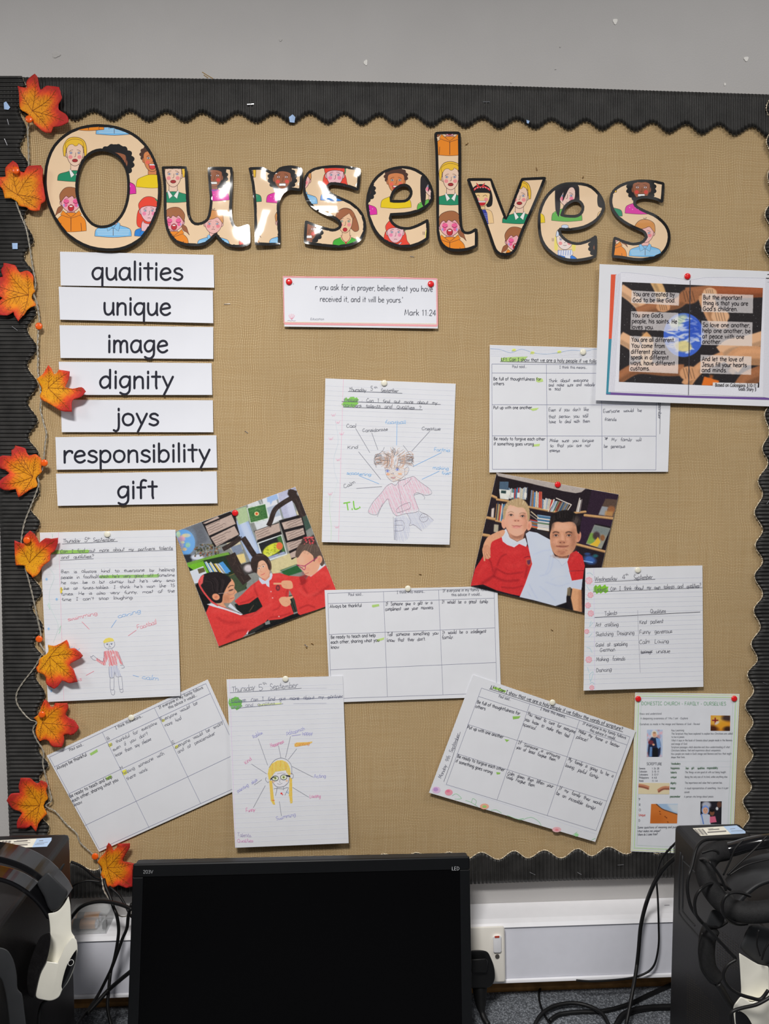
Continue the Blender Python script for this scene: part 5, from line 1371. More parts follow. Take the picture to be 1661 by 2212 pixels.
hair = [(545,1330),(530,1250),(545,1180),(580,1130),(640,1095),(700,1090),(760,1120),(790,1180),(800,1250),(780,1280),(740,1210),(620,1225),(570,1290)]
k.fill(hair, (246,224,130),0); scribble(k, hair, 1.4,9,1.0, YL, 1); scribble(k, hair, 1.5,40,0.8,(226,150,60),1)
for hl in ([(548,1330),(580,1330),(605,1560),(618,1610),(590,1605),(565,1560)],[(785,1290),(815,1310),(818,1590),(795,1595),(778,1500)]): k.fill(hl, (244,218,116),0); scribble(k, hl, 1.5,9,0.9,(226,186,80),1)
k.fill([(575,1300),(640,1225),(740,1215),(780,1290),(770,1350),(720,1395),(640,1400),(590,1350)],(232,230,236),1)
for pts in ([(575,1290),(590,1350),(640,1402),(720,1395),(772,1345),(782,1290)],[(545,1180),(600,1100),(680,1065),(760,1090),(808,1160),(810,1260)],[(512,1290),(505,1320),(530,1350),(545,1340)],[(800,1240),(828,1260),(822,1300),(800,1300)],[(640,1400),(636,1440)],[(716,1395),(712,1440)],[(636,1420),(710,1425)],[(600,1425),(636,1425),(620,1505)],[(712,1425),(770,1412),(730,1500)],[(676,1310),(668,1345),(680,1352)],[(640,1362),(670,1372),(700,1360)],[(640,1250),(700,1240),(740,1250)]): k.line(pts, 1.0,(120,122,134),2, smooth=4)
for cx, cy in ((618,1302),(716,1290)):
    k.disc((cx, cy),34,26,(206,214,190),2); k.disc((cx, cy),14,15,(150,160,90),3); k.disc((cx, cy),5,6,(50,54,50),4)
    t = np.linspace(0,2*math.pi, 22); k.line(np.stack([cx+38*np.cos(t), cy+30*np.sin(t)],1),1.5,(84,84,92),4)
k.fill([(558,1330),(585,1300),(640,1282),(590,1285),(565,1300)],(50,48,54),4); k.fill([(740,1262),(790,1268),(795,1290),(752,1280)],(50,48,54),4)
k.disc((690,1478),12,10,(220,60,60),2); k.disc((704,1492),7,6,(220,60,60),2); k.disc((596,1558),16,6,(226,130,80),2); k.line([(745,1455),(775,1480),(770,1450)],1.0,(110,150,190),2); k.disc((596,1340),16,14,(246,210,180),2); k.disc((752,1330),14,12,(246,210,180),2)
k.build('drawing', root, label='drawing of a girl with yellow hair and black glasses')

# ------------------------------------------------------------------ tilted LF1 sheet (lower right)
K12 = crop(910,1440,3.460)
root, s = sheet('worksheet', 'white worksheet tilted to the right with flowers along its bottom, lower right', 'worksheet', K12,[(388,62),(1603,480),(1300,1310),(57,942)], BOARD+0.0066,0.0030)
k = Ink(s, K12)
for pts in ([(450,160),(1560,525)],[(428,222),(1538,585)],[(345,430),(1462,795)],[(266,650),(1388,1005)],[(186,880),(1306,1225)],[(450,160),(186,880)],[(812,275),(565,998)],[(1182,400),(940,1116)],[(1560,525),(1306,1225)]): k.line(pts, 0.9,(130,132,150),1)
k.line([(170,880),(1310,1252)],0.5,(200,204,222),0)
k.build('table_lines', root)
k = Ink(s, K12); k.fill([(540,150),(575,158),(635,180),(625,194),(560,172),(535,164)],(146,190,84),0)
for pl in ([(682,372),(742,370),(728,388),(686,394)],[(622,542),(658,548),(638,564)],[(560,788),(592,792),(586,804),(564,806)]): k.fill(pl, (136,182,88),0)
k.build('highlighter_mark', root)
k = Ink(s, K12)
k.text('LF1: Can I show that we are a holy people if we follow the words of scripture?', (516,162),(1502,480),4.8,1.0, PRN, ul=1.8)
k.text('Paul said...', (576,228),(668,256),3.9,0.8, GRY); k.text('I think this means...', (888,322),(1086,388),4.0,0.85,(80,82,94)); k.text('If everyone in my family follows', (1204,430),(1528,542),4.0,0.85,(80,82,94)); k.text('this advice it would...', (1256,482),(1458,552),4.0,0.85,(80,82,94))
k.text('Be full of thoughtfulness for', (414,272),(736,362),4.5,0.95, PRN); k.text('others', (402,306),(478,326),4.5,0.95, PRN); k.text('Put up with one another', (342,460),(610,538),4.5,0.95, PRN); k.text('Be ready to forgive each other', (266,678),(620,784),4.5,0.95, PRN); k.text('if something goes wrong', (254,714),(530,802),4.5,0.95, PRN)
k.build('printed_text', root)
k = Ink(s, K12)
for t_, a, b in (('You need to care for everyone', (790,360),(1150,500)),('you know to make then feel', (772,400),(1102,530)),('special.', (756,438),(858,474)),('make my home a better', (1172,490),(1476,606)),('place!', (1156,530),(1240,562)),('If Someone is annoying', (720,576),(1034,684)),('you at least forgive them.', (708,610),(1004,708)),('My family is going to be a', (1094,702),(1432,830)),('loving, joyful family.', (1074,744),(1326,840)),('Calm down then When your', (642,804),(984,906)),('Gody Forgive them.', (634,832),(848,902)),('If my family they would', (1024,916),(1346,1036)),('be an incredible family!', (1004,954),(1296,1072))): k.hand(t_, a, b, 5.6,(66,66,78),1.3)
k.hand('Monday 9th September', (150,838),(288,505),5.6,(80,80,96),1.1); k.line([(168,860),(230,690),(292,488)],1.0,(80,80,96),1)
k.build('handwriting', root)
k = Ink(s, K12)
k.disc((112,922),32,26,(206,176,206),0); k.disc((108,918),18,14,(176,140,190),1); k.disc((205,940),30,24,(236,160,176),0); k.disc((200,930),14,10,(224,120,150),1); k.disc((472,1045),34,22,(236,176,150),0); k.disc((472,1046),16,10,(150,190,110),1); k.disc((1012,1218),34,20,(244,190,196),0); k.disc((1012,1220),14,9,(226,140,150),1); k.disc((1160,1258),16,12,(150,204,150),0)
for pts in ([(230,965),(262,950),(300,985),(250,990)],[(330,1000),(375,1015),(420,1045)],[(375,1015),(385,985),(412,1005),(400,1035)],[(520,1075),(560,1070),(600,1095)],[(640,1110),(740,1145),(820,1125),(880,1160),(896,1190)],[(730,1140),(765,1135)],[(1130,1260),(1165,1235)],[(1270,1298),(1302,1282)]): k.line(pts, 1.1,(140,190,150),1, smooth=3)
k.build('drawing', root, label='crayon flowers along the bottom edge')
# ------------------------------------------------------------------ domestic church sheet
K13 = crop(1340,1480,5.174)
root, s = sheet('information_sheet', 'white printed sheet with green border and red pins, above the right-hand computer', 'sheet', K13,[(165,82),(1332,98),(1256,1905),(115,1858)], BOARD+0.0026,0.0025, material=mat('coated_paper', (220,222,228), rough=0.5, spec=0.35, coat=0.15, coat_rough=0.3, vary=0.02))
k = Ink(s, K13)
for ins_, w, c in ((0.035,2.6,(186,208,172)),(0.012,1.6,(214,224,170))):
    c4 = s.bil(np.array([ins_, 1-ins_, 1-ins_, ins_]), np.array([ins_*0.65, ins_*0.65,1-ins_*0.65,1-ins_*0.65]))
    k.raw_line(np.vstack([c4, c4[:1]]), w, A(c),0, closed=False)
c4 = s.bil(np.array([0.06,0.94,0.94,0.06]), np.array([0.035,0.035,0.96,0.96])); k.raw_line(np.vstack([c4, c4[:1]]),0.6, A((170,190,180)),0)
k.line([(562,855),(1250,850)],0.5,(190,200,205),0); k.line([(562,905),(1245,912)],0.5,(190,200,205),0)
k.build('printed_border', root, label='green double border')
k = Ink(s, K13); TG = (130,166,140); T2 = (104,106,114)
k.text('DOMESTIC CHURCH - FAMILY - OURSELVES', (234,222),(1182,226),5.0,1.0, TG)
for t_, x0, x1, y in (('Know and understand:', 216,466,330),("A deepening awareness of 'Who I am' - Explore", 224,756,382),('Ourselves as made in the image and likeness of God - Reveal', 216,888,446),('Key Learning', 570,712,516),('The Scripture they have explored to explain how Christians are called', 570,1256,553),('to live in peace.', 570,718,590),('What it says in the book of Genesis about people made in the likeness', 570,1250,628),('and image of God.', 568,750,667),('Scripture passages which describe and show understanding of what', 568,1226,704),('Christians believe, feel and experience about uniqueness.', 568,1124,740),("How people are made in God's image and likeness and how that might", 566,1242,778),('shape their lives.', 566,724,816),
   ('The things we are good at with out being taught.', 722,1184,984),('Being the only one of its kind, unlike anything else.', 720,1200,1036),('The importance and value that a person has.', 720,1140,1102),('A visual representation of something - how it is per-', 718,1214,1162),('ceived.', 714,776,1206),('A person who brings about peace.', 712,1044,1256)):
    k.text(t_, (x0, y),(x1, y-2),2.7,0.5, T2)
k.text('SCRIPTURE', (292,892),(466,894),3.6,0.8, T2)
for i, (a, b) in enumerate((('Genesis', '1: 26 -28'),('Colossian', '3: 10 -11'),('Colossians', '3: 12-17'),('Philippians', '4: 4-8'),('Hosea', '11: 1-4'))):
    k.text(a, (208,940+i*34.5),(208+len(a)*10,940+i*34.5),2.6,0.6, T2); k.text(b, (352,941+i*34.5),(352+len(b)*9,941+i*34.5),2.6,0.6, T2)
VG = (84,112,92)
for t_, x0, x1, y in (('Vocabulary', 566,672,888),('happiness', 562,662,938),('Joys', 726,764,938),('gift', 794,826,938),('qualities', 862,942,938),('responsibility', 966,1090,936),('talents', 560,630,986),('unique', 562,628,1038),('dignity', 560,624,1104),('image', 558,616,1160),('peacemaker', 554,670,1255)): k.text(t_, (x0, y),(x1, y),2.8,0.85, VG)
for t_, x0, x1, y, c in (("'P", 202,222,1290, T2),('R', 206,226,1350, T2),('O', 205,230,1408, T2),('Unique', 204,280,1464,(190,90,84)),('D', 203,222,1525, T2)): k.text(t_, (x0, y),(x1, y),3.4,0.75, c)
for t_, x1, y in (('Some questions of meaning and purpose', 680,1602),('What makes me unique?', 450,1644),('Where do I come from?', 416,1682)): k.text(t_, (190, y),(x1, y-6),3.0,0.7, T2, slant=0.25)
k.build('printed_text', root)
R13 = 1.3/5.174
cv = Canvas(1000,330,1235,520, R13,(200,130,40))      # sunset with a cross
cv.ell(1080,390,70,60,(250,200,90),1,0.9); cv.ell(1190,370,60,40,(50,40,50),0.9,0.9); cv.ell(1030,490,60,40,(60,26,20),0.9,0.9); cv.ell(1150,440,70,40,(240,170,50),0.8,1.0); cv.ell(1200,490,50,30,(40,24,24),0.9,0.9)
cv.poly([(1052,362),(1068,362),(1068,386),(1096,386),(1096,402),(1068,402),(1068,440),(1052,440),(1052,402),(1024,402),(1024,386),(1052,386)],(120,30,40)); cv.ell(1080,422,28,14,(240,230,220),0.9,0.6,-0.6)
print_patch(cv, s, K13,[(1010,338),(1228,340),(1225,512),(1008,510)], 'picture', root, M_GLOSS_PRINT, label='sunset print with a cross')
cv = Canvas(285,490,480,810, R13,(176,190,214))       # standing figure in a dark robe
for i in range(60): cv.ell(random.uniform(290,475), random.uniform(495,800),14,18, random.choice([(150,180,220),(220,170,180),(206,206,226),(190,120,120)]),0.5,0.7)
cv.poly([(340,590),(400,580),(440,620),(450,700),(430,800),(320,800),(310,690)],(34,40,66),1,4,4); cv.poly([(395,590),(440,600),(450,690),(415,720)],(110,150,200),1,3); cv.poly([(330,690),(355,690),(352,800),(322,800)],(96,130,176),1,3); cv.poly([(362,700),(420,700),(420,800),(360,800)],(24,26,30),1,3)
cv.ell(380,548,32,40,(240,224,190),0.8,0.5); cv.ell(381,552,20,26,(214,160,130)); cv.ell(380,532,18,10,(150,120,90),0.9,0.4); cv.ell(340,640,30,24,(110,50,60),1,0.4); cv.ell(370,665,14,12,(214,160,130),1,0.4)
print_patch(cv, s, K13,[(298,498),(473,498),(470,802),(293,802)], 'picture', root, M_GLOSS_PRINT, label='print of a standing robed figure')
cv = Canvas(190,1085,560,1225, R13,(226,212,176))     # generic pair of reaching arms
for p, w in (([(195,1120),(260,1130),(320,1150)],40),([(555,1150),(480,1150),(420,1185)],40)): cv.poly(ribbon(catmull(p, 4), w),(190,130,100),1,3); cv.poly(ribbon(catmull(p, 4)+np.array([0,12.0]), w*0.4),(110,60,50),0.8,5)
print_patch(cv, s, K13,[(204,1092),(550,1094),(546,1220),(198,1216)], 'picture', root, M_GLOSS_PRINT, label='print of two arms on a cream ground')
cv = Canvas(325,1320,650,1555, R13,(196,112,50))      # shore with footprints
cv.poly([(400,1320),(660,1320),(660,1440),(600,1430),(520,1400),(460,1375)],(150,176,204),1,3); cv.poly([(520,1330),(660,1330),(660,1430),(590,1410)],(206,214,222),1,8); cv.line([(400,1328),(470,1385),(540,1410),(640,1445)],9,(60,50,50),0.9,4)
for x, y in ((440,1412),(446,1440),(500,1470),(515,1482),(530,1530)): cv.ell(x, y, 9,5,(90,40,20),0.9,0.4,0.5)
cv.ell(400,1500,90,60,(170,86,30),0.4,1.0); print_patch(cv, s, K13,[(344,1328),(642,1325),(634,1545),(332,1545)], 'picture', root, M_GLOSS_PRINT, label='print of footprints on an orange shore')
cv = Canvas(880,1290,1145,1560, R13,(34,32,40))       # woman in a white and blue headscarf with children
cv.ell(960,1340,50,40,(206,210,226),0.8,0.5); cv.poly([(895,1450),(940,1430),(1000,1450),(1010,1560),(880,1560)],(214,222,238),1,3); cv.ell(950,1395,42,52,(140,170,222)); cv.ell(950,1400,30,40,(214,166,140)); cv.line([(905,1440),(930,1555)],10,(60,100,180)); cv.poly([(912,1370),(950,1342),(990,1372),(980,1380),(950,1362),(920,1382)],(120,150,214))
cv.ell(1025,1425,26,34,(120,76,56)); cv.ell(1025,1402,26,16,(24,20,22)); cv.poly([(1000,1470),(1060,1465),(1075,1530),(1000,1540)],(206,100,130),1,3); cv.ell(1105,1335,26,34,(96,62,50)); cv.ell(1080,1380,14,18,(226,228,232)); cv.ell(940,1395,4,3,(50,36,34)); cv.ell(962,1394,4,3,(50,36,34)); cv.line([(940,1418),(960,1418)],3,(150,80,76))
print_patch(cv, s, K13,[(896,1300),(1133,1298),(1128,1555),(892,1555)], 'picture', root, M_GLOSS_PRINT, label='print of a woman in a blue-edged headscarf with children')

def fold(C, p, w, c, a):
    C.poly(ribbon(catmull(p, 4), w*0.8), c, min(1, a*1.25), w*0.45)
# ------------------------------------------------------------------ classroom photograph (left)
K5 = crop(360,1040,4.371)
C = Canvas(60,30,1660,1580,1.8/4.371,(128,130,126))
RDJ, RDD, RDL = (202,58,56),(138,30,34),(222,88,82)
C.poly([(60,470),(340,380),(430,610),(540,660),(180,780)],(112,116,124),1,3); C.poly([(190,440),(330,390),(390,560),(260,620)],(92,96,104),0.8,12)
C.poly([(640,380),(760,330),(900,680),(800,780),(700,560)],(150,168,200),1,4); C.poly([(690,390),(740,370),(860,640),(800,670)],(206,218,240),0.8,10); C.poly([(760,215),(880,170),(1000,400),(860,480)],(196,200,204),1,3)
C.poly([(900,160),(1060,105),(1140,330),(960,420)],(214,216,222),1,4); C.poly([(940,250),(1040,215),(1080,320),(980,350)],(160,170,186),1,3)
C.poly([(1050,110),(1215,50),(1290,330),(1090,350)],(170,172,196),1,4); C.poly([(1120,150),(1190,130),(1250,300),(1160,330)],(200,204,224),0.8,10)
for a, b in (((1045,170),(1100,360)),((1190,170),(1240,330)),((770,350),(880,640)),((690,590),(760,760)),((1040,720),(1090,830)),((870,180),(905,250))): C.line([a, b],16,(110,116,116),1); C.line([a, b],6,(150,158,156),1)
C.poly([(960,760),(1200,660),(1260,800),(1000,880)],(196,184,140),1,4); C.poly([(640,700),(730,680),(750,760),(660,790)],(214,192,130),1,3); C.poly([(560,580),(680,540),(720,640),(640,690)],(200,190,160),1,3); C.poly([(600,620),(700,590),(720,660),(640,700)],(120,130,150),1,3)
C.ell(1275,290,50,40,(206,196,160),1,0.3); C.poly([(1270,330),(1340,320),(1370,430),(1310,470)],(60,80,70),1,4); C.poly([(1230,140),(1260,130),(1290,260),(1250,260)],(40,34,34),1,4)
# globe
C.ell(165,575,102,122,(96,152,210),1,0.05,-0.15)
for x, y, rx, ry, c in ((140,540,36,30,(222,150,160)),(185,510,40,18,(226,196,130)),(130,600,30,34,(206,170,190)),(165,640,26,16,(226,180,120)),(200,600,22,22,(150,190,110)),(110,500,20,30,(180,200,150)),(150,575,20,12,(236,220,150))): C.ell(x, y, rx, ry, c, 0.85,0.5)
C.ell(225,560,50,100,(130,180,230),0.4,0.8); C.ell(110,620,50,90,(60,90,130),0.5,0.9); C.poly([(150,690),(230,690),(240,760),(190,770)],(40,42,48),1,6); C.ell(290,715,60,24,(206,212,226),0.9,0.5)
for i in range(120):
    x = random.uniform(260,500); y = random.uniform(575,690)-(x-260)*0.06+20; C.ell(x, y, random.uniform(5,13), random.uniform(4,9), random.choice([(60,66,50),(90,84,60),(120,112,80),(150,150,140),(130,70,40),(40,44,36)]),0.8,0.4, random.uniform(0,3))
# green bookcase
C.poly([(190,790),(590,670),(640,760),(760,1010),(640,1060),(560,900),(270,970)],(34,48,34),1,3); C.poly([(186,770),(470,690),(580,668),(596,690),(350,745),(192,800)],(104,150,60),1,2); C.poly([(190,795),(345,750),(405,870),(360,890),(260,840)],(104,168,44),1,2); C.poly([(215,850),(345,800),(385,880),(290,960),(262,965)],(214,220,232),1,2); C.poly([(290,828),(350,812),(366,850),(305,872)],(90,84,60),1,2)
C.stripes([(352,752),(500,765),(590,870),(410,865)],[(150,190,220),(226,226,220),(70,130,190),(230,220,150),(226,230,236),(60,66,70),(230,190,60),(226,226,230),(150,150,150),(226,230,236),(60,110,170)]); C.poly([(495,770),(530,755),(606,850),(560,870)],(74,140,200),1,2)
C.poly([(590,890),(690,860),(760,960),(740,1020),(650,1050)],(60,74,54),1,4); C.line([(590,890),(690,850)],8,(110,96,60))
# crumpled dark brown paper and torn cards
BRN = (50,40,38)
for pl in ([(330,385),(600,285),(650,320),(662,400),(690,500),(640,560),(450,620),(400,520)],[(820,470),(1060,385),(1085,500),(850,580),(870,520)],[(1060,370),(1275,310),(1320,500),(1350,640),(1180,740),(1120,560)]): C.poly(pl, (30,26,28),1,2)
for pl in ([(340,395),(480,330),(500,345),(365,400)],[(365,420),(595,320),(612,312),(652,400),(400,512)],[(415,530),(640,420),(682,500),(470,614)],[(830,470),(1060,392),(1075,470),(850,555)],[(1085,390),(1270,340),(1290,410),(1110,455)],[(1120,480),(1290,438),(1304,500),(1140,560)],[(1130,580),(1290,540),(1280,600),(1150,660)],[(1160,680),(1220,650),(1230,710),(1175,724)]): C.poly(pl, (176,156,146),1,2)
for x0, y0, n_ in ((375,425,4),(430,545,4),(845,490,3),(1130,400,3),(1140,500,3),(1150,590,3)):
    for i in range(n_):
        p = [(x0+j*16+i*9, y0+i*20-j*7+random.uniform(-4,4)) for j in range(random.randint(7,12))]; C.line(p, 3.5,(70,56,54),0.8)
def brown(p, w):
    q = catmull(p, 5); C.poly(ribbon(q, w), BRN, 1,2)
    for i in range(len(q)//2): C.line([q[min(i*2, len(q)-1)]+rng.uniform(-w/3, w/3,2), q[min(i*2+2, len(q)-1)]+rng.uniform(-w/3, w/3,2)],5, random.choice([(80,66,60),(30,24,24)]),0.7)
brown([(1200,80),(1190,130),(1240,200),(1290,330)],70); brown([(1190,150),(1090,210),(1020,270),(980,380),(960,420)],46); brown([(700,530),(620,590),(530,640)],44); brown([(720,530),(760,590),(790,640),(830,700)],52); brown([(600,690),(650,790),(700,870),(760,950)],100)
C.poly([(1150,75),(1220,95),(1250,160),(1170,160),(1140,120)],(48,38,36),1,4)
# pictures on the wall
C.poly([(755,250),(935,205),(968,350),(790,395)],(196,206,196),1,1); C.poly([(765,255),(930,215),(955,345),(795,388)],(56,100,54),1,2)
for i in range(50): C.line([(random.uniform(770,950), random.uniform(230,380)),(random.uniform(770,950), random.uniform(230,380))],5, random.choice([(90,140,80),(36,70,40),(120,160,90)]),0.25)
C.ell(850,305,22,20,(220,200,150)); C.ell(850,305,12,12,(190,80,40)); C.poly([(640,270),(750,235),(780,370),(680,410)],(160,180,140),1,3)
C.poly([(945,150),(1040,115),(1055,165),(1000,185),(980,225),(975,195),(950,195)],(150,176,216),1,3)
C.poly([(855,580),(1085,500),(1140,690),(910,770)],(200,206,206),1,1); C.poly([(868,588),(1078,512),(1126,680),(920,745)],(34,36,40),1,2); C.poly([(1040,530),(1080,512),(1120,660),(1100,690)],(70,120,60),0.8,6); C.ell(1000,640,100,50,(196,200,60),1,0.2,-0.45); C.ell(960,690,50,22,(206,210,90),1,0.3,-0.4); C.ell(1065,610,30,36,(226,110,70),1,0.3); C.poly([(940,720),(1110,660),(1126,680),(930,742)],(150,160,190),1,3)
for i in range(40): C.ell(random.uniform(930,1070), random.uniform(600,690),8,6,(120,130,40),0.4,0.5)
C.poly([(690,790),(790,755),(830,860),(740,885)],(60,56,56),1,2); C.ell(770,820,40,36,(206,196,200),0.9,0.6); C.poly([(1070,840),(1230,780),(1280,850),(1130,900)],(40,90,50),1,3); C.line([(1075,850),(1235,785)],6,(150,156,156))
C.poly([(640,1160),(900,1080),(1200,1100),(1260,1250),(1200,1290),(760,1450),(700,1300)],(26,30,28),1,4); C.poly([(270,980),(330,930),(420,1160),(370,1240)],(22,20,22),1,4); C.poly([(1150,1080),(1250,1060),(1260,1240),(1210,1265)],(50,62,54),1,3); C.line([(1165,1085),(1225,1250)],8,(26,30,30)); C.poly([(1195,1240),(1255,1222),(1258,1250),(1205,1275)],(130,134,132),1,2); C.poly([(830,1390),(1240,1240),(1480,1180),(1480,1230),(840,1460)],(20,20,22),1,4); C.poly([(925,1330),(970,1310),(978,1345),(935,1355)],(120,124,124),1,2); C.line([(780,1230),(820,1170)],10,(70,60,48)); C.line([(800,1420),(900,1360)],30,(48,46,44),0.8)
SKN = (226,172,142)
# middle girl
C.poly([(640,1130),(720,1060),(800,980),(870,930),(1000,870),(1070,865),(1150,890),(1290,900),(1330,940),(1280,985),(1160,980),(1150,1100),(1200,1250),(1080,1300),(960,1312),(915,1200),(860,1090),(780,1150),(680,1170)], RDJ, 1,2)
for p, w in (([(860,1085),(830,1010),(830,960)],16),([(910,1180),(960,1240),(1010,1250)],18),([(1150,1000),(1130,1080),(1160,1180)],18),([(950,1290),(1080,1270),(1180,1240)],16),([(690,1150),(760,1130),(830,1090)],14),([(1160,970),(1260,975),(1310,940)],18)): fold(C, p, w, RDD, 0.45)
for p in ([(760,1050),(860,970),(960,920)],[(1010,900),(1070,890),(1140,920)],[(960,1000),(980,1120),(1010,1200)]): fold(C, p, 22, RDL, 0.35)
C.poly([(872,905),(930,940),(985,860),(1000,880),(990,920),(935,965),(900,970),(874,935)],(206,214,230),1,2); C.poly([(930,950),(968,940),(970,1000),(945,985)],(214,222,236),1,2)
for y, x in ((1040,985),(1100,1000),(1275,1060),(1215,1030)): C.ell(x, y, 7,6,(240,180,180))
C.ell(1050,1005,20,28,(60,40,50),0.75,0.4); C.ell(1050,1005,9,14,(196,70,66),0.7,0.5)
C.poly([(880,850),(970,840),(975,900),(935,940),(890,905)],(196,140,114),1,4)
C.ell(905,825,62,92, SKN, 1,0.1,-0.25); C.ell(930,850,40,60,(206,146,118),0.5,0.9); C.ell(890,800,40,50,(240,196,168),0.5,0.9)
C.poly([(795,800),(800,730),(840,690),(890,680),(950,710),(985,770),(988,830),(965,835),(945,780),(910,745),(870,760),(850,800),(848,860),(815,850)],(54,42,40),1,2,4); C.poly([(800,780),(870,740),(860,800),(852,870),(820,845)],(50,40,38),1,3); C.line([(960,740),(985,800),(975,840)],10,(110,84,66),0.7,4); C.line([(850,700),(920,700)],8,(96,80,72),0.5)
for x, y in ((872,820),(912,803)): C.ell(x, y, 12,6,(240,232,228),1,0.3,-0.3); C.ell(x, y, 6,6,(70,66,70)); C.line([(x-16, y-14),(x, y-22),(x+16, y-20)],4,(96,66,52),0.8)
C.line([(890,820),(885,850),(900,852)],4,(180,116,96),0.8); C.line([(890,884),(905,880),(925,868)],6,(186,84,84),0.9,4)
# pointing hands
def hand_pt(tip, knuck, wrist, c):
    C.poly(ribbon(np.array([tip, knuck]),17), c, 1,1); C.poly(catmull([(knuck[0]-4, knuck[1]-22),(knuck[0]+50, knuck[1]-30),(wrist[0], wrist[1]-30),(wrist[0]+10, wrist[1]+30),(knuck[0]+50, knuck[1]+50),(knuck[0], knuck[1]+30)],4, closed=True), c, 1,2)
    for j in range(3): C.line([(knuck[0]+10+j*10, knuck[1]+8+j*14),(knuck[0]+50, knuck[1]+14+j*13)],3.5,[v*0.66 for v in c],0.7)
# right girl
C.poly([(1240,1250),(1210,1120),(1150,1010),(1190,945),(1280,985),(1330,900),(1400,850),(1500,790),(1560,900),(1600,1020),(1490,1190),(1260,1262)], RDJ, 1,2)
for p, w in (([(1330,930),(1290,985),(1330,1060)],20),([(1380,1080),(1460,1040),(1540,980)],24),([(1250,1200),(1330,1170),(1400,1190)],16),([(1330,900),(1320,850),(1280,870)],20)): fold(C, p, w, RDD, 0.45)
fold(C, [(1240,1010),(1330,1080),(1440,1040)],26, RDL, 0.35); fold(C, [(1420,890),(1490,860),(1540,930)],30, RDL, 0.3); C.poly([(1250,900),(1330,870),(1310,960),(1270,980)],(140,34,36),0.8,6)
C.poly([(1340,880),(1470,770),(1500,790),(1360,900)],(222,226,234),1,3)
C.poly([(1232,700),(1300,600),(1400,620),(1450,760),(1420,850),(1360,892),(1310,880),(1290,850),(1270,830),(1232,770)], SKN, 1,2,4); C.poly([(1330,700),(1430,720),(1420,850),(1360,885)],(206,146,118),0.5,14); C.ell(1270,740,30,40,(240,196,168),0.5,0.9)
C.poly([(1215,700),(1240,610),(1310,560),(1390,570),(1450,640),(1490,760),(1460,800),(1420,720),(1390,760),(1380,700),(1300,650),(1240,720)],(88,72,64),1,2,4)
for i in range(22): C.line([(1240+i*9,690-abs(i-10)*3),(1300+i*6,600),(1340+i*5,570)],3, random.choice([(140,118,104),(60,48,44),(110,92,80)]),0.6,3)
C.ell(1440,740,28,40,(222,160,130),1,0.2,0.2); C.ell(1442,742,14,24,(190,120,96),0.6,0.5); C.poly([(1260,600),(1290,520),(1330,540),(1390,500),(1420,600),(1340,580)],(66,54,50),1,3)
for i in range(40): C.ell(random.uniform(1285,1390), random.uniform(525,590),9,6, random.choice([(206,60,70),(170,40,56),(230,110,110),(60,40,40)]),0.8,0.4, random.uniform(0,3))
C.line([(1228,788),(1300,800),(1420,720)],8,(150,50,90)); C.line([(1235,790),(1300,835),(1310,800)],7,(150,50,90),1,3); C.ell(1268,810,24,14,(206,150,140),0.7,0.3,0.4); C.line([(1255,805),(1285,818)],4,(60,40,44)); C.line([(1305,872),(1340,862)],6,(176,90,84),0.9); C.ell(1330,830,24,20,(226,140,120),0.4,0.9)
hand_pt((1008,965),(1090,965),(1180,975),(232,172,134))
# left girl
C.poly([(370,1240),(400,1170),(470,1160),(600,1210),(720,1262),(840,1230),(960,1140),(1060,1110),(1095,1170),(1010,1240),(930,1330),(800,1400),(750,1440),(700,1490),(490,1560)], RDJ, 1,2); C.poly([(430,1330),(560,1270),(700,1330),(860,1320),(760,1440),(500,1550)], RDJ, 1,4)
for p, w in (([(470,1280),(560,1330),(700,1330)],22),([(700,1260),(790,1270),(900,1190)],16),([(560,1480),(640,1420),(760,1400)],26),([(1000,1220),(1060,1190),(1080,1140)],14)): fold(C, p, w, RDD, 0.4)
fold(C, [(740,1290),(860,1240),(1000,1150)],26, RDL, 0.35); fold(C, [(420,1230),(520,1220),(600,1250)],30, RDL, 0.3)
C.poly([(378,1160),(420,1150),(560,1200),(720,1255),(700,1264),(560,1215),(440,1182)],(214,218,228),1,2); C.poly([(600,1150),(650,1200),(720,1255),(640,1215),(580,1180)],(206,210,222),1,2); C.poly([(750,1440),(775,1400),(765,1445)],(214,218,228),1,1)
C.poly([(500,1080),(600,920),(640,960),(640,1010),(666,1045),(640,1070),(640,1110),(600,1145),(540,1150),(560,1190),(470,1150)],(206,146,112),1,2,4); C.poly([(520,1080),(590,1060),(600,1140),(540,1160)],(170,110,84),0.6,12); C.ell(610,1000,20,40,(226,170,136),0.5,0.9)
C.poly([(300,1000),(320,900),(400,860),(500,856),(570,890),(610,930),(590,960),(560,1010),(530,1080),(520,1140),(470,1150),(420,1130),(370,1080),(320,1060)],(34,28,30),1,2,4)
for i in range(16): C.line([(360+i*13,900+abs(i-8)*5),(420+i*9,950),(440+i*6,1040)],3.5, random.choice([(74,62,62),(20,16,18),(56,46,48)]),0.7,3)
C.line([(345,890),(305,950),(340,1030),(420,1130),(480,1170)],16,(206,72,72),1,5); C.poly([(320,900),(350,885),(340,960),(310,990)],(220,90,88),1,3)
C.ell(465,1090,36,30,(222,150,116),1,0.2,0.4); C.ell(468,1092,18,14,(176,104,80),0.7,0.5); C.line([(490,1058),(560,1052),(640,1020)],4,(170,150,150)); C.line([(570,1055),(600,1070),(640,1050),(635,1000)],4,(150,110,110),0.9,3); C.ell(606,1026,24,9,(110,70,56),0.7,0.8,-0.3); C.line([(592,1032),(624,1020)],5,(36,26,26),0.9); C.line([(582,1002),(605,984),(630,982)],8,(60,42,38),0.75,3); C.line([(600,1108),(634,1098)],6,(170,76,74))
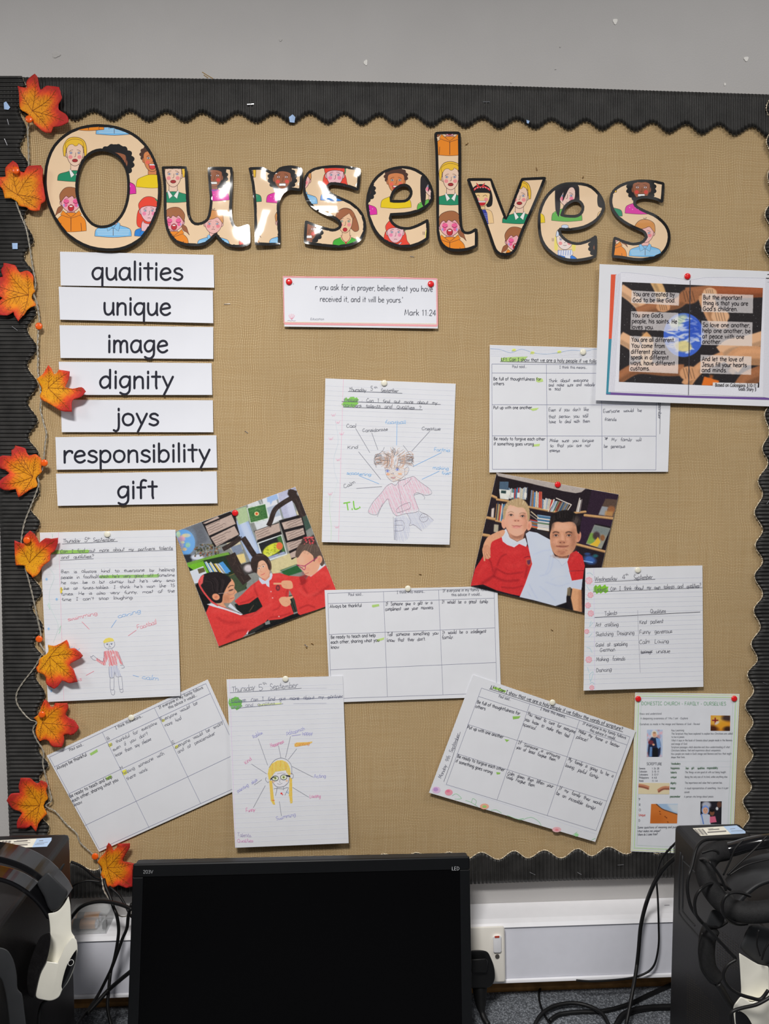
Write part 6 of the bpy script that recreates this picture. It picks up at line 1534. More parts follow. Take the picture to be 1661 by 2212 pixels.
hand_pt((1185,1092),(1120,1120),(1075,1125),(232,176,140)); C.poly([(1060,1112),(1110,1092),(1160,1110),(1172,1150),(1130,1182),(1085,1165)],(228,170,134),1,2,4)
for j in range(3): C.line([(1125+j*10,1130+j*14),(1165,1128+j*12)],4,(166,110,86),0.7)
C.line([(1110,1110),(1150,1098),(1186,1090)],15,(232,176,140))
C.soften(); C.grain(6)
PHOTO = mat('photo_paper_back', (232,232,236), rough=0.5)
root, s = sheet('photo_print', 'tilted colour photo of three children in red cardigans, left of centre', 'photograph', K5,[(75,475),(1215,50),(1641,1129),(490,1558)], BOARD+0.0026,0.0012, material=PHOTO)
print_patch(C, s, K5,[(76,476),(1214,51),(1640,1128),(491,1557)], 'printed_image', root, M_GLOSS_PRINT, res=1.55)

# ------------------------------------------------------------------ library photograph (right)
K6 = crop(1000,1010,4.614)
C = Canvas(60,40,1680,1480,1.8/4.614,(34,26,32))
C.poly([(330,50),(700,60),(1240,195),(1180,245),(1120,255),(1000,235),(700,165),(350,85)],(166,156,150),1,2); C.poly([(330,50),(1240,195),(1200,215),(700,110)],(190,180,174),0.5,14)
C.poly([(1285,210),(1560,270),(1500,520),(1230,460)],(44,30,44),1,3); C.poly([(340,85),(700,165),(640,430),(320,320)],(30,22,26),1,3); C.poly([(1190,480),(1490,520),(1400,850),(1140,740)],(46,30,48),1,4); C.poly([(1320,560),(1480,590),(1400,830),(1230,760)],(26,20,24),1,5)
WD = (190,148,100)
for a, b, w in (((340,318),(450,335),22),((285,280),(330,300),26),((655,392),(960,450),22),((1110,452),(1220,440),22),((1215,475),(1500,508),26),((235,498),(330,518),28),((330,530),(400,545),20),((665,582),(860,628),22),((200,670),(260,680),30),((1130,765),(1415,838),26)): C.line([a, b], w, WD); C.line([(a[0], a[1]+w*0.4),(b[0], b[1]+w*0.4)], w*0.3,(110,80,54),0.8)
BKS = [(176,186,196),(70,120,160),(206,200,180),(150,110,70),(226,222,210),(60,70,90),(196,60,50),(110,140,110),(230,226,220),(190,170,120),(120,150,180)]
def pick(n): return [random.choice(BKS) for _ in range(n)]
C.stripes([(455,200),(650,190),(640,320),(450,310)], pick(16)); C.poly([(365,140),(455,140),(450,230),(362,215)],(70,90,110),1,2); C.poly([(360,215),(470,225),(455,320),(370,310)],(206,206,200),1,2); C.poly([(380,228),(430,230),(428,260),(378,255)],(40,60,60),1,2)
for x in (480,540,610): C.poly([(x, 250),(x+26,252),(x+24,300),(x-2,298)],(226,222,214),1,2)
C.stripes([(680,215),(790,230),(790,405),(665,385)],[(120,130,150),(150,110,80),(90,140,190),(220,200,170),(196,190,180),(200,70,60),(190,90,70)]); C.stripes([(790,300),(950,320),(900,440),(790,410)], pick(10))
for i in range(15): C.line([(905+i*11,330+i*2),(850+i*12,440)],6, random.choice(BKS),0.95)
C.line([(930,305),(1080,370),(1040,430)],9,(216,206,196)); C.stripes([(1160,300),(1195,305),(1170,445),(1125,440)],[(190,180,170),(226,222,216),(120,110,110)])
C.stripes([(335,345),(420,360),(395,540),(318,520)], pick(8)); C.poly([(285,410),(312,400),(305,500),(280,495)],(206,190,180),1,3); C.poly([(310,565),(355,570),(350,650),(305,640)],(170,160,140),1,3)
for i in range(10): C.line([(745,475+i*15),(868,492+i*15)],12, random.choice(BKS+[(226,226,226),(90,150,200)]))
for i in range(6): C.line([(668,520+i*12),(740,535+i*12)],9, random.choice(BKS))
C.line([(680,440),(750,500)],10,(196,180,150)); C.line([(672,470),(740,520)],8,(150,140,130)); C.poly([(700,610),(850,640),(850,690),(780,700)],(40,36,40),1,3)
C.poly([(1420,310),(1540,320),(1500,490),(1350,470)],(84,66,56),1,3); C.poly([(1385,385),(1450,395),(1420,480),(1350,470)],(140,144,150),1,4); C.ell(1480,420,40,36,(150,96,60),0.9,0.6); C.poly([(1420,430),(1500,440),(1490,490),(1410,478)],(176,130,80),0.9,6)
C.poly([(1310,570),(1470,605),(1380,810),(1225,760)],(140,140,130),1,2); C.poly([(1310,575),(1465,608),(1440,680),(1285,640)],(110,120,120),0.8,8); C.poly([(1270,650),(1330,660),(1300,760),(1232,755)],(110,150,60),0.9,6); C.ell(1330,680,36,40,(60,44,50),0.9,0.5); C.poly([(1310,740),(1345,690),(1370,740),(1340,790),(1260,770)],(226,180,50),0.9,5); C.ell(1390,700,24,30,(130,84,50),0.9,0.5)
C.ell(1265,920,60,40,(60,100,170),0.9,0.7,0.3); C.line([(1200,930),(1290,945)],10,(150,190,240),0.9); C.ell(1320,880,26,16,(40,130,140),0.6,0.8); C.ell(1240,860,30,12,(50,80,140),0.8,0.8)
C.poly([(1180,1000),(1230,980),(1230,1460),(1080,1420),(1030,1290)],(28,24,28),1,4); C.poly([(160,1170),(330,1220),(340,1260),(150,1200)],(18,16,18),1,3); C.poly([(130,960),(200,700),(240,720),(200,1000)],(26,18,22),1,6)
R1, R1D, R1L = (192,46,48),(112,20,28),(214,72,68)
SK1, SK2 = (232,182,154),(206,150,120)
# left boy body
C.poly([(75,1180),(120,1010),(190,900),(270,740),(330,700),(400,680),(470,760),(620,740),(690,870),(690,1000),(620,1180),(570,1280),(480,1262),(330,1222),(200,1165)], R1,1,2)
for p, w in (([(330,1000),(300,1080),(180,1160)],26),([(440,860),(380,890),(340,980)],14),([(300,1080),(420,1130),(560,1120)],20),([(340,1010),(440,1060),(600,1040)],14),([(250,900),(280,950),(300,1040)],14),([(600,1180),(500,1200),(380,1190)],14),([(680,900),(640,1000),(620,1100)],18)): fold(C, p, w, R1D, 0.42)
for p, w in (([(150,1080),(200,1000),(250,960)],34),([(390,820),(480,850),(580,830)],40),([(420,960),(520,980),(590,950)],40)): fold(C, p, w, R1L, 0.28)
C.poly([(628,915),(678,905),(682,960),(655,985),(630,960)],(196,90,60),0.8,3); C.poly([(638,925),(672,918),(672,955),(655,972),(640,955)],(70,40,80),0.8,3); C.line([(612,900),(640,888),(676,888)],6,(90,26,36),0.8,3)
C.poly([(385,690),(400,630),(430,610),(470,700),(540,740),(620,700),(640,760),(628,790),(560,760),(510,795),(440,770),(395,735)],(220,226,236),1,2); C.line([(400,720),(470,780),(540,755)],8,(170,176,190),0.6,4)
C.poly([(430,600),(620,620),(600,710),(540,738),(470,700)],(206,150,124),1,4)
# arm of the right boy over shoulder
C.poly([(400,620),(420,640),(390,690),(290,740),(270,810),(240,800),(200,790),(240,700),(320,650)],(206,150,118),1,2,4); C.poly([(195,800),(240,770),(272,810),(268,900),(230,910),(200,870)],(196,138,108),1,2,4)
for x0, y0, x1, y1 in ((205,850,215,925),(225,860,250,905),(245,850,268,890)): C.line([(x0, y0),(x1, y1)],16,(206,150,118)); C.line([(x0+9, y0),(x1+9, y1)],3,(130,80,62),0.8)
# left boy head
C.ell(405,560,22,50,(222,160,134),1,0.2,-0.1); C.ell(660,580,24,48,(222,160,134),1,0.2,0.2); C.ell(660,582,12,28,(190,120,98),0.6,0.5)
C.ell(540,684,70,30,(140,92,74),0.7,1.0)
C.poly([(408,470),(424,400),(500,360),(600,370),(650,430),(656,520),(640,600),(600,655),(535,684),(478,660),(432,604),(414,540)],(222,170,144),1,2,4)
C.ell(618,550,30,90,(176,118,94),0.6,1.0); C.ell(440,550,20,70,(190,132,108),0.45,1.0); C.ell(500,430,90,44,(240,200,176),0.7,1.0); C.ell(470,540,34,30,(236,178,156),0.6,1.0); C.ell(590,545,30,28,(226,160,138),0.5,1.0); C.ell(535,640,50,26,(230,180,156),0.5,1.0)
C.poly([(398,510),(402,420),(430,358),(490,320),(545,306),(610,326),(655,390),(668,480),(660,530),(646,530),(636,450),(600,402),(545,398),(470,372),(440,410),(424,470),(414,520)],(172,146,110),1,3,4)
for i in range(60):
    a = random.uniform(math.pi*1.02, math.pi*1.98); r = random.uniform(0.6,0.95); C.line([(535+130*math.cos(a),445+136*math.sin(a)),(530+130*r*math.cos(a)+10,440+110*r*math.sin(a))],3.5, random.choice([(206,184,146),(134,108,78),(190,164,124),(222,204,170)]),0.5)
def eye(x, y, rx, c=(40,34,34), br=(120,90,70), bw=8):
    C.ell(x, y-2, rx*1.7, rx*1.1,(150,98,78),0.5,1.0); C.ell(x, y+1, rx, rx*0.4,(206,190,184),0.8,0.5); C.ell(x, y, rx*0.5, rx*0.44, c, 0.95,0.4)
    C.line([(x-rx*1.1, y+1),(x-rx*0.3, y-rx*0.45),(x+rx*0.5, y-rx*0.42),(x+rx*1.1, y+2)],5,(64,42,36),0.8,4); C.poly(ribbon(catmull([(x-rx*1.7, y-rx*1.2),(x-rx*0.2, y-rx*1.85),(x+rx*1.6, y-rx*1.3)],4), bw), br, 0.75,3)
eye(479,474,19); eye(594,485,19)
C.ell(535,500,16,34,(240,190,166),0.6,1.0); C.ell(535,528,34,14,(176,112,92),0.6,0.9); C.ell(520,530,7,4,(90,48,42),0.8,0.6); C.ell(552,531,7,4,(90,48,42),0.8,0.6)
C.ell(535,592,44,15,(196,122,114),0.8,0.5); C.line([(486,574),(510,582),(535,579),(562,584),(588,577)],4.5,(120,60,56),0.85,4); C.ell(535,600,24,6,(222,160,150),0.6,0.8)
# right boy body
SH = (206,214,230); SHD = (150,160,184)
C.poly([(625,660),(660,635),(740,650),(870,720),(890,830),(920,890),(1050,900),(1060,860),(1150,840),(1210,960),(1200,1040),(1180,1220),(1090,1210),(1060,1190),(1030,1290),(1030,1350),(940,1385),(700,1320),(565,1290),(620,1160),(690,960),(660,830)], SH, 1,2)
for p, w in (([(880,820),(800,830),(700,870)],12),([(870,870),(850,1000),(820,1060)],12),([(900,900),(880,1000),(840,1060),(760,1080)],14),([(1060,1150),(960,1180),(820,1140)],12),([(660,1160),(700,1240),(740,1310)],14),([(760,1180),(860,1260),(920,1330)],12),([(640,1230),(680,1290)],10),([(1040,1080),(940,1090),(880,1120)],10)): fold(C, p, w, SHD, 0.5)
C.poly([(700,700),(840,740),(860,800),(740,820)],(220,228,242),0.6,14); C.poly([(900,1000),(1020,1020),(1010,1140),(900,1120)],(226,232,244),0.5,20)
C.poly([(870,840),(900,880),(1040,905),(1030,940),(985,980),(950,930),(890,890)],(214,220,234),1,2); C.line([(900,890),(955,930),(985,980),(1040,935)],5,(140,150,170),0.7); C.poly([(1080,1140),(1180,1130),(1185,1190),(1150,1225),(1085,1200)],(196,204,222),1,3)
C.poly([(1040,940),(1070,850),(1130,830),(1190,880),(1215,980),(1205,1030),(1060,1030)], R1,1,2); C.poly([(1060,1035),(1205,1025),(1195,1110),(1085,1128)],(196,44,46),1,2); C.line([(1058,1032),(1205,1026)],6, R1D, 0.8); fold(C, [(1070,950),(1110,880),(1150,860)],22, R1L, 0.35)
C.poly([(1090,1200),(1180,1220),(1185,1440),(1100,1425),(1075,1300)],(206,152,112),1,3); C.poly([(1150,1220),(1185,1225),(1188,1440),(1150,1435)],(170,116,82),0.6,8); C.poly([(1040,1200),(1078,1190),(1070,1280),(1035,1275)],(120,106,84),0.9,4); C.poly([(920,1380),(1040,1340),(1080,1430),(1000,1420)],(24,22,26),1,4)
# right boy head
C.poly([(890,820),(1060,840),(1040,905),(960,900)],(176,120,92),1,4); C.ell(1150,690,26,56,(206,144,116),1,0.2,0.2); C.ell(1152,692,12,32,(170,106,84),0.6,0.5)
C.ell(980,880,80,24,(110,70,54),0.7,1.0)
C.poly([(868,640),(880,545),(960,510),(1080,515),(1136,590),(1140,680),(1122,790),(1070,862),(985,886),(915,862),(880,800),(868,730)],(196,142,112),1,2,4)
C.ell(1096,715,32,110,(150,100,78),0.65,1.0); C.ell(900,730,20,80,(166,112,88),0.5,1.0); C.ell(990,590,90,40,(222,172,144),0.7,1.0); C.ell(920,740,36,34,(214,156,130),0.6,1.0); C.ell(1052,735,36,34,(206,146,120),0.5,1.0); C.ell(985,846,54,30,(176,116,92),0.7,1.0)
C.poly([(862,660),(860,560),(890,470),(960,434),(1040,424),(1110,450),(1156,510),(1168,600),(1160,660),(1140,650),(1128,580),(1104,548),(1060,540),(990,546),(940,540),(892,560),(878,620)],(28,23,24),1,3,4); C.ell(1128,530,34,44,(104,90,84),0.55,1.0); C.ell(890,560,20,50,(60,48,44),0.5,1.0)
for i in range(36):
    a = random.uniform(math.pi*1.05, math.pi*1.95); C.line([(1013+150*math.cos(a),585+150*math.sin(a)),(1013+140*math.cos(a),596+100*math.sin(a))],4, random.choice([(62,54,52),(14,12,14)]),0.5)
eye(927,677,20,(34,26,26),(56,38,34),12); eye(1056,677,20,(34,26,26),(56,38,34),12)
C.ell(990,700,15,44,(222,168,140),0.6,1.0); C.ell(988,744,38,16,(156,98,78),0.6,0.9); C.ell(970,748,8,5,(80,44,38),0.7,0.6); C.ell(1008,748,8,5,(80,44,38),0.7,0.6); C.line([(1018,690),(1024,730)],9,(156,104,82),0.4)
C.ell(988,786,62,14,(150,92,76),0.6,0.8); C.line([(930,782),(958,786),(988,790),(1022,787),(1052,778)],6,(112,58,50),0.85,4); C.ell(988,802,34,7,(206,140,122),0.5,0.8)
for x, y in ((960,836),(1005,842),(985,858),(1030,826)): C.ell(x, y, 14,8,(150,92,74),0.35,0.9)
C.soften(); C.grain(6)
root, s = sheet('photo_print', 'tilted colour photo of two boys in front of bookshelves, right of centre', 'photograph', K6,[(335,52),(1552,268),(1273,1465),(75,1182)], BOARD+0.0048,0.0010, material=PHOTO)
# far corner of the print lies under the page headed Wednesday
print_patch(C, s, K6,[(336,53),(1551,269),(1272,1464),(76,1181)], 'printed_image', root, M_GLOSS_PRINT, res=1.55)
# ------------------------------------------------------------------ fairy-light garland: wire, leaves, pins
class LeafSurf:
    def __init__(s, c, R, base, h, seed):
        s.c, s.R, s.base, s.h = np.array(c, float), R, base, h
        r = np.random.RandomState(seed); s.ph = r.uniform(0,6.28,3)
    def dep(s, p):
        p = np.asarray(p, float).reshape(-1,2); d = p-s.c; r = np.linalg.norm(d, axis=1)/s.R; a = np.arctan2(d[:, 1], d[:, 0])
        return s.base + s.h*r**1.4*(0.65+0.35*np.sin(2*a+s.ph[0])) + 0.0011*np.sin(7*a+s.ph[1])*np.minimum(r, 1)
    def pts(s, p, off=0.0):
        p = np.asarray(p, float).reshape(-1,2)
        return P(p[:, 0], p[:, 1], s.dep(p)+off)
def leaf_material():
    M = mat('autumn_leaf_fabric', rough=0.6, spec=0.3, attr=True, vary=0.10, vscale=90, bump=0.3, bscale=500)
    nt = M.node_tree; b = nt.nodes['Principled BSDF']; src = b.inputs['Base Color'].links[0].from_socket
    tc = nt.nodes.new('ShaderNodeTexCoord')
    f = noise(nt, tc.outputs['Object'],620,3); g = noise(nt, tc.outputs['Object'],70,2)
    m_ = nmath(nt, 'MULTIPLY', nmath(nt, 'MULTIPLY', nmath(nt, 'SUBTRACT', f, 0.50),9.0, True), nmath(nt, 'MULTIPLY', nmath(nt, 'SUBTRACT', g, 0.36),3.0, True), True)
    mx = nt.nodes.new('ShaderNodeMix'); mx.data_type = 'RGBA'; nt.links.new(nmath(nt, 'MULTIPLY', m_, 0.85), mx.inputs[0]); nt.links.new(src, mx.inputs[6]); mx.inputs[7].default_value = A((120,62,22))
    nt.links.new(mx.outputs[2], b.inputs['Base Color'])
    return M
M_LEAF = leaf_material()
def leaf(label, cf, outline, center, base, h=0.006, red=0.0, seed=1, yel=0.0):
    q = cf(outline); c = cf([center])[0]
    q = catmull(q, 3, closed=True, corner=0.55)
    q = q + np.random.RandomState(seed).uniform(-0.35,0.35, q.shape)
    rad = np.linalg.norm(q-c, axis=1); R = rad.max()
    s = LeafSurf(c, R, base, h, seed)
    V = [Vector((float(x), float(y))) for x, y in q]; n = len(q); Ed = [(i, (i+1) % n) for i in range(n)]
    x0, y0 = q.min(0); x1, y1 = q.max(0)
    g = np.stack(np.meshgrid(np.arange(x0, x1,4.0), np.arange(y0, y1,4.0)),-1).reshape(-1,2) + np.random.RandomState(seed+3).uniform(-1,1,(1,2))
    g = g[inpoly(g, q)]; g = g[segdist(g, q) > 1.6]
    V += [Vector((float(x), float(y))) for x, y in g] + [Vector((float(c[0]), float(c[1])))]
    r = delaunay_2d_cdt(V, Ed, [],0,0.01)
    v2 = np.array([(a[0], a[1]) for a in r[0]]); tri = np.array([t for t in r[2] if len(t) == 3]); tri = tri[inpoly(v2[tri].mean(1), q)]
    d = v2-c; rr = np.linalg.norm(d, axis=1); a = np.arctan2(d[:, 1], d[:, 0])
    aq = np.arctan2((q-c)[:, 1],(q-c)[:, 0]); od = np.argsort(aq)
    edge = np.interp(a, np.concatenate([aq[od]-2*math.pi, aq[od], aq[od]+2*math.pi]), np.tile(rad[od],3))
    t = 0.62*rr/R + 0.38*np.clip(rr/np.maximum(edge, 1),0,1.1) + red + 0.06*np.sin(a*5+seed) + 0.04*np.sin(d[:, 0]*0.5)*np.sin(d[:, 1]*0.43)
    t = np.clip((t-0.42)/0.44,0,1)
    stops = np.array([0,0.35,0.62,1.0]); cols = np.array([lin_arr(np.array(k, float)) for k in ((232,150+yel, 24),(226,122+yel, 24),(216,74,32),(166,36,36))])
    col = np.stack([np.interp(t, stops, cols[:, i]) for i in range(3)]+[np.ones(len(t))],1)
    root = thing('autumn_leaf', label, 'leaf', tuple(P1(c[0], c[1], base)), 'fabric leaves of the garland')
    o = mesh_obj('leaf_blade', s.pts(v2), tri[:, ::-1], M_LEAF, root, smooth=True, vcol=col)
    md = o.modifiers.new('thickness', 'SOLIDIFY'); md.thickness = 0.0005; md.offset = -1
    k = Ink(s, None, 0.0003); VN = (112,58,20)
    # main veins run to the lobe tips
    qs = catmull(cf(outline),1, closed=True); ra = np.linalg.norm(qs-c, axis=1); N = len(qs)
    tips = [i for i in range(N) if ra[i] >= ra[i-1] and ra[i] >= ra[(i+1) % N] and ra[i] > 0.45*R]
    rs = np.random.RandomState(seed+9)
    for i in tips:
        e = qs[i]; v = e-c; L = np.linalg.norm(v); nrm = np.array([-v[1], v[0]])/L
        bend = rs.uniform(-0.06,0.06)*L
        path = np.array([c, c+v*0.3+nrm*bend, c+v*0.6+nrm*bend*1.2, c+v*0.88])
        k.raw_line(catmull(path, 4),0.85, A(VN),0)
        for f in (0.25,0.38,0.5,0.62,0.74):
            for sg in (-1,1):
                p0 = c+v*f+nrm*bend*min(1, f*2); dr = v/L*0.75+nrm*sg*0.66; ln = L*0.27*(1.05-f)*rs.uniform(0.7,1.2)
                p = np.array([p0, p0+dr*ln*0.5+nrm*sg*ln*0.05, p0+dr*ln]); p = p[inpoly(p, q)]
                if len(p) > 1: k.raw_line(p, 0.45, A(VN),0)
    k.build('veins', root, label='dark leaf veins')
    return s
cA, cB, cC, cD, cE, cF = crop(0,140,3.955), crop(0,560,7.371), crop(0,540,3.322), crop(0,840,8.195), crop(0,1080,5.268), crop(0,1480,5.027)
cG = crop(0,1780,5.033)
LB = BOARD+0.0118
leaf('orange and red fabric leaf at the top left corner of the board', cA, [(297,75),(320,105),(335,180),(348,215),(385,185),(410,178),(505,190),(520,245),(528,290),(500,340),(505,385),(560,420),(585,465),(580,490),(520,520),(455,530),(437,580),(385,578),(340,545),(290,500),(270,460),(225,410),(180,385),(165,350),(163,250),(150,180),(185,190),(230,195),(225,150),(245,115)],(275,392), LB, 0.007,0.05,1)
leaf('orange fabric leaf touching the left of the capital O', cA, [(110,820),(150,850),(170,905),(205,920),(235,870),(290,860),(350,858),(365,900),(362,980),(375,1060),(385,1160),(350,1190),(340,1240),(310,1250),(255,1240),(220,1215),(165,1205),(145,1170),(95,1140),(40,1140),(20,1060),(-10,1030),(-14,960),(50,955),(45,880)],(150,1110), LB, 0.006,-0.03,2)
leaf("red-tipped fabric leaf left of the cards reading 'qualities' and 'unique', cut by the photo's edge", cB, [(55,55),(240,95),(290,180),(330,205),(420,180),(480,205),(530,280),(530,380),(545,470),(555,510),(520,550),(505,620),(565,710),(570,740),(500,760),(430,810),(380,890),(345,915),(290,990),(225,880),(215,835),(110,895),(-30,880),(-90,760),(40,610),(-120,560),(-140,400),(-40,300),(45,280),(15,170),(50,110)],(455,570), LB, 0.006,0.0,3)
leaf("orange fabric leaf lying over the cards reading 'dignity' and 'joys'", cC, [(345,825),(370,855),(385,890),(405,885),(420,860),(500,870),(495,920),(465,985),(520,995),(585,985),(615,1015),(580,1055),(530,1070),(515,1095),(515,1160),(440,1155),(390,1125),(340,1095),(300,1075),(285,1045),(300,1010),(290,970),(262,925),(290,905),(315,880)],(345,990), LB+0.002,0.012,0.03,4,10)
leaf("orange fabric leaf left of the card reading 'responsibility'", cD, [(270,1000),(440,1050),(480,1140),(520,1180),(640,1160),(730,1250),(740,1320),(725,1400),(735,1470),(650,1555),(630,1590),(660,1680),(650,1735),(540,1780),(420,1865),(325,1925),(275,1775),(110,1800),(-10,1750),(-50,1690),(0,1620),(60,1570),(165,1495),(100,1440),(0,1400),(-50,1300),(0,1200),(60,1180),(200,1190),(205,1080),(250,1060)],(580,1555), LB, 0.006,0.0,5)
leaf('orange fabric leaf over the top left corner of the far-left page', cE, [(340,350),(390,385),(425,440),(445,490),(515,435),(580,440),(660,430),(655,500),(620,580),(575,620),(565,690),(480,760),(440,840),(370,885),(345,850),(300,810),(280,745),(180,745),(170,650),(165,560),(165,460),(210,480),(270,500),(265,440),(290,395)],(335,715), LB+0.002,0.009,0.05,6,10)
leaf('bright orange fabric leaf over the lower left of the far-left page', cE, [(760,1590),(780,1640),(785,1690),(850,1690),(910,1735),(945,1775),(900,1810),(810,1855),(790,1880),(840,1940),(880,2070),(790,2085),(705,2055),(660,2120),(615,2150),(530,2100),(520,2020),(490,1985),(430,1960),(410,1910),(440,1870),(450,1810),(520,1760),(550,1720),(545,1650),(620,1660),(690,1630)],(565,1785), LB+0.003,0.010,0.0,7,10)
leaf('orange fabric leaf with a pin in it, just below the far-left page', cF, [(485,155),(525,185),(550,235),(580,235),(600,195),(730,195),(740,245),(710,320),(745,350),(810,385),(855,460),(835,500),(780,545),(735,535),(690,545),(695,615),(670,675),(560,665),(530,610),(475,595),(430,615),(400,560),(385,490),(405,410),(365,355),(430,310),(440,250)],(460,410), LB-0.001,0.004,0.03,8)
leaf('orange fabric leaf just above the left-hand computer tower', cF, [(225,1010),(330,1012),(385,1060),(420,1060),(440,1035),(490,1050),(515,1090),(500,1150),(520,1230),(490,1270),(475,1320),(510,1400),(490,1420),(440,1470),(415,1510),(390,1595),(335,1525),(280,1560),(185,1555),(185,1480),(240,1390),(200,1365),(140,1350),(70,1255),(120,1180),(215,1170),(200,1100)],(430,1305), LB, 0.008,0.0,9)
leaf('lowest orange fabric leaf, at the left corner of the monitor', cG, [(1180,205),(1215,240),(1230,290),(1265,260),(1280,215),(1410,210),(1410,260),(1370,320),(1330,405),(1460,430),(1440,500),(1440,680),(1370,695),(1290,665),(1240,690),(1160,685),(1130,610),(1095,550),(1110,490),(1060,420),(1085,370),(1150,300),(1160,240)],(1165,475), LB, 0.008,0.03,10)

# twisted clear wire
M_WIRE = mat('clear_wire_plastic', (158,152,140), rough=0.16, spec=0.6, alpha=0.8, coat=0.6, coat_rough=0.08, vary=0.08)
wp = [(63,262),(60,285),(61,310),(62,340),(60,370),(40,415),(34,432),(45,465),(56,492),(62,520),(67,552),(71,580),(77,612),(73,634),(79,652),(83,675),(85,692),(83,713),(81,745),(82,775),(82,804),(87,840),(88.5,866),(87,883),(94,913),(100,936),(97,962),(94.6,991),(92,1012),(82,1030),(84,1045),(73,1078),(64.5,1099),(53,1129),(47,1160),(46,1190),(54,1224),(62.6,1255),(70,1285),(76,1312),(83,1345),(88,1370),(87,1391),(97,1408),(89,1416),(76,1440),(49,1475),(36,1498),(37,1520),(52,1542),(66,1555),(79,1560),(73,1570),(71.6,1580),(79.6,1599),(93.5,1623),(92.5,1649),(99.5,1681),(107,1709),(111,1729),(99,1741),(119,1752.5),(143,1780),(165,1800),(173,1820),(199,1844),(211,1857),(216,1875),(220.5,1899),(224.5,1923),(238,1945),(248,1961),(258,1978),(272,1979),(284,1970)]
cl = catmull(wp, 8)
dpt = BOARD+0.0086+0.0005*np.sin(np.arange(len(cl))*0.19)
over = np.array([max([sf.dep(p)[0] for sf in SHEETS if inpoly(p[None, :], sf.q)[0]] or [0]) for p in cl])
dpt = np.maximum(dpt, over+0.0015)
late = np.clip((cl[:, 1]-1890)/60.0,0,1)
dpt = dpt + late*0.03
ctr = P(cl[:, 0], cl[:, 1], dpt)
seg = np.r_[0, np.cumsum(np.linalg.norm(np.diff(ctr, axis=0), axis=1))]
root = thing('light_wire', 'clear twisted wire of a light string running down the left border', 'wire', tuple(ctr[-1]))
for ph, nm in ((0, 'wire_strand'),(math.pi, 'wire_strand')):
    tw = seg*2*math.pi/0.016+ph
    off = np.stack([np.cos(tw)*0.0007,-np.abs(np.sin(tw))*0.0006*np.sign(np.sin(tw)), np.sin(tw)*0.0003],1)
    t = MB(); t.tube([Vector(v) for v in ctr+off],0.00068,6); t.build(nm, M_WIRE, root, smooth=True)

# push pins
M_PIN = {'white': mat('cream_pin_plastic', (236,232,214), rough=0.3, spec=0.5, coat=0.4), 'red': mat('red_pin_plastic', (206,26,30), rough=0.3, spec=0.5, coat=0.4), 'orange': mat('orange_pin_plastic', (240,96,20), rough=0.3, spec=0.5, coat=0.4)}
M_PINS = mat('pin_steel', (180,180,184), rough=0.3, metallic=0.9)
def pin(x, y, colr, label, dep=None, r=0.0046):
    p = np.array([[x, y]], float)
    if dep is None:
        dep = max([sf.dep(p)[0] for sf in SHEETS if inpoly(p, sf.q)[0]] or [BOARD+0.001])
    c = P1(x, y, dep)
    root = thing('push_pin', label, 'pin', tuple(c), colr+' pins')
    t = MB(); t.lathe([(r*0.72,0.0),(r*0.95,0.0006),(r, 0.0012),(r*0.99,0.0019),(r*0.9,0.0025),(r*0.66,0.0030),(r*0.33,0.0032),(0.00005,0.0033)], c, n=24); t.build('pin_head', M_PIN[colr], root, smooth=True)
    t = MB(); t.tube([c+Vector((0,0.0005,0)), c+Vector((0,0.007,0))],0.0005,6); t.build('pin_shaft', M_PINS, root)
for x, y, l in ((829.7,827.6, 'cream push pin above the drawn boy in the pink hoodie'),(1258.7,760.7, 'cream push pin just left of the open-book poster'),(232.3,1154, 'cream push pin at the top of the far-left page'),(880.8,1271, 'cream push pin at the top of the level middle worksheet'),(1377,1231, 'cream push pin at the top of the page headed Wednesday'),(284,1549.5, 'cream push pin on the steeply tilted worksheet at lower left'),(616.7,1466, 'cream push pin above the drawn girl with yellow hair'),(1192.7,1516.6, 'cream push pin on the tilted worksheet with flowers')): pin(x, y, 'white', l)
for x, y, l in ((624.4,609, 'red push pin in the left end of the prayer card'),(930.4,614, 'red push pin in the right end of the prayer card'),(1484,597.4, 'red push pin at the top of the open-book poster'),(508.2,1108, 'red push pin in the photo of three children'),(1204.2,1046.8, 'red push pin in the photo of two boys'),(1377.7,1509, 'red push pin in the left corner of the green-bordered sheet'),(1585,1508.6, 'red push pin in the right corner of the green-bordered sheet')): pin(x, y, 'red', l)
for x, y, l, d in ((63.5,258.5, 'orange push pin at the foot of the topmost leaf', LB+0.004),(35,369, 'orange push pin in the leaf beside the capital O', LB+0.006),(84.8,705, "orange push pin on the wire, left of the card reading 'image'", BOARD+0.0095),(96.6,1000, "orange push pin at the edge of the leaf by 'responsibility'", LB+0.004),(58.8,1167, 'orange push pin in the leaf at the top of the far-left page', LB+0.008),(85.4,1380, 'orange push pin on the wire above the brightest leaf', BOARD+0.0095),(91.2,1542.7, 'orange push pin in the leaf below the far-left page', LB+0.004),(206,1849, 'orange push pin beside the lowest leaf', BOARD+0.009)): pin(x, y, 'orange', l, d, 0.0050)
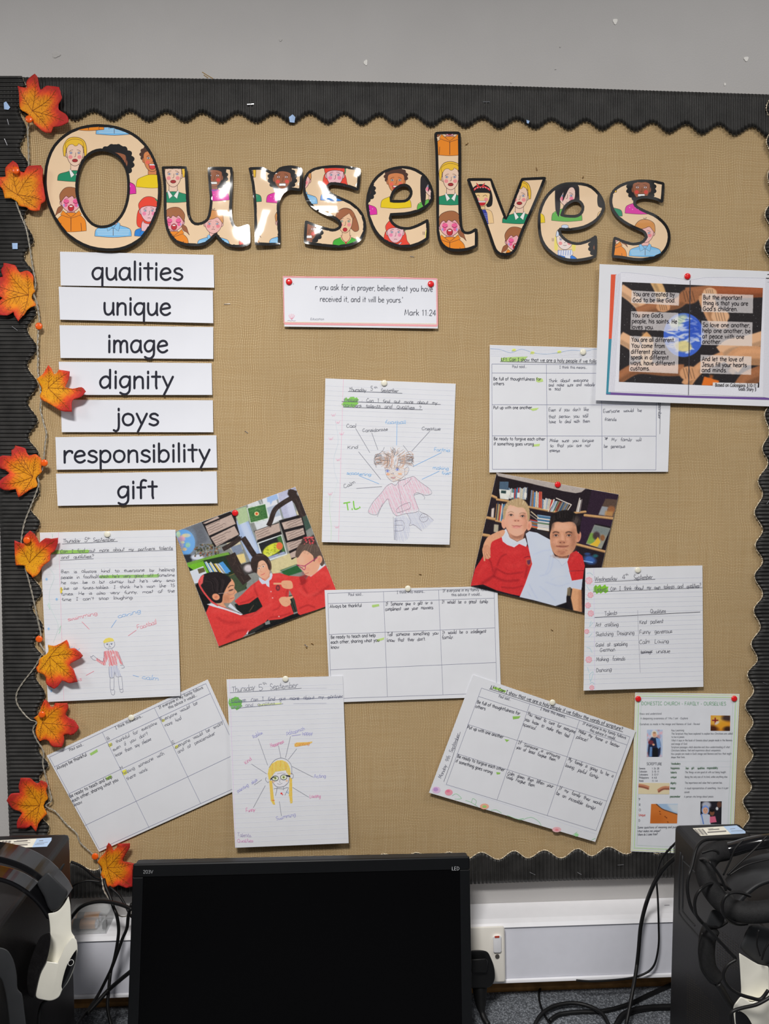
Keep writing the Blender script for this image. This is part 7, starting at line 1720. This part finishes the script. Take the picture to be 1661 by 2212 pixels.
# ------------------------------------------------------------------ computers and cables below the board
M_CASE = mat('black_computer_case', (26,25,26), rough=0.42, spec=0.4, vary=0.12, vscale=25, bump=0.12, bscale=900)
M_GLOSSB = mat('gloss_black_plastic', (12,12,14), rough=0.12, spec=0.5, coat=0.5, vary=0.05)
M_RUB = mat('black_rubber_cable', (16,16,17), rough=0.45, spec=0.35, vary=0.1)
M_DGREY = mat('dark_grey_plastic', (40,41,43), rough=0.5, spec=0.35, vary=0.06)
M_PAD = mat('black_leatherette', (16,15,16), rough=0.38, spec=0.45, vary=0.2, vscale=120, bump=0.9, bscale=140)
M_WPL = mat('white_headset_plastic', (200,198,188), rough=0.25, spec=0.5, coat=0.3, vary=0.02)
M_SCREEN = mat('dark_screen', (5,5,6), rough=0.35, spec=0.12, vary=0.02)
M_BEZEL = mat('monitor_bezel', (15,16,18), rough=0.35, spec=0.3, vary=0.05)
def PX(px, py, x):
    d = FWD*F_PX + RGT*(px-W_PX/2) - UPV*(py-H_PX/2)
    t = (x-CAM[0])/d[0]
    return Vector(CAM+d*t)
class PlaneSurf:
    """print on a plane given by a pixel->point function and an outward normal"""
    def __init__(s, fn, nrm): s.fn, s.n = fn, np.array(nrm, float)
    def pts(s, p, off=0.0):
        return np.array([np.array(s.fn(x, y))+s.n*off for x, y in np.asarray(p, float).reshape(-1,2)])
def extr(name, cf, poly, dep, thick, m_, parent, bevel=0.004, smooth=4, segs=3, label=None):
    """solid prism: outline as seen at depth dep, going back to dep-thick"""
    q = cf(poly)
    if smooth: q = catmull(q, smooth, closed=True, corner=0.3)
    f = P(q[:, 0], q[:, 1], np.full(len(q), dep)); v = f.mean(0)-CAM; b = f + v*(thick/v[1])
    n = len(q); t = MB(); t.add(np.vstack([f, b]),[tuple(range(n)), tuple(range(2*n-1, n-1,-1))]+[(k, n+k, n+(k+1) % n, (k+1) % n) for k in range(n)])
    o = t.build(name, m_, parent, bevel=bevel, label=label, segs=segs)
    o.data.polygons.foreach_set('use_smooth', [True]*len(o.data.polygons))
    return o
def strap(name, pts, wdir, w, th, m_, parent, bevel=0.001):
    pts = [Vector(p) for p in pts]; wd = Vector(wdir).normalized(); V = []; F = []; N = len(pts)
    for i, p in enumerate(pts):
        t = (pts[min(i+1, N-1)]-pts[max(i-1,0)]).normalized(); r = t.cross(wd).normalized()
        for a, b in ((-1,-1),(1,-1),(1,1),(-1,1)): V.append(p+wd*(a*w/2)+r*(b*th/2))
    for i in range(N-1):
        for k in range(4): F.append((i*4+k, i*4+(k+1) % 4, i*4+4+(k+1) % 4, i*4+4+k))
    F += [(3,2,1,0), tuple((N-1)*4+k for k in range(4))]
    t = MB(); t.add(V, F); return t.build(name, m_, parent, bevel=bevel)
def cable(cf, pts, dep, r, name='cable', parent=None, m_=None, n=6):
    q = catmull(cf(pts), n)
    dd = dep if hasattr(dep, '__len__') else [dep]*2
    dp = np.interp(np.linspace(0,1, len(q)), np.linspace(0,1, len(dd)), dd)
    w = P(q[:, 0], q[:, 1], dp); t = MB(); t.tube([Vector(v) for v in w], r, 8)
    return t.build(name, m_ or M_RUB, parent, smooth=True)
def desk_cable(cf, pts, r, lift=0.0):
    q = catmull(cf(pts),6); t = MB(); t.tube([PZ(x, y, DESK_Z+r+lift) for x, y in q], r, 8); return t.build('power_cable', M_RUB, None, smooth=True)

# monitor
KM = crop(270,1820,2.001)
def width_at(xa, xb, y, d): return (P1(xb, y, d)-P1(xa, y, d)).length
def solve(xa, xb, y, W):
    lo, hi = 0.0,0.8
    for _ in range(50):
        mid = (lo+hi)/2
        if width_at(xa, xb, y, mid) > W: lo = mid
        else: hi = mid
    return lo
MW = 0.471
d0 = solve(287,1014.6,1865, MW); d1 = solve(275,1019.6,2212, MW)
TLm = P1(287,1867, d0); TRm = P1(1014.6,1862.5, d0)
BLm = P1(275,2212, d1)
vdir = (((P1(275,2212, d1)+P1(1019.6,2212, d1))/2)-((TLm+TRm)/2)).normalized()
udir = (TRm-TLm).normalized(); udir = (udir-vdir*udir.dot(vdir)).normalized()
ndir = vdir.cross(udir).normalized()
if ndir.y > 0: ndir = -ndir
MH = 0.262
mon_o = TLm
def mp(u, v, n): return mon_o+udir*u+vdir*v+ndir*n
mroot = thing('computer_monitor', 'black flat-screen monitor switched off, in front of the board', 'monitor', (float(mp(MW/2, MH, 0)[0]), float(mp(MW/2, MH, 0)[1])+0.04, DESK_Z))
def mbox(name, u0, u1, v0, v1, n0, n1, m_, bevel=0.0, label=None):
    t = MB(); t.hexa([mp(u0, v1, n1), mp(u1, v1, n1), mp(u1, v1, n0), mp(u0, v1, n0), mp(u0, v0, n1), mp(u1, v0, n1), mp(u1, v0, n0), mp(u0, v0, n0)])
    return t.build(name, m_, mroot, bevel=bevel, label=label)
mbox('back_shell', 0.001, MW-0.001,0.0005, MH-0.001,-0.022,-0.004, M_DGREY, 0.003)
bw = 0.0145
mbox('bezel', 0, MW, 0, bw+0.003,-0.005,0.0, M_BEZEL, 0.0018); mbox('bezel', 0, bw, bw+0.003, MH-0.02,-0.005,0.0, M_BEZEL, 0.0012); mbox('bezel', MW-bw, MW, bw+0.003, MH-0.02,-0.005,0.0, M_BEZEL, 0.0012); mbox('bezel', 0, MW, MH-0.02, MH, -0.005,0.0, M_BEZEL, 0.0018)
mbox('screen', bw-0.001, MW-bw+0.001, bw+0.002, MH-0.019,-0.006,-0.0022, M_SCREEN)
t = MB(); t.hexa([mp(0.19, MH-0.09,-0.022), mp(0.28, MH-0.09,-0.022), mp(0.28, MH-0.09,-0.045), mp(0.19, MH-0.09,-0.045), mp(0.19,0.12,-0.022), mp(0.28,0.12,-0.022), mp(0.28,0.12,-0.035), mp(0.19,0.12,-0.035)]); t.build('stand_mount', M_DGREY, mroot, bevel=0.002)
cst = mp(MW/2, MH-0.06,-0.035)
t = MB(); t.box((cst.x-0.03, cst.y-0.004, DESK_Z+0.01),(cst.x+0.03, cst.y+0.012, cst.z)); t.build('stand_neck', M_DGREY, mroot, bevel=0.002)
t = MB(); t.box((cst.x-0.1, cst.y-0.11, DESK_Z),(cst.x+0.1, cst.y+0.025, DESK_Z+0.012)); t.build('stand_base', M_DGREY, mroot, bevel=0.004)
def mfn(px, py):
    d = FWD*F_PX + RGT*(px-W_PX/2) - UPV*(py-H_PX/2); d = Vector(d); o = Vector(CAM)
    return o+d*((mon_o-o).dot(ndir)/d.dot(ndir))
k = Ink(PlaneSurf(mfn, ndir), KM, 0.0003); k.text('203V', (78,133),(122,133),4.6,0.65,(150,152,156)); k.build('model_lettering', mroot, label='pale grey number at the left of the bezel'); k = Ink(PlaneSurf(mfn, ndir), KM, 0.0003); k.text('LED', (1412,119),(1446,119),5.0,0.7,(170,172,176)); k.build('model_lettering', mroot, label='pale grey LED lettering at the right of the bezel')

# computer towers
def tower(label, x0, x1, y0, y1, zt, bevel=0.006):
    r = thing('computer_tower', label, 'computer', ((x0+x1)/2,(y0+y1)/2, DESK_Z))
    t = MB(); t.box((x0, y0, DESK_Z+0.006),(x1, y1, zt)); t.build('case', M_CASE, r, bevel=bevel, segs=3)
    for xx in (x0+0.02, x1-0.02):
        for yy in (y0+0.03, y1-0.03):
            t = MB(); t.lathe([(0.009,0.0),(0.008,0.0075)],(xx, yy, DESK_Z), axis=(0,0,1), n=12); t.build('foot', M_RUB, r)
    t = MB(); t.box((x0+0.004, y0-0.012, DESK_Z+0.01),(x1-0.004, y0, zt-0.004)); t.build('front_panel', M_GLOSSB, r, bevel=0.004)
    return r
cLt = P1(152,1799,0.13); xs = float(cLt[0]); ztl = float(cLt[2])
tl_ = tower('black computer tower at the left with a white headset over it', xs-0.145, xs, -0.50,-0.13, ztl)
def sticker(parent, cf, poly, fold, z, lines):
    sf = PlaneSurf(lambda x, y: PZ(x, y, z),(0,0,1))
    k = Ink(sf, cf, 0.0003); k.fill(poly, (222,218,204),0); k.fill(fold, (176,200,230),1)
    for a, b, w in lines: k.line([a, b], w, (110,106,104),2)
    k.build('asset_sticker', parent, label='white and blue printed sticker with bar code', material=mat('sticker_print', rough=0.35, spec=0.4, attr=True, vary=0.05))
ll = [((10+i*12,240),(36+i*12,185),1.2 if i % 3 else 2.2) for i in range(8)]+[((150,196),(300,186),2.2),((130,215),(330,206),1.2),((110,236),(300,228),2.4),((180,183),(330,176),0.9),((425,188),(470,185),1.6),((400,212),(520,202),0.8),((380,226),(480,219),1.0)]
sticker(tl_, cG, [(-60,268),(-10,182),(30,177),(562,150),(560,180),(510,249)],[(400,160),(562,150),(560,180),(510,249),(350,256)], ztl, ll)
cR0 = P1(1456,1780,0.13); cR1 = P1(1597,1772,0.13); xl = float(cR0[0]); xr = float(cR1[0]); ztr = float(cR0[2])
tr_ = tower('black computer tower at the right, hung with a tangled headset', xl, max(xr, xl+0.085),-0.50,-0.13, ztr)
K17 = crop(1400,1740,4.686)
ll = [((470+i*13,240),(520+i*13,300),1.0 if i % 3 else 2.0) for i in range(7)]+[((610,250),(720,242),2.0),((600,275),(790,262),2.6),((600,240),(660,233),0.9),((830,240),(880,236),1.0),((840,262),(960,258),0.9)]
sticker(tr_, K17,[(450,232),(895,204),(985,265),(985,285),(535,310),(515,298)],[(760,213),(895,204),(985,265),(985,285),(840,293)], ztr, ll)
sfx = lambda x, y: PX(x, y, xl)
def groove(pts, name='panel_groove', r=0.0012):
    q = catmull(K17(pts),4, corner=0.9); t = MB(); t.tube([sfx(x, y) for x, y in q], r, 6); t.build(name, M_DGREY, tr_, smooth=True)
groove([(330,470),(315,700),(312,1085),(360,1160),(440,1250),(520,1345)]); groove([(350,505),(350,800),(346,1070),(400,1140),(470,1215)]); groove([(355,560),(420,620),(480,680)])
V = []; F = []
for i in range(22):
    for j in range(16):
        x = 395+j*22; y = 1710+i*24-j*0+j*12
        if y > 2260 or x > 720 or (x-390)*1.25+1690 > y+14: continue
        p = K17([(x, y),(x+13, y+9),(x+13, y+12),(x, y+3)]); b = len(V)
        V += [Vector(sfx(a, c))+Vector((-0.0004,0,0)) for a, c in p]; F.append((b, b+1, b+2, b+3))
for i in range(14):
    for j in range(9):
        x = 690+j*26; y = 1240+i*27+j*20
        if x > 915 or y > 1650: continue
        p = K17([(x, y),(x+15, y+12),(x+15, y+16),(x, y+4)]); b = len(V)
        V += [Vector(sfx(a, c))+Vector((-0.0004,0,0)) for a, c in p]; F.append((b, b+1, b+2, b+3))
tag(mesh_obj('vent_grille', V, F, mat('vent_metal', (78,72,60), rough=0.5, vary=0.2), tr_, label='slotted ventilation grille'), kind='stuff')

# left headset, astride the tower
HD = 0.278
h = thing('headset', 'white and gloss-black headset standing astride the left-hand tower', 'headset', tuple(P1(110,2150, HD)))
def arcp(cf, pts, dep, n=6):
    q = catmull(cf(pts), n); return [Vector(v) for v in P(q[:, 0], q[:, 1], np.full(len(q), dep))]
pc = lambda p: np.asarray(p, float)
strap('headband', arcp(pc, [(-260,1990),(-235,1920),(-190,1872),(-120,1844),(-50,1836),(10,1842),(60,1858),(100,1884),(134,1922),(142,1938)], HD),(0,1,0),0.030,0.007, M_GLOSSB, h, 0.0025)
strap('inner_strap', arcp(pc, [(-230,1990),(-190,1930),(-120,1892),(-40,1882),(20,1892),(60,1912),(92,1940),(114,1972)], HD),(0,1,0),0.024,0.005, M_GLOSSB, h, 0.002)
extr('slider_block', cG, [(395,640),(520,510),(600,590),(745,730),(720,800),(640,930),(560,960),(520,900),(480,790)], HD+0.018,0.036, M_DGREY, h, 0.003, smooth=0)
extr('slider_pin', cG, [(605,545),(690,428),(708,432),(640,558)], HD-0.02,0.006, M_DGREY, h, 0.001, smooth=0)
extr('yoke', cG, [(522,972),(620,950),(690,880),(745,785),(765,880),(772,1050),(778,1170),(815,1240),(770,1330),(690,1450),(640,1510),(490,1500),(535,1350),(546,1200),(538,1060)], HD+0.016,0.032, M_WPL, h, 0.005)
extr('ear_cup', cG, [(486,1490),(560,1500),(625,1512),(660,1440),(720,1310),(790,1228),(832,1262),(843,1380),(800,1590),(740,1720),(680,1800),(640,1880),(560,1920),(470,1912),(395,1885),(388,1800),(430,1640)], HD+0.03,0.06, M_WPL, h, 0.009, segs=5)
extr('cup_cap', cG, [(832,1362),(826,1470),(790,1590),(735,1710),(676,1800),(668,1760),(690,1650),(730,1530),(790,1420)], HD+0.032,0.03, M_GLOSSB, h, 0.003, label='gloss black oval cap of the ear cup')
k = Ink(PlaneSurf(lambda x, y: P1(x, y, HD+0.0325),(0,-1,0)), cG, 0.0003); k.disc((772,1505),30,38,(196,196,192),0, rot=0.6); k.disc((772,1505),24,32,(14,14,16),1, rot=0.6); k.text('h', (766,1526),(780,1500),4.5,1.1,(200,200,196)); k.build('cup_badge', h, label='small round badge')
extr('ear_pad', cG, [(545,1175),(500,1185),(430,1240),(360,1400),(305,1580),(292,1760),(320,1870),(380,1890),(400,1780),(440,1620),(505,1490),(540,1350),(550,1250)], HD+0.032,0.066, M_PAD, h, 0.010, segs=5)
extr('boom_arm', cG, [(-60,1340),(20,1345),(90,1380),(150,1490),(182,1640),(192,1790),(240,1850),(262,2000),(290,2230),(110,2230),(70,1900),(20,1700),(-60,1600)], HD+0.10,0.016, M_DGREY, h, 0.004)
cable(cG, [(510,1915),(460,1960),(430,2060),(420,2200)],[HD, HD+0.01],0.0022, 'cord', h)

# right headset with its cable wound round it
RDp = 0.405
h = thing('headset', 'black headset with a white arm, wound in its own cable, far right', 'headset', tuple(P1(1640,2212, RDp)))
def tubep(name, pts, dep, r, m_, n=6, sides=14):
    q = catmull(K17(pts), n); dd = dep if hasattr(dep, '__len__') else [dep]*2
    dp = np.interp(np.linspace(0,1, len(q)), np.linspace(0,1, len(dd)), dd)
    t = MB(); t.tube([Vector(v) for v in P(q[:, 0], q[:, 1], dp)], r, sides); t.build(name, m_, h, smooth=True)
M_PAD2 = mat('black_foam_fabric', (26,26,27), rough=0.7, spec=0.25, vary=0.15, vscale=300, bump=0.3, bscale=900)
tubep('headband_pad', [(770,455),(660,480),(590,560),(575,660),(610,790),(690,920),(800,1020),(930,1075),(1080,1080),(1300,1060)],[RDp-0.02, RDp+0.03],0.0100, M_PAD2)
tubep('headband', [(700,470),(860,440),(1000,400),(1150,370),(1330,350)],[RDp-0.02, RDp],0.0072, M_GLOSSB)
strap('inner_strap', [Vector(v) for v in P(*K17(catmull([(845,880),(930,780),(1050,690),(1180,640),(1330,610)],5)).T, np.full(21, RDp-0.03))],(0,1,0.5),0.03,0.006, M_DGREY, h, 0.002)
extr('joint', K17,[(640,1050),(590,1180),(600,1230),(700,1245),(770,1180),(760,1060)], RDp+0.0,0.02, M_DGREY, h, 0.003)
tubep('ear_pad', [(640,1240),(600,1340),(590,1500),(610,1640),(680,1740)], RDp+0.005,0.0082, M_PAD2)
extr('ear_shell', K17,[(1000,1250),(1060,1200),(1300,1260),(1300,1560),(1205,1610),(1150,1620),(1060,1560),(930,1440),(960,1340)], RDp+0.01,0.04, M_DGREY, h, 0.006)
extr('yoke', K17,[(918,1490),(1000,1540),(1110,1605),(1200,1625),(1222,1640),(1222,1890),(1130,1955),(1060,1985),(950,1945),(940,1850),(932,1700)], RDp+0.02,0.014, M_WPL, h, 0.004, smooth=2, label='white plastic arm')
extr('ear_cup', K17,[(862,2040),(900,1975),(945,1935),(1060,1990),(1230,1890),(1330,1900),(1330,2300),(890,2300),(870,2160)], RDp+0.03,0.02, M_WPL, h, 0.006, segs=5)
extr('cup_cap', K17,[(880,2090),(930,2080),(1000,2130),(1060,2230),(1080,2310),(910,2310),(885,2200)], RDp+0.033,0.03, M_GLOSSB, h, 0.003)
for pts, d, r in (([(1010,325),(850,335),(700,338),(560,355),(490,430),(445,600),(400,760),(402,900),(445,1050),(560,1200),(700,1350),(885,1550)],[0.36,0.42, RDp+0.03],0.0026),([(505,600),(520,550),(590,545),(660,620),(740,740),(785,855)],[RDp-0.03, RDp+0.025, RDp+0.02],0.0022),([(830,852),(720,790),(600,800),(505,880),(470,985),(492,1120),(580,1212),(700,1232),(795,1180)],[RDp-0.02, RDp+0.03, RDp+0.03, RDp-0.02],0.0024),([(1030,915),(930,882),(830,885),(762,950),(750,1060),(800,1150),(900,1200),(1000,1195)],[RDp+0.0, RDp+0.045, RDp+0.045, RDp+0.0],0.0026),([(760,705),(830,560),(880,440),(960,350)], RDp+0.01,0.0014),([(800,705),(950,560),(1100,420),(1205,305)], RDp+0.01,0.0014),([(820,705),(1000,600),(1300,525)], RDp+0.01,0.0014),([(548,1290),(510,1450),(530,1600),(600,1730),(710,1815)], RDp+0.02,0.0012),([(890,1560),(800,1620),(762,1720),(800,1820),(900,1900),(1050,1950),(1140,1960),(1215,1870)], RDp+0.05,0.0026),([(1300,1900),(1110,2010),(950,2050),(855,2085),(832,2150),(850,2260)], RDp+0.06,0.0026),([(700,1800),(740,1860),(790,1950),(850,2040)], RDp+0.01,0.006),([(540,480),(640,450),(700,465),(710,490)], RDp+0.012,0.0022),([(1120,1260),(1100,1400),(1130,1520)], RDp+0.03,0.0014),([(1230,1380),(1180,1460),(1150,1560)], RDp+0.03,0.0014)):
    cable(K17, pts, d, r*0.62, 'cord', h)

# socket, plug, loose cables
K16 = crop(980,1800,3.322)
so = thing('wall_socket', 'white double wall socket with a red-tipped switch beside the monitor', 'socket', tuple(P1(1040,2121, TD)))
q = [(-300,690),(352,664),(366,676),(372,1060),(362,1068),(-300,1092)]
extr('face_plate', K16, q, TD+0.010,0.011, mat('socket_plastic', (218,214,206), rough=0.3, spec=0.45, vary=0.01), so, 0.003, smooth=0)
extr('switch_rocker', K16,[(282,745),(292,736),(334,734),(342,742),(343,848),(334,857),(292,859),(284,850)], TD+0.0135,0.005, M_TRUNK, so, 0.0012, smooth=0)
extr('switch_marker', K16,[(294,737),(328,735),(328,750),(294,752)], TD+0.0142,0.002, mat('red_marker', (176,66,50), rough=0.4), so, 0.0003, smooth=0, label='red on mark')
t = MB(); t.lathe([(0.0033,0),(0.0033,0.0012),(0.002,0.0014),(0.0005,0.0009)], P1(1074,2065.5, TD+0.010), n=16); t.build('screw', mat('screw_steel', (110,106,100), rough=0.3, metallic=0.8), so)
pl = thing('mains_plug', 'black mains plug in the wall socket', 'plug', tuple(P1(1035,2130, TD+0.02)))
extr('plug_body', K16,[(60,860),(120,842),(190,838),(240,850),(265,890),(290,960),(295,1040),(270,1095),(225,1110),(120,1110),(60,1080)], TD+0.036,0.026, M_RUB, pl, 0.006)
extr('plug_grip', K16,[(110,905),(235,895),(245,920),(240,1000),(120,1005)], TD+0.044,0.010, M_RUB, pl, 0.003, smooth=0)
q = catmull(K16([(185,1090),(190,1180),(198,1260),(215,1320),(248,1375)]),5)
t = MB(); w = P(q[:, 0], q[:, 1], np.linspace(TD+0.022,0.10, len(q))); t.tube([Vector(v) for v in w], list(np.interp(np.linspace(0,1, len(q)),[0,0.4,0.6,1],[0.012,0.008,0.0045,0.0042])),10); t.build('cord', M_RUB, pl, smooth=True)
def lab(o, l, g='loose black cables'): return tag(o, l, 'cable', g)
lab(cable(K16,[(1600,165),(1520,240),(1450,340),(1400,450),(1365,560),(1340,680),(1325,850),(1310,980),(1290,1100),(1262,1250),(1235,1385)],[0.12,0.07,0.07,0.12],0.0029, 'power_cable'), 'thick black cable hanging from the right-hand tower across the trunking')
lab(cable(K16,[(1600,60),(1500,170),(1465,260),(1455,330),(1465,480),(1470,650),(1470,800),(1445,930),(1400,990),(1310,1030),(1200,1048),(1000,1062),(880,1055)],[0.12,0.065,0.062,0.062],0.0015, 'data_cable'), 'thin black cable looping down in front of the trunking lid')
lab(desk_cable(K16,[(650,1080),(615,1130),(615,1200),(640,1280),(680,1350),(720,1400)],0.0017), 'thin black cable crossing the speckled desk from under the trunking')
lab(desk_cable(K16,[(560,1420),(620,1310),(700,1250),(800,1222),(900,1222),(1000,1252),(1070,1300),(1120,1390)],0.0029,0.008), 'black cable arched in a loop on the desk beside the plug')
lab(desk_cable(K16,[(690,1345),(760,1300),(900,1282),(1070,1276),(1250,1230),(1400,1160),(1590,1075)],0.0032), 'thick black cable running over the desk to the right-hand tower')
lab(desk_cable(K16,[(1160,1390),(1210,1310),(1300,1270),(1420,1250),(1590,1245)],0.0042,0.001), 'thickest black cable, nearest the bottom edge by the right-hand tower')
lab(cable(cG, [(770,1030),(800,985),(870,910),(960,865),(1080,842),(1200,850),(1330,882),(1430,925)],[0.062,0.07,0.105],0.0025, 'power_cable'), 'black cable arched over the battery box')
lab(cable(cG, [(1130,600),(1150,680),(1200,800),(1232,900),(1270,1000),(1290,1150),(1272,1320),(1240,1480),(1205,1600),(1182,1800),(1170,2000),(1210,2200)],[0.05,0.075,0.075,0.12],0.0023, 'power_cable'), 'black cable hanging straight down from the lowest leaf')
lab(cable(cG, [(1430,870),(1395,1000),(1380,1130),(1330,1250),(1280,1390),(1220,1550),(1140,1720),(1060,1870),(960,2020),(860,2140),(800,2230)],[0.10,0.085,0.085,0.16],0.0023, 'power_cable'), 'black cable slanting from the monitor down behind the white headset')
lab(cable(cG, [(1430,1595),(1300,1700),(1180,1805),(1060,1935),(950,2060)],[0.11,0.10,0.13],0.0030, 'power_cable'), 'thick black cable crossing low beside the monitor')
lab(cable(cG, [(740,720),(800,670),(870,635),(960,615),(1090,628)],[0.06,0.05],0.0016, 'data_cable'), 'thin dark cable across the bottom border by the left-hand tower')
lab(cable(cG, [(1190,680),(1290,770),(1350,860),(1400,960),(1430,1010)],[0.05,0.08],0.0017, 'data_cable'), 'thin black cable behind the lowest leaf towards the monitor')
lab(cable(cG, [(770,410),(850,440),(930,490),(1020,570),(1090,600)],[0.05,0.04],0.0017, 'data_cable'), 'thin black cable along the torn scallops beside the left-hand tower')

# battery box of the light string
b0 = P1(148,2022, TD-0.008); b1 = P1(238,2022, TD-0.008)
bb = thing('battery_box', 'clear plastic battery box with two batteries on the trunking', 'battery box', ((b0.x+b1.x)/2,-0.026, z_top))
M_CLEAR = mat('clear_plastic', (235,238,240), rough=0.08, spec=0.5, alpha=0.22, vary=0.02)
t = MB()
for a, b in (((b0.x, -0.044, z_top),(b1.x-0.006,-0.0425, z_top+0.024)),((b0.x, -0.010, z_top),(b1.x, -0.0085, z_top+0.024)),((b0.x, -0.044, z_top+0.024),(b1.x-0.004,-0.0085, z_top+0.0255)),((b1.x-0.0065,-0.044, z_top),(b1.x-0.005,-0.0085, z_top+0.024)),((b0.x, -0.044, z_top+0.0003),(b1.x-0.005,-0.0085, z_top+0.0012))): t.box(a, b)
t.build('case', M_CLEAR, bb, bevel=0.0004)
for i, y in enumerate((-0.0345,-0.0180)):
    t = MB(); t.lathe([(0.0069,0),(0.0071,0.001),(0.0071,0.034)],(b0.x+0.004, y, z_top+0.0095), axis=(1,0,0), n=20); o = t.build('battery', mat('battery_copper', (176,128,78), rough=0.35, metallic=0.4, vary=0.1), bb, smooth=False)
    t = MB(); t.lathe([(0.0072,0),(0.0072,0.010)],(b0.x+0.006, y, z_top+0.0095), axis=(1,0,0), n=20); t.build('battery_band', mat('battery_band_black', (34,32,32), rough=0.4), o)
    t = MB(); t.lathe([(0.0064,0),(0.0064,0.0015),(0.0025,0.0016),(0.0025,0.0035)],(b0.x+0.038, y, z_top+0.0095), axis=(1,0,0), n=16); t.build('terminal', M_METAL, o)
t = MB(); t.box((b1.x-0.012,-0.040, z_top+0.004),(b1.x-0.0075,-0.030, z_top+0.012)); t.build('switch', M_RUB, bb)
